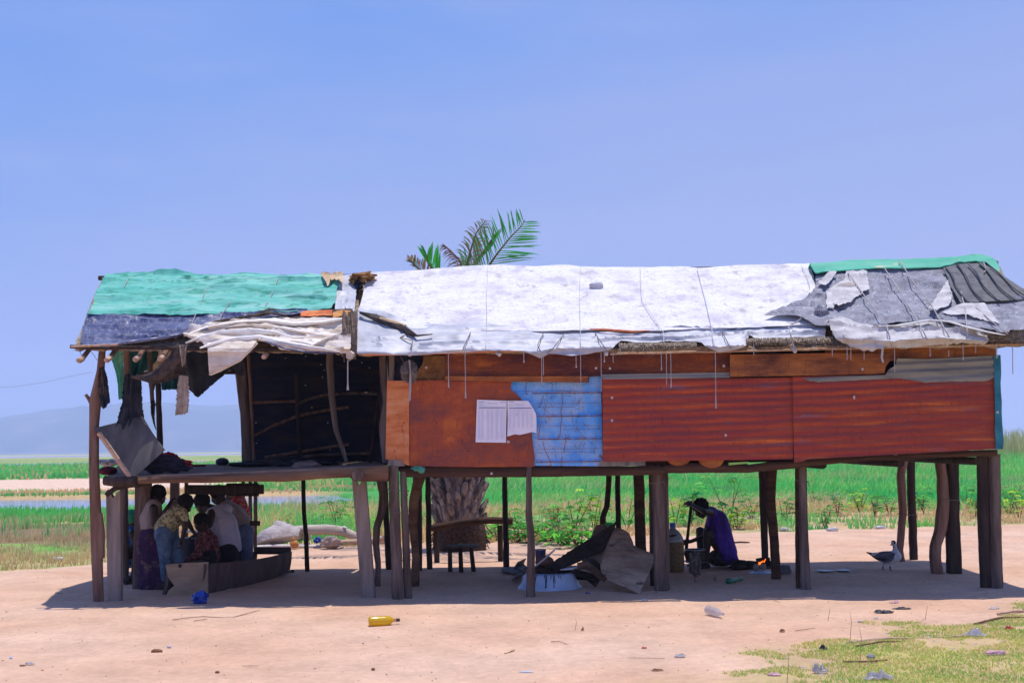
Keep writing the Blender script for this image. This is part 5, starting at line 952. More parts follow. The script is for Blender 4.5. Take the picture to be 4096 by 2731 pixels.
# red print, behind
Y = 16.15; r = thing("person", (P3(1560, 1200, Y).x, Y, 0), "person in red printed shirt mostly hidden at the back of the group", "person")
b = MB(); hc = P3(1470, 250, Y); f = V((-.9, -.2, -.3)); u = V((-.1, 0, 1)); hh = head(b, hc, f, u, 1, P3(1520, 330, Y), .05); limb(b, [P3(1530, 350, Y), P3(1560, 500, Y), P3(1570, 760, Y)], [.07, .12, .12]); limb(b, [P3(1520, 380, Y+.14), P3(1470, 560, Y+.15), P3(1380, 600, Y+.1)], [.05, .04, .026]); hand(b, P3(1380, 600, Y+.1), V((-1, 0, 0)), V((0, 0, 1)), 1)
limb(b, [P3(1560, 390, Y-.14), P3(1590, 600, Y-.12), P3(1500, 680, Y-.1)], [.05, .04, .026]); hand(b, P3(1500, 680, Y-.1), V((-1, 0, 0)), V((0, 0, 1)), 1)
for q in (-.1, .1): limb(b, [P3(1570, 780, Y+q), P3(1570, 1000, Y+q), P3(1570, 1240, Y+q)], [.09, .06, .036]); foot(b, P3(1570, 1240, Y+q), (-1, 0), 1)
b.fuse("body", m_skin, r, .011, 4); face(r, hc, *hh, 1, (.09, .106, .10), m_beige, hname="cap", jit=.02)
d_ = MB(); limb(d_, [P3(1540, 370, Y), P3(1560, 500, Y), P3(1570, 720, Y)], [.12, .145, .14]); d_.cap(P3(1560, 390, Y-.14), .07, P3(1590, 590, Y-.12), .055); d_.fuse("shirt", m_redp, r, .014, 3)
d_ = MB()
for q in (-.1, .1): limb(d_, [P3(1570, 760, Y+q), P3(1570, 1000, Y+q), P3(1570, 1200, Y+q)], [.12, .08, .06])
d_.fuse("trousers", m_short, r, .014, 3)
# green headwrap, blue print, crouching far left
Y = 15.6; r = thing("person", (P3(165, 1200, Y).x, Y, 0), "crouching person with green headscarf and blue printed dress between the left posts", "person")
b = MB(); hc = P3(150, 590, Y); f = V((.75, -.3, -.3)); u = V((.2, 0, .98)); hh = head(b, hc, f, u, .95, P3(140, 690, Y), .05); limb(b, [P3(140, 710, Y), P3(140, 850, Y), P3(130, 1000, Y)], [.06, .11, .12]); limb(b, [P3(160, 760, Y-.12), P3(200, 900, Y-.15), P3(270, 850, Y-.15)], [.045, .036, .024]); hand(b, P3(270, 850, Y-.15), V((1, 0, 0)), V((0, 0, 1)), .9)
for q in (-.12, .12): limb(b, [P3(135, 1010, Y+q), P3(230, 900, Y+q), P3(180, 1250, Y+q)], [.085, .062, .034]); foot(b, P3(180, 1250, Y+q), (1, -.3), .9)
b.fuse("body", m_skin, r, .0095, 4); face(r, hc, *hh, .95, (.092, .108, .105), mat("green_scarf", [(.02, .22, .10), (.05, .4, .2)], 9, .9, .5), hname="headscarf", jit=.06)
d_ = MB(); limb(d_, [P3(140, 740, Y), P3(140, 860, Y), P3(130, 1010, Y), P3(120, 1080, Y)], [.10, .13, .15, .13]); d_.cap(P3(140, 1010, Y), .13, P3(215, 930, Y-.02), .09); d_.fuse("dress", m_bluep, r, .012, 3)
# dark drum the group gathers round, sandals
o = MB().loft([P3(950, 1420, 15.6), P3(950, 1400, 15.6), P3(950, 1000, 15.6), P3(950, 830, 15.6), P3(950, 815, 15.6), P3(950, 850, 15.6)], [.19, .2, .2, .2, .2, .18], n=26).build("drum", m_black); tag(o, "black drum standing in the middle of the gathered group", "drum")
MB().loft([P3(950, 735, 15.6), P3(950, 728, 15.6)], [.16, .16], n=20).build("tray", m_metal, o)
# ---------------- things under and around the house ----------------
# canoe end
A, B_, Cc, D_ = V((-3.90, 13.83, 0)), V((-3.44, 13.80, 0)), V((-2.86, 15.85, 0)), V((-3.36, 15.95, 0))
m_hull = mat("dark_hull_wood", [(.05, .035, .035), (.10, .07, .068), (.14, .10, .09)], 9, .9, .5, stretch=(1, 1, .3)); m_hullp = mat("pale_hull_wood", [(.20, .135, .085), (.33, .235, .15), (.42, .31, .21)], 9, .9, .4, stretch=(.3, 1, 1), stain=((.07, .045, .035), 6, .66))
r = thing("canoe_end", (-3.4, 14.8, 0), "sawn-off end of a wooden canoe lying on the shaded sand by the children", "boat")
def hullside(a, b, bul, name, m):
    g1 = []
    for i in range(9):
        v = i/8; row = []
        for j in range(25):
            t = j/24; p = lerp(a, b, t); n_ = V((b.y-a.y, a.x-b.x, 0)).normalized(); p = p+n_*(bul*math.sin(math.pi*t)*.9-.05*(1-v)**2); z = .335-.045*t-.02*math.sin(math.pi*t)
            row.append(V((p.x, p.y, max(0, lerp(-.02, z, v)+(.07*t**3 if v < .2 else 0)))))
        g1.append(row)
    return MB().grid(g1, .035, (-1 if bul > 0 else 1, 0, 0)).build(name, m, r)
hullside(B_, Cc, .10, "side", m_hull); hullside(A, D_, -.08, "side", m_hull)
MB().poly([V((A.x+.09, A.y, .10)), V((A.x+.02, A.y, .19)), V((A.x-.01, A.y, .33)), V((A.x+.2, A.y-.01, .345)), V((B_.x+.01, B_.y, .355)), V((B_.x+.01, B_.y, 0)), V((A.x+.0, A.y, -.01)), V((A.x+.03, A.y, .05))], (0, .045, 0)).build("transom", m_hullp, r, smooth=False)
MB().grid([[V((lerp(lerp(A.x, B_.x, u), lerp(D_.x, Cc.x, u), v), lerp(13.86, 15.85, v), .05)) for u in (0, .5, 1)] for v in np.linspace(0, 1, 5)], .03, (0, 0, -1)).build("bottom", m_hull, r)
MB().loft([V((Cc.x-.02, Cc.y, .30)), V((D_.x, D_.y, .30))], .03, .05, n=8).build("end_rib", m_hull, r)
MB().loft([at(720+4*math.cos(t), 2262+5*math.sin(t), 13.79) for t in np.linspace(0, 6.28, 12)], .008, n=6).build("rope_eye", m_char, r)
def heapg(name, px, py, r_, m, label, cat, seed=1, jit=.5, jf=4, z=None, n=22, k=14, lift=1.0, dY=0):
    p = gnd(px, py); p.y += dY+r_[1]; p.z = r_[2]*.75*lift
    return tag(MB().ell(p, r_, n=n, m=k, jit=jit, seed=seed, jf=jf).build(name, m), label, cat)
# blue tarp scrap at the feet, shoes and small rags by the left posts
m_bsc = mat("deep_blue_film", [(.01, .03, .22), (.02, .07, .42), (.35, .42, .6)], 14, .4, .5, lo=.4, hi=.72)
heapg("plastic_sheet", 640, 2352, (.16, .06, .02), m_bsc, "flat blue plastic sheet at the bending child's feet", "plastic", 2, .5)
heapg("plastic_bag", 795, 2414, (.075, .05, .07), m_bsc, "blue and white crumpled plastic packet near the shadow edge", "packet", 3, .7, 6)
heapg("paper_scrap", 915, 2358, (.055, .02, .005), m_ragw, "flat white paper strip on the sand right of the canoe end", "paper", 4, .3)
heapg("rag_heap", 510, 2338, (.075, .06, .05), m_brownrag, "small dark rag heap between the left stall posts", "rag", 5, .8, 6)
heapg("stone", 1168, 2290, (.03, .03, .022), m_char, "small dark stone right of the canoe end", "stone", 6, .3)
# three-legged stool / bench behind
Y = gnd(1855, 2285).y; r = thing("stool", (at(1855, 2200, Y).x, Y, 0), "small wooden bench with three visible legs in front of the palm trunk", "stool")
MB().loft([at(x, y, Y) for x, y in ((1790, 2186), (1830, 2184), (1880, 2182), (1917, 2184))], [.14, .16, .16, .13], [.018, .022, .022, .018], n=12, jit=.1, power=3).build("seat", m_wood, r)
for x0, x1, yb, dY in ((1799, 1801, 2284, 0), (1841, 1845, 2289, -.06), (1884, 1895, 2286, 0)): MB().loft([at(x0, 2188, Y+dY), at(x1, yb, Y+dY)-V((0, 0, .02))], [.028, .031], n=9, jit=.1, frame='post').build("leg", m_woodd, r)
heap("green_leaf", at(1842, 2174, Y), (.03, .02, .006), mat("fresh_leaf", [(.08, .3, .03), (.15, .45, .05)], 9, .6, .2), "fresh green leaf lying on the small bench", "leaf", 2, .3)
# leaning pole rail by the palm
tag(MB().loft([at(*pl([(1725, 2112), (1850, 2090), (1960, 2080), (2051, 2084)], i/12), 17.2) for i in range(13)], .05, n=9, jit=.12, frame=None).build("log_rail", m_beamd), "long crooked pole lying across in front of the palm base", "log")
for x, yb in ((1745, 2235), (2000, 2238)): tag(MB().loft([at(x, 2100, 17.25), at(x+3, yb, 17.25)-V((0, 0, .05))], .04, n=8, jit=.12, frame='post').build("forked_stake", m_woodd), "stake holding the %s end of the crooked pole" % ("left" if x < 1800 else "right"), "stake")
# driftwood, sacks, gourd
P = [(1165, 2122), (1230, 2120), (1310, 2118), (1370, 2124), (1430, 2148), (1500, 2162), (1545, 2165)]
Yd = gnd(1300, 2185).y
r = tag(MB().loft([at(x, y, Yd+.3) for x, y in P], [.07, .085, .09, .085, .07, .06, .04], n=14, jit=.25, seed=3).build("driftwood_log", mat("bleached_wood", [(.35, .27, .22), (.5, .42, .36), (.6, .52, .45)], 9, .9, .6, stretch=(.2, 1, 1))), "bleached driftwood log lying behind the stall at the weed edge", "log")
MB().loft([at(1362, 2122, Yd+.3), at(1376, 2108, Yd+.25), at(1390, 2112, Yd+.2)], [.04, .025, .01], n=8, jit=.3).build("branch_stub", m_stub, r)
tag(MB().loft([at(x, y, Yd) for x, y in ((1360, 2170), (1440, 2166), (1540, 2152))], .06, .05, n=10, jit=.15, seed=8).build("pale_log", m_stickp), "straight pale log lying below the driftwood log", "log")
tag(MB().loft([at(x, y, Yd-.2) for x, y in ((1020, 2188), (1100, 2184), (1290, 2186))], .045, .035, n=10, jit=.2, seed=8).build("pale_plank", m_stub), "pale plank on the sand under the grey sack", "plank")
m_sackg = mat("grey_sack_cloth", [(.30, .25, .25), (.42, .37, .37), (.52, .46, .46)], 6, .9, .7, dist=.03)
mb = MB(); Ys = gnd(1130, 2185).y
mb.loft([at(x, y, Ys) for x, y in ((1030, 2170), (1060, 2150), (1110, 2135), (1160, 2130), (1200, 2135))], [.06, .22, .30, .22, .10], [.08, .13, .17, .15, .08], n=16, jit=.35, seed=2)
mb.ell(at(1120, 2118, Ys), (.16, .15, .14), jit=.5, jf=5); tag(mb.build("grey_sack", m_sackg), "large crumpled grey sack on the sand behind the stall", "sack")
heap("gourd", at(1178, 2176, Ys-.5), (.07, .07, .065), mat("orange_gourd", [(.35, .12, .03), (.55, .22, .06)], 5, .6, .15), "round orange gourd beside the large grey sack", "gourd", 1, .06, extra=((at(1174, 2160, Ys-.5), (.03, .03, .05)),))
heap("tan_sack", at(1328, 2170, Ys-.6), (.17, .12, .09), mat("tan_sack_cloth", [(.35, .27, .22), (.5, .4, .34)], 5, .9, .7, dist=.03), "tan and grey sack slumped in front of the driftwood log", "sack", 6, .5, 4)
heap("blue_bag", at(1272, 2160, Ys-.4), (.06, .06, .05), m_bsc, "small blue plastic bag left of the tan slumped sack", "bag", 6, .6, 5)
heap("white_bag", at(1215, 2140, Ys+.3), (.12, .1, .09), m_ragw, "white plastic bag behind the orange gourd", "bag", 9, .6, 5)
# pile by the basin
c = gnd(2203, 2364); c = V((c.x, c.y+.34, 0)); m_enam = mat("pale_blue_enamel", [(.30, .38, .52), (.40, .48, .62), (.48, .55, .66)], 5, .35, .1, spec=.6, stain=((.02, .025, .03), 9, .69))
r = tag(MB().loft([c+V((0, 0, z)) for z in (.0, .012, .05, .11, .155, .17, .17)], [.365, .36, .325, .305, .285, .26, .02], n=40).build("enamel_basin", m_enam), "pale blue enamel basin turned upside down with black drips down its side", "basin")
mb = MB()
for a, L, w_ in ((-.72, .09, .006), (-.55, .12, .005), (-.50, .10, .006), (-.20, .03, .006), (-.14, .13, .011), (.02, .04, .005), (.10, .13, .006), (.14, .08, .004), (.28, .03, .004), (-.9, .06, .005), (.35, .05, .003)):
    P = []
    for k in range(6):
        z = .166-L*k/5; rr = np.interp(z, [0, .012, .05, .11, .155, .17], [.365, .36, .325, .305, .285, .262])+.002; t = a*1.15; P.append(c+V((rr*math.sin(t), -rr*math.cos(t), z)))
    mb.loft(P, [w_, w_*.9, w_, w_*.8, w_*.7, w_*1.1], .003, n=6)
tag(mb.build("tar_drips", m_black, r), kind="stuff")
top = c+V((-.02, 0, .17)); rnd = random.Random(3); mb = MB()
for i in range(420):
    a = rnd.uniform(0, 6.28); q = rnd.uniform(.02, .24); p = top+V((q*math.cos(a)*1.05, q*math.sin(a)*.6-.03, rnd.uniform(0, .07))); d = V((rnd.uniform(-1, 1), rnd.uniform(-1, .4), rnd.uniform(-.8, .25))).normalized()*rnd.uniform(.05, .14)
    mb.loft([p, p+d*.5+V((0, 0, .01)), p+d], [.004, .003, .002], n=3)
tag(mb.build("burnt_grass", m_char, smooth=False), "blackened grass and ash heaped over the upturned basin", "burnt grass", kind='stuff')
m_clay = mat("brown_clay", [(.06, .03, .022), (.15, .075, .05), (.24, .13, .09)], 9, .9, .4)
for x, y, rr, lab, sd in ((2170, 2290, (.10, .09, .08), "dark brown clay pot lying on the upturned basin", 1), (2196, 2296, (.075, .06, .05), "reddish clay shard on the basin beside the clay pot", 5), (2178, 2244, (.10, .09, .06), "brown bark lump on top of the clay pot", 8)):
    tag(MB().ell(at(x, y, c.y-.02), rr, n=20, m=14, jit=.35, seed=sd, jf=4).build("clay_pot" if sd == 1 else ("clay_shard" if sd == 5 else "bark_lump"), m_clay), lab, "pot" if sd == 1 else ("shard" if sd == 5 else "bark"))
r = tag(MB().loft([at(2162, y, 14.3) for y in (2262, 2196, 2195, 2200, 2250)], [.055, .063, .066, .058, .05], n=24).build("tin_can", mat("printed_tin", [(.04, .04, .10), (.10, .08, .14), (.35, .05, .04)], 9, .4, .1, lo=.4, hi=.6)), "large printed tin behind the thin centre post", "tin"); 
for x in (2158,):
    g0 = gnd(2162, 2300); MB().loft([at(2162, 2262, 14.3), V((at(2162, 2262, 14.3).x, 14.3, 0))], [.055, .05], n=20).build("tin_base", m_char, r)
MB().loft([at(2162, 2196, 14.3)+V((.066*math.cos(t), .066*math.sin(t), 0)) for t in np.linspace(0, 6.283, 22)], .004, n=5).build("rim", m_metal, r)
tag(MB().loft([at(2143, 2262, 13.5), at(2180, 2232, 13.5), at(2219, 2198, 13.5)], [.012, .012, .010], n=8).build("metal_pipe", m_metal), "short grey pipe sticking up out of the burnt pile", "pipe")
# dark corrugated piece
def dq(x, y, u, v):
    p = at(x, y, lerp(13.7, 14.3, u)); return p+V((0, .012*math.sin(v*2*math.pi*7), .008*math.cos(v*2*math.pi*7)))
tag(MB().grid(cage([(2196, 2258), (2466, 2087)], [(2226, 2286), (2440, 2194)], 40, 42, dq, 4, 3, jagtop=4), .006, (0, 1, 0)).build("corrugated_sheet", mat("blackened_steel", [(.02, .018, .02), (.05, .04, .04), (.09, .07, .065)], 6, .8, .3, stretch=(.4, 1, 1))), "dark corrugated metal sheet leaning over the burnt pile", "metal sheet")
m_slab = mat("weathered_slab", [(.20, .125, .085), (.38, .265, .18), (.52, .39, .28)], 3.5, .95, .7, stretch=(.5, 1, 1), stain=[((.07, .045, .035), 5, .60), ((.42, .34, .28), 12, .64)], dist=.03)
o = [(2459, 2118), (2480, 2119), (2504, 2125), (2527, 2150), (2531, 2178), (2545, 2190), (2566, 2206), (2592, 2210), (2619, 2219), (2619, 2235), (2612, 2262), (2590, 2310), (2558, 2374), (2530, 2362), (2504, 2351), (2480, 2342), (2455, 2336), (2432, 2316), (2412, 2298), (2400, 2270), (2425, 2200)]
def slabpt(x, y): return at(x, y, lerp(14.2, 13.25, (y-2118)/256))
LR = [(2116, 2462, 2478), (2124, 2456, 2502), (2135, 2450, 2518), (2160, 2440, 2529), (2185, 2430, 2537), (2198, 2424, 2560), (2210, 2419, 2590), (2220, 2415, 2618), (2240, 2408, 2617), (2262, 2402, 2610), (2285, 2405, 2599), (2304, 2420, 2590), (2322, 2442, 2581), (2340, 2482, 2572), (2358, 2524, 2565), (2376, 2556, 2561)]
g1 = [[slabpt(lerp(a, b_, j/24)+1.5*N(y*.07, j, 2)*(j in (0, 24)), y+1.5*N(j*.4, y))+V((0, -.035*abs(N(j*.16, y*.018, 4))-.012*N(j*.5, y*.05, 8), 0)) for j in range(25)] for (y, a, b_) in [pl(LR, k/44) for k in range(45)]]
tag(MB().grid(g1, .10, (0, 1, .1)).build("wooden_slab", m_slab), "broken pale wooden slab leaning against the central posts", "slab")
o = [(2368, 2150), (2385, 2112), (2410, 2104), (2430, 2112), (2440, 2200), (2420, 2270), (2390, 2266), (2352, 2240)]
tag(MB().poly([at(x, y, lerp(14.6, 14.1, (y-2104)/166)) for x, y in o], (0, .06, .03)).build("wooden_slab", m_slab, smooth=False), "second slab half hidden behind the dark corrugated sheet", "slab")
tag(MB().poly([at(2418, 2089, 14.9), at(2452, 2090, 14.9), at(2446, 2104, 14.9), at(2422, 2106, 14.9)], (0, .03, 0)).build("plastic_scrap", mat("bright_green_plastic", [(.02, .35, .05), (.04, .5, .08)], 5, .5, 0), smooth=False), "bright green plastic piece behind the top of the corrugated sheet", "plastic")
r = tag(MB().loft([at(x, y, 13.75) for x, y in ((2310, 2262), (2345, 2258), (2375, 2275), (2400, 2300), (2424, 2318))], [.035, .05, .045, .04, .03], n=14, jit=.6, seed=2).build("firewood_log", mat("split_wood", [(.05, .03, .02), (.13, .08, .055), (.22, .15, .10)], 8, .9, .7, stretch=(.4, 1, 1))), "knotty brown log lying between the basin and the broken slab", "log")
MB().loft([at(2240, 2278, 13.5), at(2290, 2272, 13.5), at(2308, 2266, 13.6)], [.006, .02, .008], n=8, jit=.2).build("splinter", m_metal, r)
for i, (P, rr, lab) in enumerate((([(2232, 2300), (2290, 2296), (2350, 2306), (2392, 2330)], .055, "dark chunky log low down between basin and broken slab"), ([(2330, 2240), (2370, 2252), (2420, 2290)], .05, "dark log wedged behind the knotty brown log"))):
    tag(MB().loft([at(x, y, 13.95-.1*i) for x, y in P], [rr*(.8+.3*(k % 2)) for k in range(len(P))], n=14, jit=.5, seed=i+7).build("firewood_log", m_char), lab, "log")
m_slate = mat("grey_offcut", [(.05, .05, .055), (.10, .095, .10), (.15, .14, .145)], 6, .8, .3)
for i, (q, lab) in enumerate((([(2004, 2282), (2040, 2275), (2078, 2292), (2070, 2300), (2012, 2292)], "flat grey offcut nearest the back post, left of the basin"), ([(2052, 2278), (2095, 2262), (2110, 2285), (2085, 2296)], "grey offcut tilted up behind the thin centre post"), ([(2046, 2327), (2066, 2306), (2096, 2300), (2098, 2322), (2070, 2331)], "grey offcut lying left of the upturned basin"), ([(2056, 2276), (2096, 2258), (2104, 2266), (2070, 2284)], "thin dark offcut on top of the grey ones left of the basin"))):
    tag(MB().poly([gnd(x, y)+V((0, 0, .012+.03*i*(k > 1))) for k, (x, y) in enumerate(q)], (0, 0, .015)).build("board_offcut", m_slate, smooth=False), lab, "offcut")
heapg("clay_shard", 2466, 2364, (.03, .02, .02), mat("ochre_shard", [(.3, .17, .05), (.5, .3, .1)], 9, .8, .2), "ochre shard on the sand before the broken slab", "shard", 2, .5, n=12, k=8)
# demijohn
Y = gnd(2700, 2284).y; X = at(2693, 2200, Y).x; k = .92
prof = [(0, .115), (.02, .13), (.10, .135), (.22, .134), (.34, .135), (.40, .132), (.45, .112), (.50, .075), (.53, .04), (.545, .034), (.60, .032)]
r = thing("water_bottle", (X, Y, 0), "large plastic water bottle with brown liquid and blue cap", "bottle")
m_amber = mat("brown_liquid", [(.10, .06, .02), (.17, .11, .035), (.24, .16, .06)], 22, .3, .3, stretch=(1, 1, 2)); m_pet = mat("cloudy_plastic", [(.22, .24, .26), (.34, .36, .38)], 8, .25, .2, spec=.7)
def ring(z, rr): return rr*(1+.012*math.sin(z*150))
lo = [q for q in np.linspace(0, .37, 30)]; MB().loft([V((X, Y, z)) for z in lo], [ring(z, np.interp(z, *zip(*prof))) for z in lo], n=30).build("filled_body", m_amber, r)
hi = [q for q in np.linspace(.372, .55, 18)]; MB().loft([V((X, Y, z)) for z in hi], [np.interp(z, *zip(*prof)) for z in hi], n=30).build("shoulder", m_pet, r)
MB().loft([V((X, Y, z)) for z in (.55, .552, .60, .605)], [.034, .038, .037, .03], n=20).build("cap", mat("blue_cap", [(.01, .12, .45), (.02, .2, .6)], 5, .4, 0), r)
MB().loft([V((X-.08, Y-.095, .44)), V((X-.02, Y-.115, .45)), V((X+.03, Y-.115, .46))], [.012, .016, .006], n=8, jit=.3).build("cord_handle", m_char, r)
# birds
def bird(name, label, parts_, m, extra, cat):
    mb = MB()
    for q in parts_:
        if len(q) == 4: mb.cap(q[0], q[1], q[2], q[3])
        else: mb.ell(q[0], q[1])
    base = min((V(q[0]) for q in parts_), key=lambda p: p.z); r = thing(name, (base.x, base.y, 0), label, cat); o = mb.fuse("body", m, r, .006, 4)
    for nm, qs, mm in extra:
        e = MB()
        for q in qs:
            if len(q) == 4: e.cap(q[0], q[1], q[2], q[3], 8)
            elif len(q) == 3: e.ell(q[0], q[1], q[2])
            else: e.ell(q[0], q[1])
        e.build(nm, mm, r)
    return r
Yk = gnd(3545, 2280).y
def c5(x, y, d=0): return at(3400+x/6.817, 2100+y/6.817, Yk+d)
m_dw = mat("white_feathers", [(.48, .47, .48), (.66, .65, .66), (.75, .74, .74)], 18, .85, .4); m_dg = mat("grey_brown_feathers", [(.05, .05, .06), (.12, .12, .14), (.24, .23, .26)], 16, .85, .5, stretch=(.4, 1, 1)); m_db = mat("black_feathers", [(.008, .008, .012), (.03, .028, .035)], 18, .8, .4); m_leg = mat("dark_leg_skin", [(.05, .03, .03), (.1, .06, .05)], 20, .7, .2)
bird("duck", "white and grey duck standing in the shade by the curved right posts, facing away", [(c5(1240, 850), .075, c5(1050, 880), .082), (c5(1050, 880), .082, c5(800, 850), .055), (c5(800, 840), .05, c5(600, 790), .022), (c5(1250, 800), .06, c5(1225, 620), .026), (c5(1225, 620), .026, c5(1200, 500), .026), (c5(1185, 475), (.032, .026, .03)),
    (c5(915, 1040, .03), .022, c5(893, 1110, .03), .012), (c5(1090, 1030, -.03), .022, c5(1092, 1110, -.03), .012)], m_dw,
    [("wing", [(c5(950, 830, -.075), (.13, .018, .045), Matrix.Rotation(-.12, 3, 'Y')), (c5(1020, 900, -.07), (.09, .02, .05), Matrix.Rotation(-.2, 3, 'Y'))], m_dg), ("wing", [(c5(950, 850, .07), (.13, .018, .05), Matrix.Rotation(-.1, 3, 'Y'))], m_dg), ("flight_feathers", [(c5(860, 920, -.08), (.085, .012, .018), Matrix.Rotation(.12, 3, 'Y'))], m_db), ("back_feathers", [(c5(960, 745), (.10, .06, .018), Matrix.Rotation(-.05, 3, 'Y'))], m_dg),
     ("tail", [(c5(640, 800), .022, c5(460, 738), .007), (c5(700, 850), .03, c5(500, 752), .006)], m_db), ("head_patch", [(c5(1215, 470, -.015), (.016, .018, .024)), (c5(1175, 425), (.022, .02, .008))], m_db), ("bill", [(c5(1150, 510), .010, c5(1112, 540), .006)], m_leg),
     ("leg", [(c5(893, 1100, .03), .010, c5(898, 1200, .03), .008), (c5(898, 1208, .03), .009, c5(945, 1218, .03), .006), (c5(898, 1208, .03), .009, c5(935, 1226, -.0), .006)], m_leg), ("leg", [(c5(1092, 1100, -.03), .010, c5(1095, 1205, -.03), .008), (c5(1095, 1212, -.03), .009, c5(1140, 1220, -.03), .006), (c5(1095, 1212, -.03), .009, c5(1120, 1228, -.06), .006)], m_leg)], "duck")
Yk = gnd(*c4(545, 1478)).y
def k4(x, y, d=0): return at(*c4(x, y), Yk+d)
m_hen = mat("speckled_hen_feathers", [(.04, .035, .03), (.12, .10, .085), (.24, .20, .17)], 34, .9, .6, stretch=(1, 1, .4)); m_foot = mat("pale_bird_leg", [(.25, .15, .12), (.35, .22, .17)], 20, .7, .2)
bird("hen", "speckled grey hen standing with tail raised in front of the water bottle", [(k4(560, 1220), .062, k4(560, 1300), .052), (k4(545, 1150), (.05, .085, .075)), (k4(600, 1300), .03, k4(620, 1370), .012), (k4(500, 1280), (.04, .05, .05)), (k4(500, 1160, -.06), .03, k4(480, 1050, -.12), .022), (k4(478, 1040, -.13), (.02, .026, .022)), (k4(550, 1330), .03, k4(546, 1390), .013)], m_hen,
    [("tail", [(k4(575, 1130, .06), .035, k4(540, 1010, .10), .02), (k4(590, 1120, .06), .03, k4(600, 1005, .11), .014), (k4(560, 1120, .06), .03, k4(510, 1015, .10), .012)], m_hen), ("wing", [(k4(615, 1220, -.03), (.022, .05, .075), Matrix.Rotation(.1, 3, 'Y'))], m_hen), ("wing", [(k4(490, 1230, -.03), (.02, .05, .075), Matrix.Rotation(-.1, 3, 'Y'))], m_hen),
     ("comb", [(k4(476, 1022, -.13), (.006, .018, .010))], m_redp), ("beak", [(k4(478, 1042, -.15), .007, k4(474, 1048, -.172), .003)], m_foot),
     ("leg", [(k4(548, 1385), .008, k4(545, 1465), .006), (k4(545, 1468), .006, k4(595, 1450), .004), (k4(545, 1468), .006, k4(540, 1488), .004), (k4(545, 1468), .006, k4(575, 1476), .004)], m_foot), ("leg", [(k4(575, 1370, .05), .008, k4(578, 1400, .07), .006), (k4(578, 1400, .07), .005, k4(600, 1410, .07), .004)], m_foot)], "hen")
Yk = gnd(*c4(870, 1474)).y; m_chk = mat("chick_down", [(.16, .13, .09), (.3, .25, .18)], 30, .95, .5)
bird("chick", "tiny pale chick standing alone to the right of the hen", [(k4(862, 1425), (.017, .022, .023)), (k4(858, 1385), (.012, .013, .012)), (k4(862, 1430), .014, k4(880, 1410), .006), (k4(868, 1450), .006, k4(869, 1466), .003)], m_chk, [("beak", [(k4(850, 1388, -.008), .004, k4(845, 1390, -.014), .002)], m_foot), ("leg", [(k4(866, 1450), .003, k4(868, 1474), .0025), (k4(868, 1474), .0025, k4(880, 1476), .002)], m_foot), ("leg", [(k4(874, 1450), .003, k4(876, 1472), .0025), (k4(876, 1472), .0025, k4(888, 1474), .002)], m_foot)], "chick")
# bottles
def bottle(name, a, b, r0, m, label, prof, capm=None, cap=True):
    a, b = V(a), V(b); o = MB().loft([lerp(a, b, t) for t, q in prof], [r0*q for t, q in prof], n=22).build(name, m); tag(o, label, "bottle")
    if capm: MB().loft([lerp(a, b, t) for t in (.94, .95, 1.06, 1.07)], [r0*.30, r0*.36, r0*.36, r0*.28], n=14).build("cap", capm, o); MB().loft([lerp(a, b, t) for t in (.88, .93)], [r0*.31, r0*.31], n=14).build("neck_band", m_redp, o)
    return o
BP = [(0, .80), (.02, .97), (.05, 1), (.30, .97), (.55, 1), (.66, .97), (.74, .80), (.82, .50), (.86, .30), (.97, .27)]
m_yel = mat("yellow_bottle", [(.75, .52, .015), (.92, .68, .03)], 4, .15, .05, spec=.8, transl=.5)
g0 = gnd(1474, 2506); g1 = gnd(1590, 2500); g0.z = g1.z = .045; g0.y += .03; g1.y += .03
bottle("yellow_bottle", g0, g1, .043, m_yel, "yellow plastic bottle with red neck lying on the sunlit sand", BP, mat("dark_cap", [(.05, .02, .02), (.1, .04, .03)], 5, .5, 0))
g0 = gnd(2832, 2452); g1 = gnd(2893, 2470); g0.z = g1.z = .035
bottle("clear_bottle", g0, g1, .042, m_clear, "clear crushed plastic bottle lying on sand right of the central posts", [(0, .8), (.03, 1), (.2, .85), (.4, .95), (.6, .9), (.75, .6), (.85, .33), (1, .33)])
m_grb = mat("green_glass", [(.005, .16, .07), (.01, .28, .12)], 9, .2, .1, spec=.8, transl=.3)
g0 = gnd(*c4(1062, 1515)); g1 = gnd(*c4(1282, 1475)); g0.z = .035; g1.z = .035
bottle("green_bottle", g0, g1, .032, m_grb, "crumpled green plastic bottle lying in the shade near the chick", [(0, .85), (.03, 1.1), (.2, .95), (.35, .7), (.5, .85), (.62, .6), (.8, .72), (.9, .8), (1, .7)])
# fire: logs, flames, plate
Yf = gnd(2960, 2275).y
def l8(x, y, d=0): return at(2700+x/4.704, 2130+y/4.704, Yf+d)
for i, (P, rr, lab) in enumerate((([(1060, 610), (1200, 590), (1330, 590)], .055, "thick grey fire log nearest the seated person"), ([(1250, 600), (1400, 590), (1560, 600)], .05, "charred log running into the left side of the fire"), ([(1530, 520), (1660, 500), (1780, 500)], .03, "thin charred log laid across the top of the fire"), ([(1650, 640), (1740, 600), (1850, 590)], .06, "blackened log at the right side of the fire"), ([(1130, 720), (1250, 700), (1330, 690)], .03, "small dark log on the ground in front of the fire logs"))):
    tag(MB().loft([l8(x, y, (i-2)*.05) for x, y in P], [rr*.9, rr, rr*.9], n=12, jit=.35, seed=i).build("fire_log", m_char), lab, "log", "logs of the cooking fire")
tag(MB().ell(l8(1500, 640, .1), (.30, .2, .03), n=24, m=10, jit=.4).build("ash_bed", m_char), "flat dark bed of ash under the cooking fire", "ash")
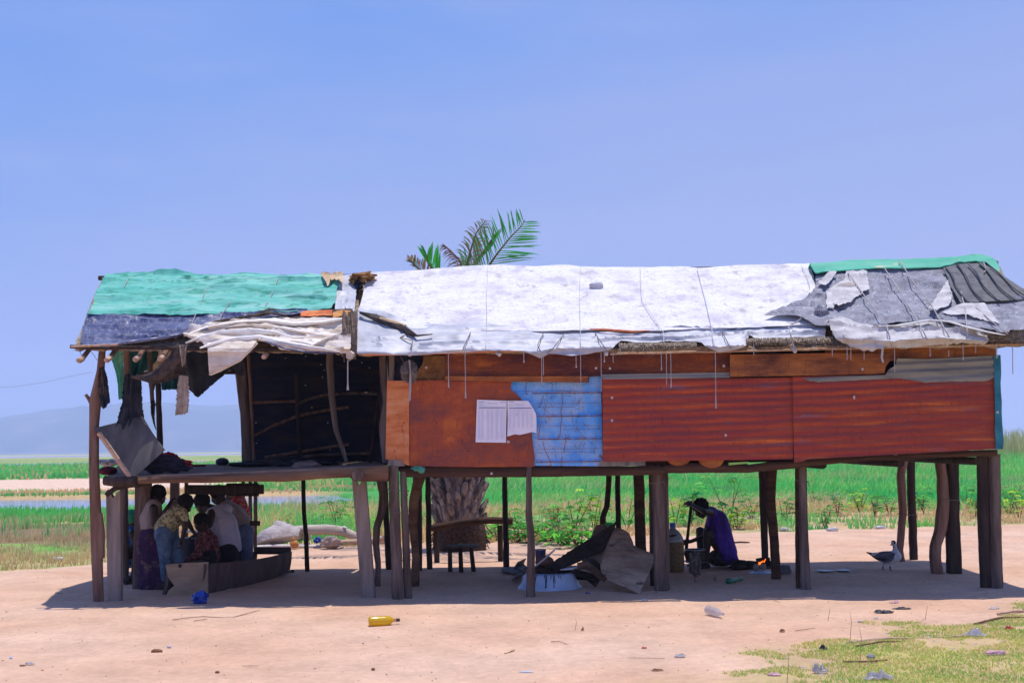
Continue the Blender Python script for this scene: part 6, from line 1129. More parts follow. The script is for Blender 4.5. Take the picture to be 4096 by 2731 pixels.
mf, n, l = newmat("flame"); e = n.new('ShaderNodeEmission'); e.inputs[0].default_value = (1, .16, .015, 1); e.inputs[1].default_value = 2.2; n.remove(n['Principled BSDF']); l.new(e.outputs[0], n['Material Output'].inputs[0])
mb = MB()
for P, rr in (([(1560, 590), (1575, 572), (1600, 560), (1625, 552)], .010), ([(1585, 600), (1600, 570), (1630, 548), (1655, 535)], .009), ([(1640, 550), (1655, 530), (1668, 545)], .007), ([(1675, 560), (1690, 520), (1705, 490)], .006), ([(1545, 575), (1560, 560), (1580, 566)], .012), ([(1570, 582), (1590, 598), (1610, 570)], .008)):
    mb.loft([l8(x, y, -.06) for x, y in P], [rr*.6, rr, rr*.8, rr*.2][:len(P)], n=8, jit=.4, seed=P[0][0])
tag(mb.build("flames", mf), "small orange flames licking the logs of the cooking fire", "fire")
pc = gnd(3046, 2293); o = tag(MB().loft([V((pc.x, pc.y, z)) for z in (.0, .01, .012, .035, .045, .045)], [.15, .155, .15, .06, .03, .005], n=30).build("round_tray", m_metal), "shiny round metal tray lying beside the cooking fire", "tray")
for a, lab in ((-.045, "left of two pale stones over the round tray"), (.04, "right of two pale stones over the round tray")): tag(MB().ell(V((pc.x+a, pc.y+.06, .07)), (.04, .02, .045), jit=.4, n=12, m=8, seed=a).build("stone", m_tan), lab, "stone")
heapg("grey_bag", 3140, 2298, (.09, .07, .06), mat("dusty_plastic", [(.10, .09, .10), (.2, .18, .19)], 9, .6, .6), "dusty grey bag on the ground right of the cooking fire", "bag", 4, .6, 5)
heapg("white_cup", 3131, 2294, (.018, .018, .03), m_ragw, "small white cup beside the dusty grey bag", "cup", 4, .1, 3, n=12, k=8)
for (x, y, w_, lab) in ((3303, 2288, .10, "left of two flat metal plates lying in the shade"), (3372, 2286, .09, "right of two flat metal plates lying in the shade")):
    p = gnd(x, y); tag(MB().loft([V((p.x, p.y, z)) for z in (.004, .02, .024, .012, .01)], [w_*.7, w_, w_*1.02, w_*.75, .01], n=26).build("metal_plate", m_metal), lab, "plate")
# litter, each piece its own thing
def crumple(name, x, y, r_, m, label, cat, seed, jit=1.15):
    if jit < 1: return heapg(name, x, y, r_, m, label, cat, seed, jit, 6, n=18, k=12)
    p = gnd(x, y); p.y += r_[1]; z0 = gz(p.x, p.y); g1 = []; K = 21      # a folded scrap: one thin creased sheet
    for i in range(K):
        row = []
        for j in range(K):
            u, v = j/(K-1)*2-1, i/(K-1)*2-1; e = 1-.25*abs(N(math.atan2(v, u)*1.3, seed, 2)); q = max(abs(u), abs(v)) or 1; k = e*q/math.hypot(u, v) if (u or v) else 0
            X, Y_ = u*k, v*k; h = abs(N(X*1.3+seed, Y_*1.3, 3))*1.3+.45*abs(N(X*2.6, Y_*2.6+seed, 5)); h *= 1.25-.8*(X*X+Y_*Y_)
            row.append(V((p.x+X*r_[0]*1.05+.2*r_[0]*N(Y_*2, X*2, seed), p.y+Y_*r_[1]*1.2, z0+.003+max(0, h)*r_[2]*1.7)))
        g1.append(row)
    return tag(MB().grid(g1, .0015, (0, 0, 1)).build(name, m), label, cat)
m_pink = mat("pink_film", [(.5, .2, .25), (.7, .5, .55)], 12, .5, .3); m_redf = mat("red_film", [(.4, .02, .03), (.6, .06, .06)], 12, .5, .3); m_lb = mat("light_blue_film", [(.3, .5, .8), (.5, .65, .85)], 12, .4, .3)
m_brl = mat("dry_brown_husk", [(.12, .05, .025), (.25, .12, .06), (.4, .24, .13)], 14, .9, .6)
crumple("blue_wrapper", 2352, 2378, (.025, .018, .018), m_bsc, "small blue and white wrapper left of the wooden slab's foot", "wrapper", 1)
crumple("paper_scrap", 2580, 2404, (.033, .02, .014), m_ragw, "white paper scrap on sunlit sand in front of the central posts", "paper", 2, .3)
crumple("plastic_film", 2722, 2632, (.045, .03, .022), m_clear, "clear glossy plastic film on the open sand in the foreground", "plastic", 3)
crumple("brown_husk", 2331, 2523, (.014, .014, .02), m_brl, "dark brown husk standing on the sand at centre foreground", "husk", 4)
crumple("red_wrapper", 2577, 2598, (.022, .012, .008), m_redf, "thin red wrapper on the sand left of the clear film", "wrapper", 5)
crumple("brown_husk", 3131, 2530, (.025, .018, .018), m_brl, "orange-brown husk at the left end of the grass patch", "husk", 6)
crumple("black_scrap", 3296, 2598, (.035, .02, .03), m_black, "pointed black plastic scrap standing in the grass", "scrap", 7)
crumple("black_cloth", 3540, 2452, (.09, .04, .03), m_black, "black cloth lying at the upper edge of the foreground grass", "cloth", 8)
crumple("black_cloth_tail", 3612, 2438, (.09, .03, .018), m_black, "trailing black cloth end to the right of the black cloth", "cloth", 9)
crumple("pink_wrapper", 3580, 2412, (.045, .02, .018), m_pink, "pink and white wrapper just behind the black cloth", "wrapper", 10)
crumple("clear_bag", 3910, 2545, (.10, .06, .03), m_clear, "clear plastic bag flattened in the grass at right", "bag", 11)
crumple("white_bag", 3285, 2695, (.055, .03, .045), m_clear, "crumpled clear bag in the grass below the black scrap", "bag", 12)
crumple("white_bag", 3520, 2718, (.10, .05, .04), m_clear, "large clear bag in the grass near the bottom edge", "bag", 13)
crumple("red_ribbon", 4040, 2520, (.04, .02, .022), m_redf, "bright red ribbon tangled in twigs at the right edge", "ribbon", 14)
crumple("pink_bottle", 3990, 2622, (.08, .025, .022), m_pink, "squashed pinkish white bottle in the grass at far right", "bottle", 15, .4)
crumple("stone", 3487, 2636, (.03, .025, .02), m_grey, "grey stone beside the long twig in the grass", "stone", 16, .3)
crumple("white_wrapper", 3100, 2706, (.05, .02, .012), m_pink, "pale wrapper at the lower left of the grass patch", "wrapper", 17)
crumple("white_paper", 3980, 2435, (.05, .02, .014), m_ragw, "white paper scrap at the top right of the grass", "paper", 18)
crumple("white_peg", 3442, 2488, (.022, .01, .010), m_ragw, "short white plastic piece at the grass edge", "plastic", 19, .2)
crumple("white_scrap", 3505, 2476, (.02, .012, .012), m_ragw, "white scrap right below the black cloth", "scrap", 20)
crumple("chewed_cob", 625, 2610, (.045, .018, .016), m_brl, "brown chewed maize cob lying on the foreground sand at left", "cob", 21, .4)
crumple("white_shell", 675, 2592, (.018, .014, .014), m_ragw, "white shell next to the brown maize cob", "shell", 22, .2)
crumple("clear_film", 115, 2660, (.035, .02, .015), m_clear, "clear film scrap at the lower left of the sand", "plastic", 23)
crumple("brown_leaf", 88, 2664, (.025, .012, .010), m_brl, "dark curled leaf beside the clear film at lower left", "leaf", 24)
crumple("bottle_top", 42, 2633, (.014, .010, .008), m_lb, "light blue bottle cap at the left edge of the sand", "cap", 25, .1)
crumple("yellow_packet", 232, 2374, (.045, .02, .012), mat("yellow_packet", [(.6, .45, .1), (.5, .5, .55)], 9, .5, .2), "yellow and white packet on sand left of the stall", "packet", 26, .4)
crumple("orange_leaf", 868, 2694, (.016, .010, .012), m_brl, "small brown leaf near the bottom centre-left of the sand", "leaf", 27, .4)
crumple("dark_chip", 1492, 2680, (.014, .010, .010), m_brl, "dark wood chip on the sand below the yellow bottle", "chip", 28, .5)
crumple("paper_bit", 2105, 2688, (.05, .008, .004), m_lb, "pale strip of plastic near the bottom centre of the sand", "plastic", 29, .3)
crumple("twig_lump", 2630, 2686, (.045, .012, .010), m_brl, "reddish twig lump on the sand near the bottom centre", "twig", 30)
crumple("white_rag", 480, 2290-0, (.06, .03, .02), m_lb, "pale bag in the grass edge left of the stall", "bag", 31) if False else None
for i, (x, y, lab) in enumerate(((235, 2245, "white plastic bag in the green edge at far left"), (3330, 2128-2, "white bag by the weeds behind the twin right posts"), (3140, 2126, "white plastic scrap by the weeds behind the fire"), (3520, 2118, "white plastic bag at the sand edge behind the duck"), (3838, 2062, "white bag in the weeds behind the right posts"), (3000+10, 2078, "white scrap in the dry weeds behind the seated person"), (2200, 2090, "white bag in the weeds right of the thin centre post"), (1945, 2140, "pale bag near the palm base"), (3995, 2085, "pale bag in the dry grass by the right corner post"))):
    p = gnd(x, y); k = p.y/14; tag(MB().ell(p+V((0, 0, .03)), (.06*k, .04, .03*k), jit=.8, jf=6, seed=i, n=14, m=8).build("plastic_bag", m_ragw), lab, "bag", "bags littering the weed edge")
def twig(P, r_, m, label, z=.012):
    q = [gnd(x, y)+V((0, 0, z+.01*math.sin(i*2.1))) for i, (x, y) in enumerate(P)]; tag(MB().loft([V(pl([tuple(a) for a in q], t)) for t in np.linspace(0, 1, 12)], [r_]*11+[r_*.5], n=6, jit=.2, seed=P[0][0]).build("dry_stalk", m), label, "stalk")
twig([(690, 2482), (800, 2472), (920, 2472), (1040, 2442)], .005, m_stickp, "long pale straw stalk lying on the sand in front of the stall")
twig([(775, 2487), (830, 2483)], .004, m_stickp, "short pale straw just below the long straw stalk")
twig([(2660, 2642-4), (2470+40, 2640)], .003, m_stickp, "thin straw beside the red wrapper")
twig([(3370, 2652), (3460, 2656), (3550, 2640)], .007, m_beam, "long brown twig in the grass below the black scrap")
twig([(3180, 2527), (3260, 2520)], .004, m_stickp, "pale twig to the right of the orange-brown husk")
twig([(3400, 2572), (3560, 2560), (3680, 2555), (3880, 2545)], .008, m_stickp, "long dry stalk lying across the right side of the grass")
twig([(3420, 2590), (3520, 2576), (3640, 2564)], .006, m_beam, "brown stalk just under the long dry stalk in the grass")
twig([(2205, 2570), (2240, 2574), (2277, 2580)], .004, m_stickp, "short bent straw on the sand at centre foreground")
twig([(2030-10, 2618), (2060, 2606)], .008, m_sack, "curved dry husk strip on the centre foreground sand")
twig([(2935, 2172), (2962, 2172), (3000, 2170)], .012, m_char, "black stick on the sand behind the seated person")
twig([(3990, 2460), (4060, 2452), (4110, 2445)], .012, m_stickp, "bundle of pale stalks at the upper right of the grass")
twig([(3900, 2500), (4000, 2478), (4110, 2470)], .01, m_beam, "brown branch below the pale stalks at upper right")
twig([(970, 2672-4), (1038, 2672)], .003, m_stickp, "thin pale straw right of centre-left near the bottom edge")
for i, (x, y, lab) in enumerate(((2930+25, 2480, 0),)): pass
# ---------------- palm ----------------
YT = 19.3
palm = thing("palm_tree", (at(1838, 2180, YT).x, YT, 0), "stubby palm with rough boot-covered trunk and green fronds rising above the white roof", "palm tree")
mb = MB(); tx = palm.location.x; ztop = 4.05
mb.loft([V((tx+.02*math.sin(z*2), YT, z)) for z in np.linspace(-.05, ztop, 12)], [.36, .33, .31, .30, .30, .31, .32, .32, .31, .30, .28, .22], n=18, jit=.2)
rnd = random.Random(11)
for i in range(330):
    z = .42+(ztop-.5)*i/330; a = i*2.399+rnd.uniform(-.15, .15); d = V((math.cos(a), math.sin(a), 0)); c = V((tx, YT, z))+d*.28; L = rnd.uniform(.16, .30); wd = rnd.uniform(.045, .075); out = rnd.uniform(.08, .20)
    mb.loft([c-V((0, 0, L*.4)), c+d*out*.5, c+d*out+V((0, 0, L*.5)), c+d*(out+.01)+V((0, 0, L*.62))], [wd*.7, wd, wd*.62, wd*.3], [.03, .045, .03, .012], n=7, jit=.3, seed=i)
mb.build("trunk", m_palmbark, palm)
mb = MB().loft([V((tx, YT-.03, z)) for z in (-.05, .05, .2, .38, .46)], [.42, .41, .40, .40, .30], n=40, jit=.35, seed=4)
for i in range(160):
    a = rnd.uniform(0, 6.28); z = rnd.uniform(.05, .42); p = V((tx+.41*math.cos(a), YT-.03+.41*math.sin(a), z)); mb.loft([p, p+V((math.cos(a)*.03+rnd.uniform(-.06, .06), math.sin(a)*.03, -rnd.uniform(.05, .12)))], .009, n=4)
mb.build("root_mat", m_root, palm)
m_fr = attrmat("palm_leaflet", transl=.4, rough=.45)
def frond(pts, L0, n, side_dirs, col, colv=.3, name="frond", seed=0, droop=.15, wid=.018, brown=0.0, start=.12):
    """rachis through pts with leaflets each side; side_dirs: two unit-ish vectors added to the tangent"""
    rn = random.Random(seed); mb = MB(); mb.c = []
    P = [V(pl([tuple(p) for p in pts], t)) for t in np.linspace(0, 1, 24)]
    mb.loft(P, [lerp(.028, .006, i/23) for i in range(24)], n=6); mb.c += [(.30, .26, .10, 1) if rn.random() > brown else (.35, .2, .1, 1)]*len(mb.v)
    for i in range(n):
        t = start+(1-start)*i/n; p = V(pl([tuple(q) for q in P], t)); q = V(pl([tuple(q) for q in P], min(1, t+.03))); T = (q-p).normalized() if (q-p).length > 1e-5 else V((0, 0, 1))
        for sdv in side_dirs:
            L = L0*(math.sin(math.pi*(.18+.72*t)))*rn.uniform(.82, 1.1); d = (V(sdv)+T*rn.uniform(.45, .75)+V((rn.uniform(-.1, .1), rn.uniform(-.15, .15), rn.uniform(-.08, .08)))).normalized()
            w_ = wid*rn.uniform(.7, 1.15); sd = d.cross(V((.1, -1, .2))).normalized()
            c = tuple(max(.004, k*rn.uniform(1-colv, 1+colv)) for k in col)
            if rn.random() < brown: c = (.38*rn.uniform(.6, 1.2), .22*rn.uniform(.6, 1.2), .11, 1)[:3]
            a = p; b1 = p+d*L*.4; b2 = p+d*L*.75+V((0, 0, -droop*L*.35)); e = p+d*L+V((0, 0, -droop*L))
            o = len(mb.v); mb.v += [tuple(x) for x in (a-sd*w_*.4, a+sd*w_*.4, b1-sd*w_, b1+sd*w_, b2-sd*w_*.7, b2+sd*w_*.75, e)]
            mb.f += [(o, o+1, o+3, o+2), (o+2, o+3, o+5, o+4), (o+4, o+5, o+6)]; mb.mi += [0]*3; mb.c += [(*c, 1)]*7
    return mb.build(name, m_fr, palm, smooth=False)
def TT(x, y, d=0): return at(x, y, YT+d)
heart = V((tx+.05, YT, ztop))
frond([heart, TT(1940, 1085), TT(1985, 1020), TT(2040, 950), TT(2085, 905), TT(2100, 880)], .66, 30, ((-.62, 0, .62), (1.0, 0, -.42)), (.10, .50, .08), seed=1, droop=.03, wid=.0125)
frond([heart, TT(1862, 1085, -.2), TT(1880, 1010, -.2), TT(1905, 930, -.2), TT(1945, 880, -.2)], .32, 30, ((-.7, -.3, .1), (.7, .2, -.2)), (.3, .35, .1), seed=2, droop=.35, brown=.75, wid=.009)
frond([heart, TT(1880, 1075, .3), TT(1930, 1010, .3), TT(1985, 930, .3)], .5, 18, ((-.6, 0, .6), (.4, 0, .3)), (.09, .48, .08), seed=3, droop=.05, brown=.15, wid=.013)
frond([V(heart)+V((-.2, 0, 0)), TT(1730, 1075, -.2), TT(1712, 1055, -.3), TT(1708, 1020, -.4)], .5, 14, ((-.42, 0, .8), (.42, 0, .8)), (.09, .48, .09), seed=4, droop=.02, start=.35, wid=.013)
frond([V(heart)+V((-.2, 0, 0)), TT(1680, 1080, .2), TT(1650, 1050, .3), TT(1640, 1030, .4)], .34, 18, ((-.5, 0, .5), (.5, 0, .6)), (.10, .14, .05), seed=5, droop=.3, brown=.6, start=.4, wid=.012)
frond([heart, TT(1850, 1080, -.5), TT(1838, 1040, -.6), TT(1800, 1000, -.7), TT(1770, 975, -.7)], .26, 12, ((-.6, 0, -.1), (-.3, 0, -.6)), (.2, .12, .06), seed=6, droop=.5, brown=.8, start=.5, wid=.010)
for i, (dx, dy, dz, L) in enumerate(((2.2, -1.0, -.7, .6), (2.0, .9, -.6, .6), (-2.2, -.9, -.7, .6), (-2.0, .8, -.7, .6), (.6, -2.0, -.9, .55), (-.8, -1.9, -.9, .55), (.4, 2.0, -.6, .6), (1.3, -1.7, -1.3, .5), (-1.5, 1.7, -.9, .5))):
    s = V((dx, dy, 0)).normalized(); pr = V((-s.y, s.x, 0))
    frond([heart, heart+V((dx*.3, dy*.3, .22)), heart+V((dx*.65, dy*.65, .05)), heart+V((dx, dy, dz))], L, 38, (pr-V((0, 0, .15)), -pr-V((0, 0, .15))), (.04, .18, .03), seed=20+i, droop=.4, brown=.1)
# ---------------- grass, reeds, weeds ----------------
rg = np.random.RandomState(5)
def blades(name, X, Y, Hh, Wd, base, tip, m, label, lean=.35, var=.25, colfn=None, flat=0, bias=0.0):
    n = len(X); Z = np.array([gz(x, y) for x, y in zip(X, Y)])
    a = rg.uniform(0, 2*np.pi, n); ln = rg.uniform(.1, 1, n)*lean*Hh; dx = np.cos(a)*ln+bias*Hh; dy = np.sin(a)*ln*.6; H2 = Hh*(1-flat)
    wx = Wd/2*np.cos(a*1.7); wy = Wd/2*np.sin(a*1.7)*.5
    v = np.zeros((n, 5, 3)); P0 = np.stack([X, Y, Z-.01], 1)
    W = np.stack([np.maximum(np.abs(wx), Wd*.3), wy, np.zeros(n)], 1); mid = P0+np.stack([dx*.3, dy*.3, H2*.6], 1); top = P0+np.stack([dx, dy, H2], 1)
    v[:, 0] = P0-W; v[:, 1] = P0+W; v[:, 2] = mid-W*.8; v[:, 3] = mid+W*.8; v[:, 4] = top
    k = np.arange(n)*5; quad = np.stack([k, k+1, k+3, k+2], 1); tri = np.stack([k+2, k+3, k+4], 1)
    me = bpy.data.meshes.new(name); me.vertices.add(n*5); me.vertices.foreach_set('co', v.ravel())
    me.loops.add(n*7); li = np.concatenate([quad, tri], 1).ravel(); me.loops.foreach_set('vertex_index', li)
    me.polygons.add(n*2); ls = np.stack([np.arange(n)*7, np.arange(n)*7+4], 1).ravel(); me.polygons.foreach_set('loop_start', ls); me.polygons.foreach_set('loop_total', np.tile([4, 3], n))
    me.update(calc_edges=True); me.validate()
    b = np.tile(np.array(base), (n, 1)) if colfn is None else colfn(X, Y)
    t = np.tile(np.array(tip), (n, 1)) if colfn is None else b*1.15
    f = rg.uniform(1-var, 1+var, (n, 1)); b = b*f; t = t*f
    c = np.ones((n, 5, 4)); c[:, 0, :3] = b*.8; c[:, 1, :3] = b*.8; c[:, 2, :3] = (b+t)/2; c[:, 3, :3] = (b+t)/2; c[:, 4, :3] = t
    ca = me.color_attributes.new('col', 'FLOAT_COLOR', 'POINT'); ca.data.foreach_set('color', c.astype(np.float32).ravel())
    o = bpy.data.objects.new(name, me); COL.objects.link(o); me.materials.append(m); tag(o, label, "grass" if "reed" not in name else "reeds", kind='stuff'); return o
def sample(n, y0, y1, x0=-99, x1=99, edge=0, clump=0, seedn=0, thr=.0):
    Yv = np.exp(rg.uniform(np.log(y0), np.log(y1), n)); Xv = rg.uniform(-1, 1, n)*(.45*Yv+.8)
    keep = (Xv > x0) & (Xv < x1)
    Xv, Yv = Xv[keep], Yv[keep]
    if edge: k = np.array([y > back_edge(x) for x, y in zip(Xv, Yv)], bool); Xv, Yv = Xv[k], Yv[k]
    if clump: k = np.array([N(x*clump, y*clump, seedn)+.4*N(x*clump*3, y*clump*3, seedn+2) > thr+rg.uniform(-.12, .12) for x, y in zip(Xv, Yv)], bool); Xv, Yv = Xv[k], Yv[k]
    k = np.array([chan(x, y) <= 0.02 for x, y in zip(Xv, Yv)], bool); return Xv[k], Yv[k]
def mixn(a, b, t): return a[None, :]*(1-t[:, None])+b[None, :]*t[:, None]
G1, G2, D1 = np.array([.11, .66, .17]), np.array([.44, .80, .20]), np.array([.9, .66, .32])
def gcf(dry=.1, s=.25):
    def f(X, Y):
        t = np.array([N(x*s, y*s, 3)+.5*N(x*s*4, y*s*2, 9) for x, y in zip(X, Y)])*1.1+.45; c = mixn(G1, G2, np.clip(t, 0, 1)); d = (rg.uniform(0, 1, len(X)) < dry*(1+2.5*np.clip((32-Y)/4, 0, 1))*(1+2.2*np.clip(np.array([N(x*.22, y*.22, 13) for x, y in zip(X, Y)])*3, -.9, 1))).astype(float); return c*(1-d[:, None])+D1[None, :]*d[:, None]
    return f
X, Y = sample(95000, 26.5, 62, x0=-3.6, clump=0)
k = (Y > 27.5+1.2*np.array([N(x*.4, 6) for x in X])); X, Y = X[k], Y[k]
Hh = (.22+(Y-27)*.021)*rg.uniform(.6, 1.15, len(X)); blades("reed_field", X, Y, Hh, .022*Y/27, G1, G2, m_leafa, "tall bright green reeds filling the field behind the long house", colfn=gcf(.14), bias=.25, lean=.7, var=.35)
X, Y = sample(14000, 60, 95, x0=4); Hh = rg.uniform(1.3, 2.15, len(X)); blades("dry_reeds", X, Y, Hh, .09, D1*.9, D1*1.1, m_leafa, "tall dry yellow reeds along the far edge of the green field", lean=.25)
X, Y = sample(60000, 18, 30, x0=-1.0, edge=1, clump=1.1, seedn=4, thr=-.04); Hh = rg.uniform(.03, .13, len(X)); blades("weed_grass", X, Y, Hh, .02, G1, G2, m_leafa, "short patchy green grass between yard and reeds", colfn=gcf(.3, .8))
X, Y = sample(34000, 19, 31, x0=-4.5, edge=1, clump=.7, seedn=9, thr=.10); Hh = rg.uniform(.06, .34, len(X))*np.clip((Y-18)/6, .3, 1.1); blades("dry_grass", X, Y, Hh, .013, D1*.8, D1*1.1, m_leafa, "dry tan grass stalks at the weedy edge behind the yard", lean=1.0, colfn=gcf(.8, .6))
X, Y = sample(30000, 20.5, 32, x0=-7.0, x1=-1.2); Hh = rg.uniform(.12, .5, len(X)); k = rg.uniform(0, 1, len(X)) < np.clip((X+7.5)/3, .1, 1); blades("dry_grass", X[k], Y[k], Hh[k], .014, D1*.75, D1*1.1, m_leafa, "tall dry golden grass behind the driftwood and palm", lean=.8, colfn=gcf(.75, .7))
X, Y = sample(40000, 16, 23, x1=-4.6, edge=1, clump=1.0, seedn=2, thr=-.18); Hh = rg.uniform(.03, .15, len(X)); blades("left_grass", X, Y, Hh, .016, G1, G2, m_leafa, "short green grass on the bank at far left", colfn=gcf(.25, .8))
X, Y = sample(12000, 22, 28, x1=-4.6, clump=.8, seedn=7, thr=.02); Hh = rg.uniform(.08, .30, len(X)); blades("sprout_grass", X, Y, Hh, .02, G1, G2, m_leafa, "green sprouts on the brown soil at left", colfn=gcf(.15, .8))
X, Y = sample(26000, 27.5, 33, x1=-1.5); Hh = rg.uniform(.06, .24, len(X))*(1+.6*np.array([N(x*.5, 2) for x in X])); blades("bank_reeds", X, Y, Hh, .03, G1, G2, m_leafa, "bright green reeds along the near river bank", colfn=gcf(.06))
X, Y = sample(9000, 44.5, 50, x1=-2); blades("far_bank_grass", X, Y, rg.uniform(.05, .18, len(X)), .05, D1*.8, D1, m_leafa, "dry golden grass on the far river bank", colfn=gcf(.75))
X, Y = sample(16000, 49, 72, x0=-12.5, x1=0); blades("far_meadow_grass", X, Y, rg.uniform(.1, .35, len(X)), .08, G1, G2, m_leafa, "green meadow grass beyond the river in the middle", colfn=gcf(.2, .1))
X, Y = sample(16000, 72, 150, x1=-5); blades("far_reeds", X, Y, rg.uniform(.15, .45, len(X)), .2, G1, G2, m_leafa, "distant green reed beds beyond the sandbank", colfn=gcf(.18, .05))
# near lawn at lower right
Yv = rg.uniform(7.8, 13.6, 230000); Xv = rg.uniform(.4, 6.2, 230000)
fgm = np.array([fg_grass(x, y) for x, y in zip(Xv, Yv)]); den = np.array([N(x*2.2, y*2.2, 5)+.6*N(x*7, y*7, 1) for x, y in zip(Xv, Yv)])
k = (fgm > .05) & (den > .10-np.clip(fgm, 0, 1.5)*.34+rg.uniform(-.1, .1, len(Xv))); Xg, Yg = Xv[k], Yv[k]
LG1, LG2, ST = np.array([.28, .56, .09]), np.array([.62, .68, .16]), np.array([.92, .68, .34])
def fgc(X, Y):
    t = np.clip(np.array([N(x*1.5, y*1.5, 8) for x, y in zip(X, Y)])+.5, 0, 1); c = mixn(LG1, LG2, t); d = (rg.uniform(0, 1, len(X)) < .25).astype(float); return c*(1-d[:, None])+ST*d[:, None]
blades("lawn_grass", Xg, Yg, rg.uniform(.010, .036, len(Xg)), .007, LG1, LG2, m_leafa, "thin yellowish green grass in the lower right foreground", colfn=fgc, lean=1.2)
k2 = (fgm > -.15) & (rg.uniform(0, 1, len(Xv)) < .10); Xs, Ys = Xv[k2], Yv[k2]
blades("dry_straw", Xs, Ys, rg.uniform(.05, .2, len(Xs)), .006, ST, ST*1.1, m_leafa, "loose dry straw strewn over the foreground grass", lean=1.3, flat=.92)
n = 1100; Ys = rg.uniform(8.3, 21, n); Xs = rg.uniform(-1, 1, n)*(.43*Ys); k = np.array([y < back_edge(x)-.2 for x, y in zip(Xs, Ys)]); blades("yard_straw", Xs[k], Ys[k], rg.uniform(.02, .13, k.sum()), .006, ST*.75, ST, m_leafa, "bits of dry straw scattered on the sandy yard", lean=1.3, flat=.93)
# crumbs of bark and droppings on the sand
mb = MB(); rnd = random.Random(9)
for i in range(900):
    y = rnd.uniform(8.4, 19); x = rnd.uniform(-1, 1)*.43*y
    if y > back_edge(x): continue
    s = rnd.uniform(.0015, .005)*(1.8 if rnd.random() < .04 else 1); mb.ell(V((x, y, gz(x, y)+s*.3)), (s*rnd.uniform(.8, 2), s, s*.7), n=6, m=4, jit=.6, seed=i)
tag(mb.build("sand_crumbs", m_brl, smooth=False), "dark crumbs scattered over the sandy yard", "debris", kind='stuff')
mb = MB()
for i in range(260):
    x = rnd.uniform(2.0, 5.6); y = rnd.uniform(8.4, 12.5)
    if fg_grass(x, y) < 0: continue
    s = rnd.uniform(.003, .009); mb.ell(V((x, y, gz(x, y)+s*.4)), (s*2.2, s, s*.6), n=6, m=4, jit=.7, seed=i)
tag(mb.build("litter_crumbs", m_ragw, smooth=False), "tiny pale litter crumbs in the foreground grass", "debris", kind='stuff')
# tall single stalks in the lawn
for i, (x, yb, yt) in enumerate(((3440, 2640, 2500), (3400, 2560, 2440), (2300, 2520, 2470), (3148, 2731, 2610), (3312, 2480, 2425), (3700, 2480, 2420))):
    Y0 = gnd(x, yb).y; tag(MB().loft([gnd(x, yb), at(x+6, lerp(yb, yt, .6), Y0), at(x-4+i*3, yt, Y0)], [.003, .0025, .001], n=4).build("grass_stalk", m_stickp), ["tallest thin stalk in the middle of the lawn", "thin stalk near the short white plastic piece", "lone thin stalk beside the dark husk on the sand", "thin stalk at the bottom left of the lawn", "thin stalk at the upper lawn edge", "thin stalk right of the trailing black cloth"][i], "stalk")
# broad-leaved weeds
def weed(x, yb, yt, ls, cols_, label, seed, stems=3, lobes=5, spread=.5, bare=.3, group="leafy weeds behind the yard"):
    b = gnd(x, yb); Y0 = b.y; H = at(x, yt, Y0).z; rn = random.Random(seed); r = thing("leafy_weed", (b.x, b.y, 0), label, "weed", group)
    st = MB(); lf = MB(); lf.c = []
    for s in range(stems):
        a = rn.uniform(0, 6.28); top = V((b.x+math.cos(a)*spread*H*rn.uniform(.3, 1), Y0+math.sin(a)*spread*H*.5, H*rn.uniform(.72, 1))); P = [V((b.x, Y0, -.02)), lerp(V((b.x, Y0, 0)), top, .5)+V((rn.uniform(-.03, .03), 0, .03)), top]; st.loft(P, [.010, .008, .004], n=5)
        for k in range(7):
            t = bare+(1-bare)*k/6; p = V(pl([tuple(q) for q in P], t)); a2 = rn.uniform(0, 6.28); stalk = p+V((math.cos(a2)*ls*.7, math.sin(a2)*ls*.5, ls*rn.uniform(.0, .5))); st.loft([p, stalk], .003, n=3)
            base = rn.uniform(-.5, .5)+a2; tilt = rn.uniform(-.6, .1); k_ = rn.uniform(.7, 1.3); c = tuple(q*1.55*k_ for q in rn.choice(cols_)); c = tuple(c)
            for L in range(lobes):
                an = base+(L-(lobes-1)/2)*.62; d = V((math.cos(an), math.sin(an), tilt)).normalized(); sd = d.cross(V((0, 0, 1))).normalized(); ln = ls*.62*(1-.12*abs(L-(lobes-1)/2)); w_ = ls*.10; m_ = stalk+d*ln*.55; o = len(lf.v)
                lf.v += [tuple(q) for q in (stalk, m_-sd*w_, m_+sd*w_+V((0, 0, .01)), stalk+d*ln-V((0, 0, ln*.15)))]; lf.f += [(o, o+1, o+3), (o, o+3, o+2)]; lf.mi += [0, 0]; lf.c += [(*c, 1)]*4
    st.build("stem", m_beam, r); lf.build("leaves", m_leafa, r, smooth=False)
GL = [(.07, .28, .05), (.12, .38, .07), (.05, .22, .08)]; GY = [(.22, .42, .04), (.30, .45, .05)]; BR = [(.35, .13, .05), (.28, .12, .06)]
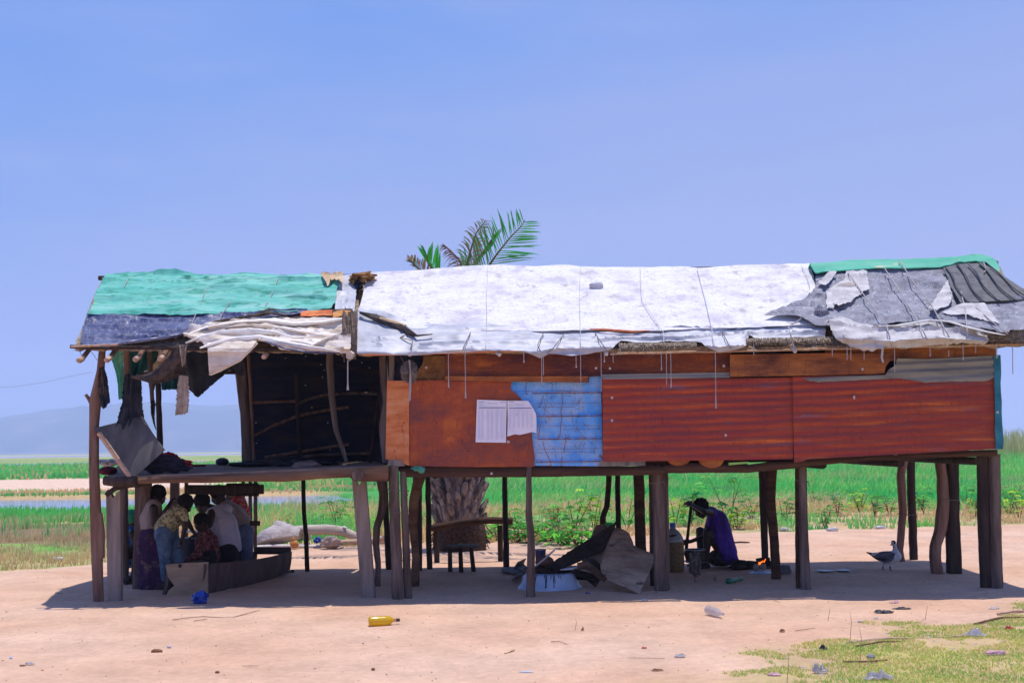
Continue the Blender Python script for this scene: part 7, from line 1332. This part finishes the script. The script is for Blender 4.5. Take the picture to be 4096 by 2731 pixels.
WL = [(1345, 2125, 1995, .22, GL, "leafy green weed behind the driftwood log's left half"), (1280, 2140, 2050, .18, GL, "shorter leafy weed left of the driftwood stub"), (1445, 2145, 2040, .16, GY, "yellowish weed behind the right end of the driftwood"), (2070, 2150, 2030, .2, GL, "weed between the palm and the thin centre post"), (2235, 2125, 2015, .2, GL, "green weed just right of the thin centre post"),
      (2215, 2120, 2030, .12, BR, "dead rust-brown weed right of the thin centre post"), (2300, 2130, 1975, .24, GL, "tall weed left of the pair of dark back posts"), (2375, 2125, 1960, .24, GY, "tall yellow-green weed beside the pair of dark back posts"), (2510, 2120, 1980, .2, GL, "weed seen between the dark back posts right of centre"),
      (2760, 2105, 1955, .24, GL, "weed behind the head of the seated person"), (2700, 2110, 1985, .2, GY, "yellowish weed above the water bottle"), (2915, 2115, 1900, .28, GL, "tallest leafy weed, behind and right of the seated person"), (2950, 2120, 2035, .17, GY, "low lime-green weed right of the purple dress"),
      (3010, 2080, 1985, .2, GL, "weed just left of the fire-side back post"), (3140, 2090, 1985, .2, GL, "weed between the fire-side post and the next pair"), (3300, 2115, 2020, .12, GL, "thin-stemmed weed right of the narrow middle posts"), (3265, 2040, 1965, .16, GL, "dark leafy weed in the reeds right of the middle posts"), (3350, 2070, 1970, .18, GL, "weed in the middle of the right-hand opening"),
      (3440, 2050, 1960, .18, GY, "yellowish weed above the duck's tail"), (3500, 2070, 1975, .18, GL, "weed above the duck's back"), (3560, 2065, 1980, .16, GL, "weed left of the curved right post"), (3700, 2060, 1960, .2, GL, "weed between the two curved right posts"), (3870, 2050, 1945, .2, GL, "weed left of the right corner posts"), (3900, 2075, 1990, .16, GY, "yellowish weed touching the right corner posts"),
      (4035, 2060, 1935, .22, GL, "leafy weed right of the corner posts"), (4080, 2075, 1960, .22, GY, "yellow-green weed at the right edge of the picture"), (2830, 2100, 1990, .2, GL, "weed behind the shoulders of the seated person")]
for i, q in enumerate(WL): weed(*q, seed=i*3+1, stems=3 if i % 3 else 4)
for i, (x, yb, lab) in enumerate(((1990, 2160, "low squash-like plant right of the palm base"), (2060, 2170, "low broad-leaved plant by the leaning pole's end"), (2190, 2165, "low broad-leaved plant behind the printed tin"), (2250, 2180, "low spreading plant above the dark corrugated sheet"), (2320, 2190, "low plant nearest the dark corrugated sheet"))):
    weed(x, yb, yb-62, .26, [(.05, .26, .03), (.12, .42, .04), (.03, .16, .03)], lab, 90+i, stems=6, lobes=3, spread=2.2, bare=.1, group="low broad-leaved plants")
for i, (x, yb, yt, lab) in enumerate(((1650, 2140, 2020, "bushy dry weed behind the curved stall-house post"), (1130, 2120, 2060, "dry weed above the large grey sack"), (800-0, 2250, 2200, "x"))):
    if lab != "x": weed(x, yb, yt, .12, BR+[(.4, .3, .12)], lab, 120+i, stems=6, lobes=3, spread=.9)
# ---------------- haze: one closed box of even air ----------------
mh, n, l = newmat("haze_air"); n.remove(n['Principled BSDF']); pv = n.new('ShaderNodeVolumePrincipled')
pv.inputs['Density'].default_value = .0004; pv.inputs['Color'].default_value = (.62, .75, 1, 1); pv.inputs['Anisotropy'].default_value = 0
l.new(pv.outputs[0], n['Material Output'].inputs['Volume'])
hz = MB().box((0, 2450, 118.1), (4700, 2600, 120)).build("haze", mh, smooth=False); tag(hz, kind='stuff')
S.cycles.volume_bounces = 4
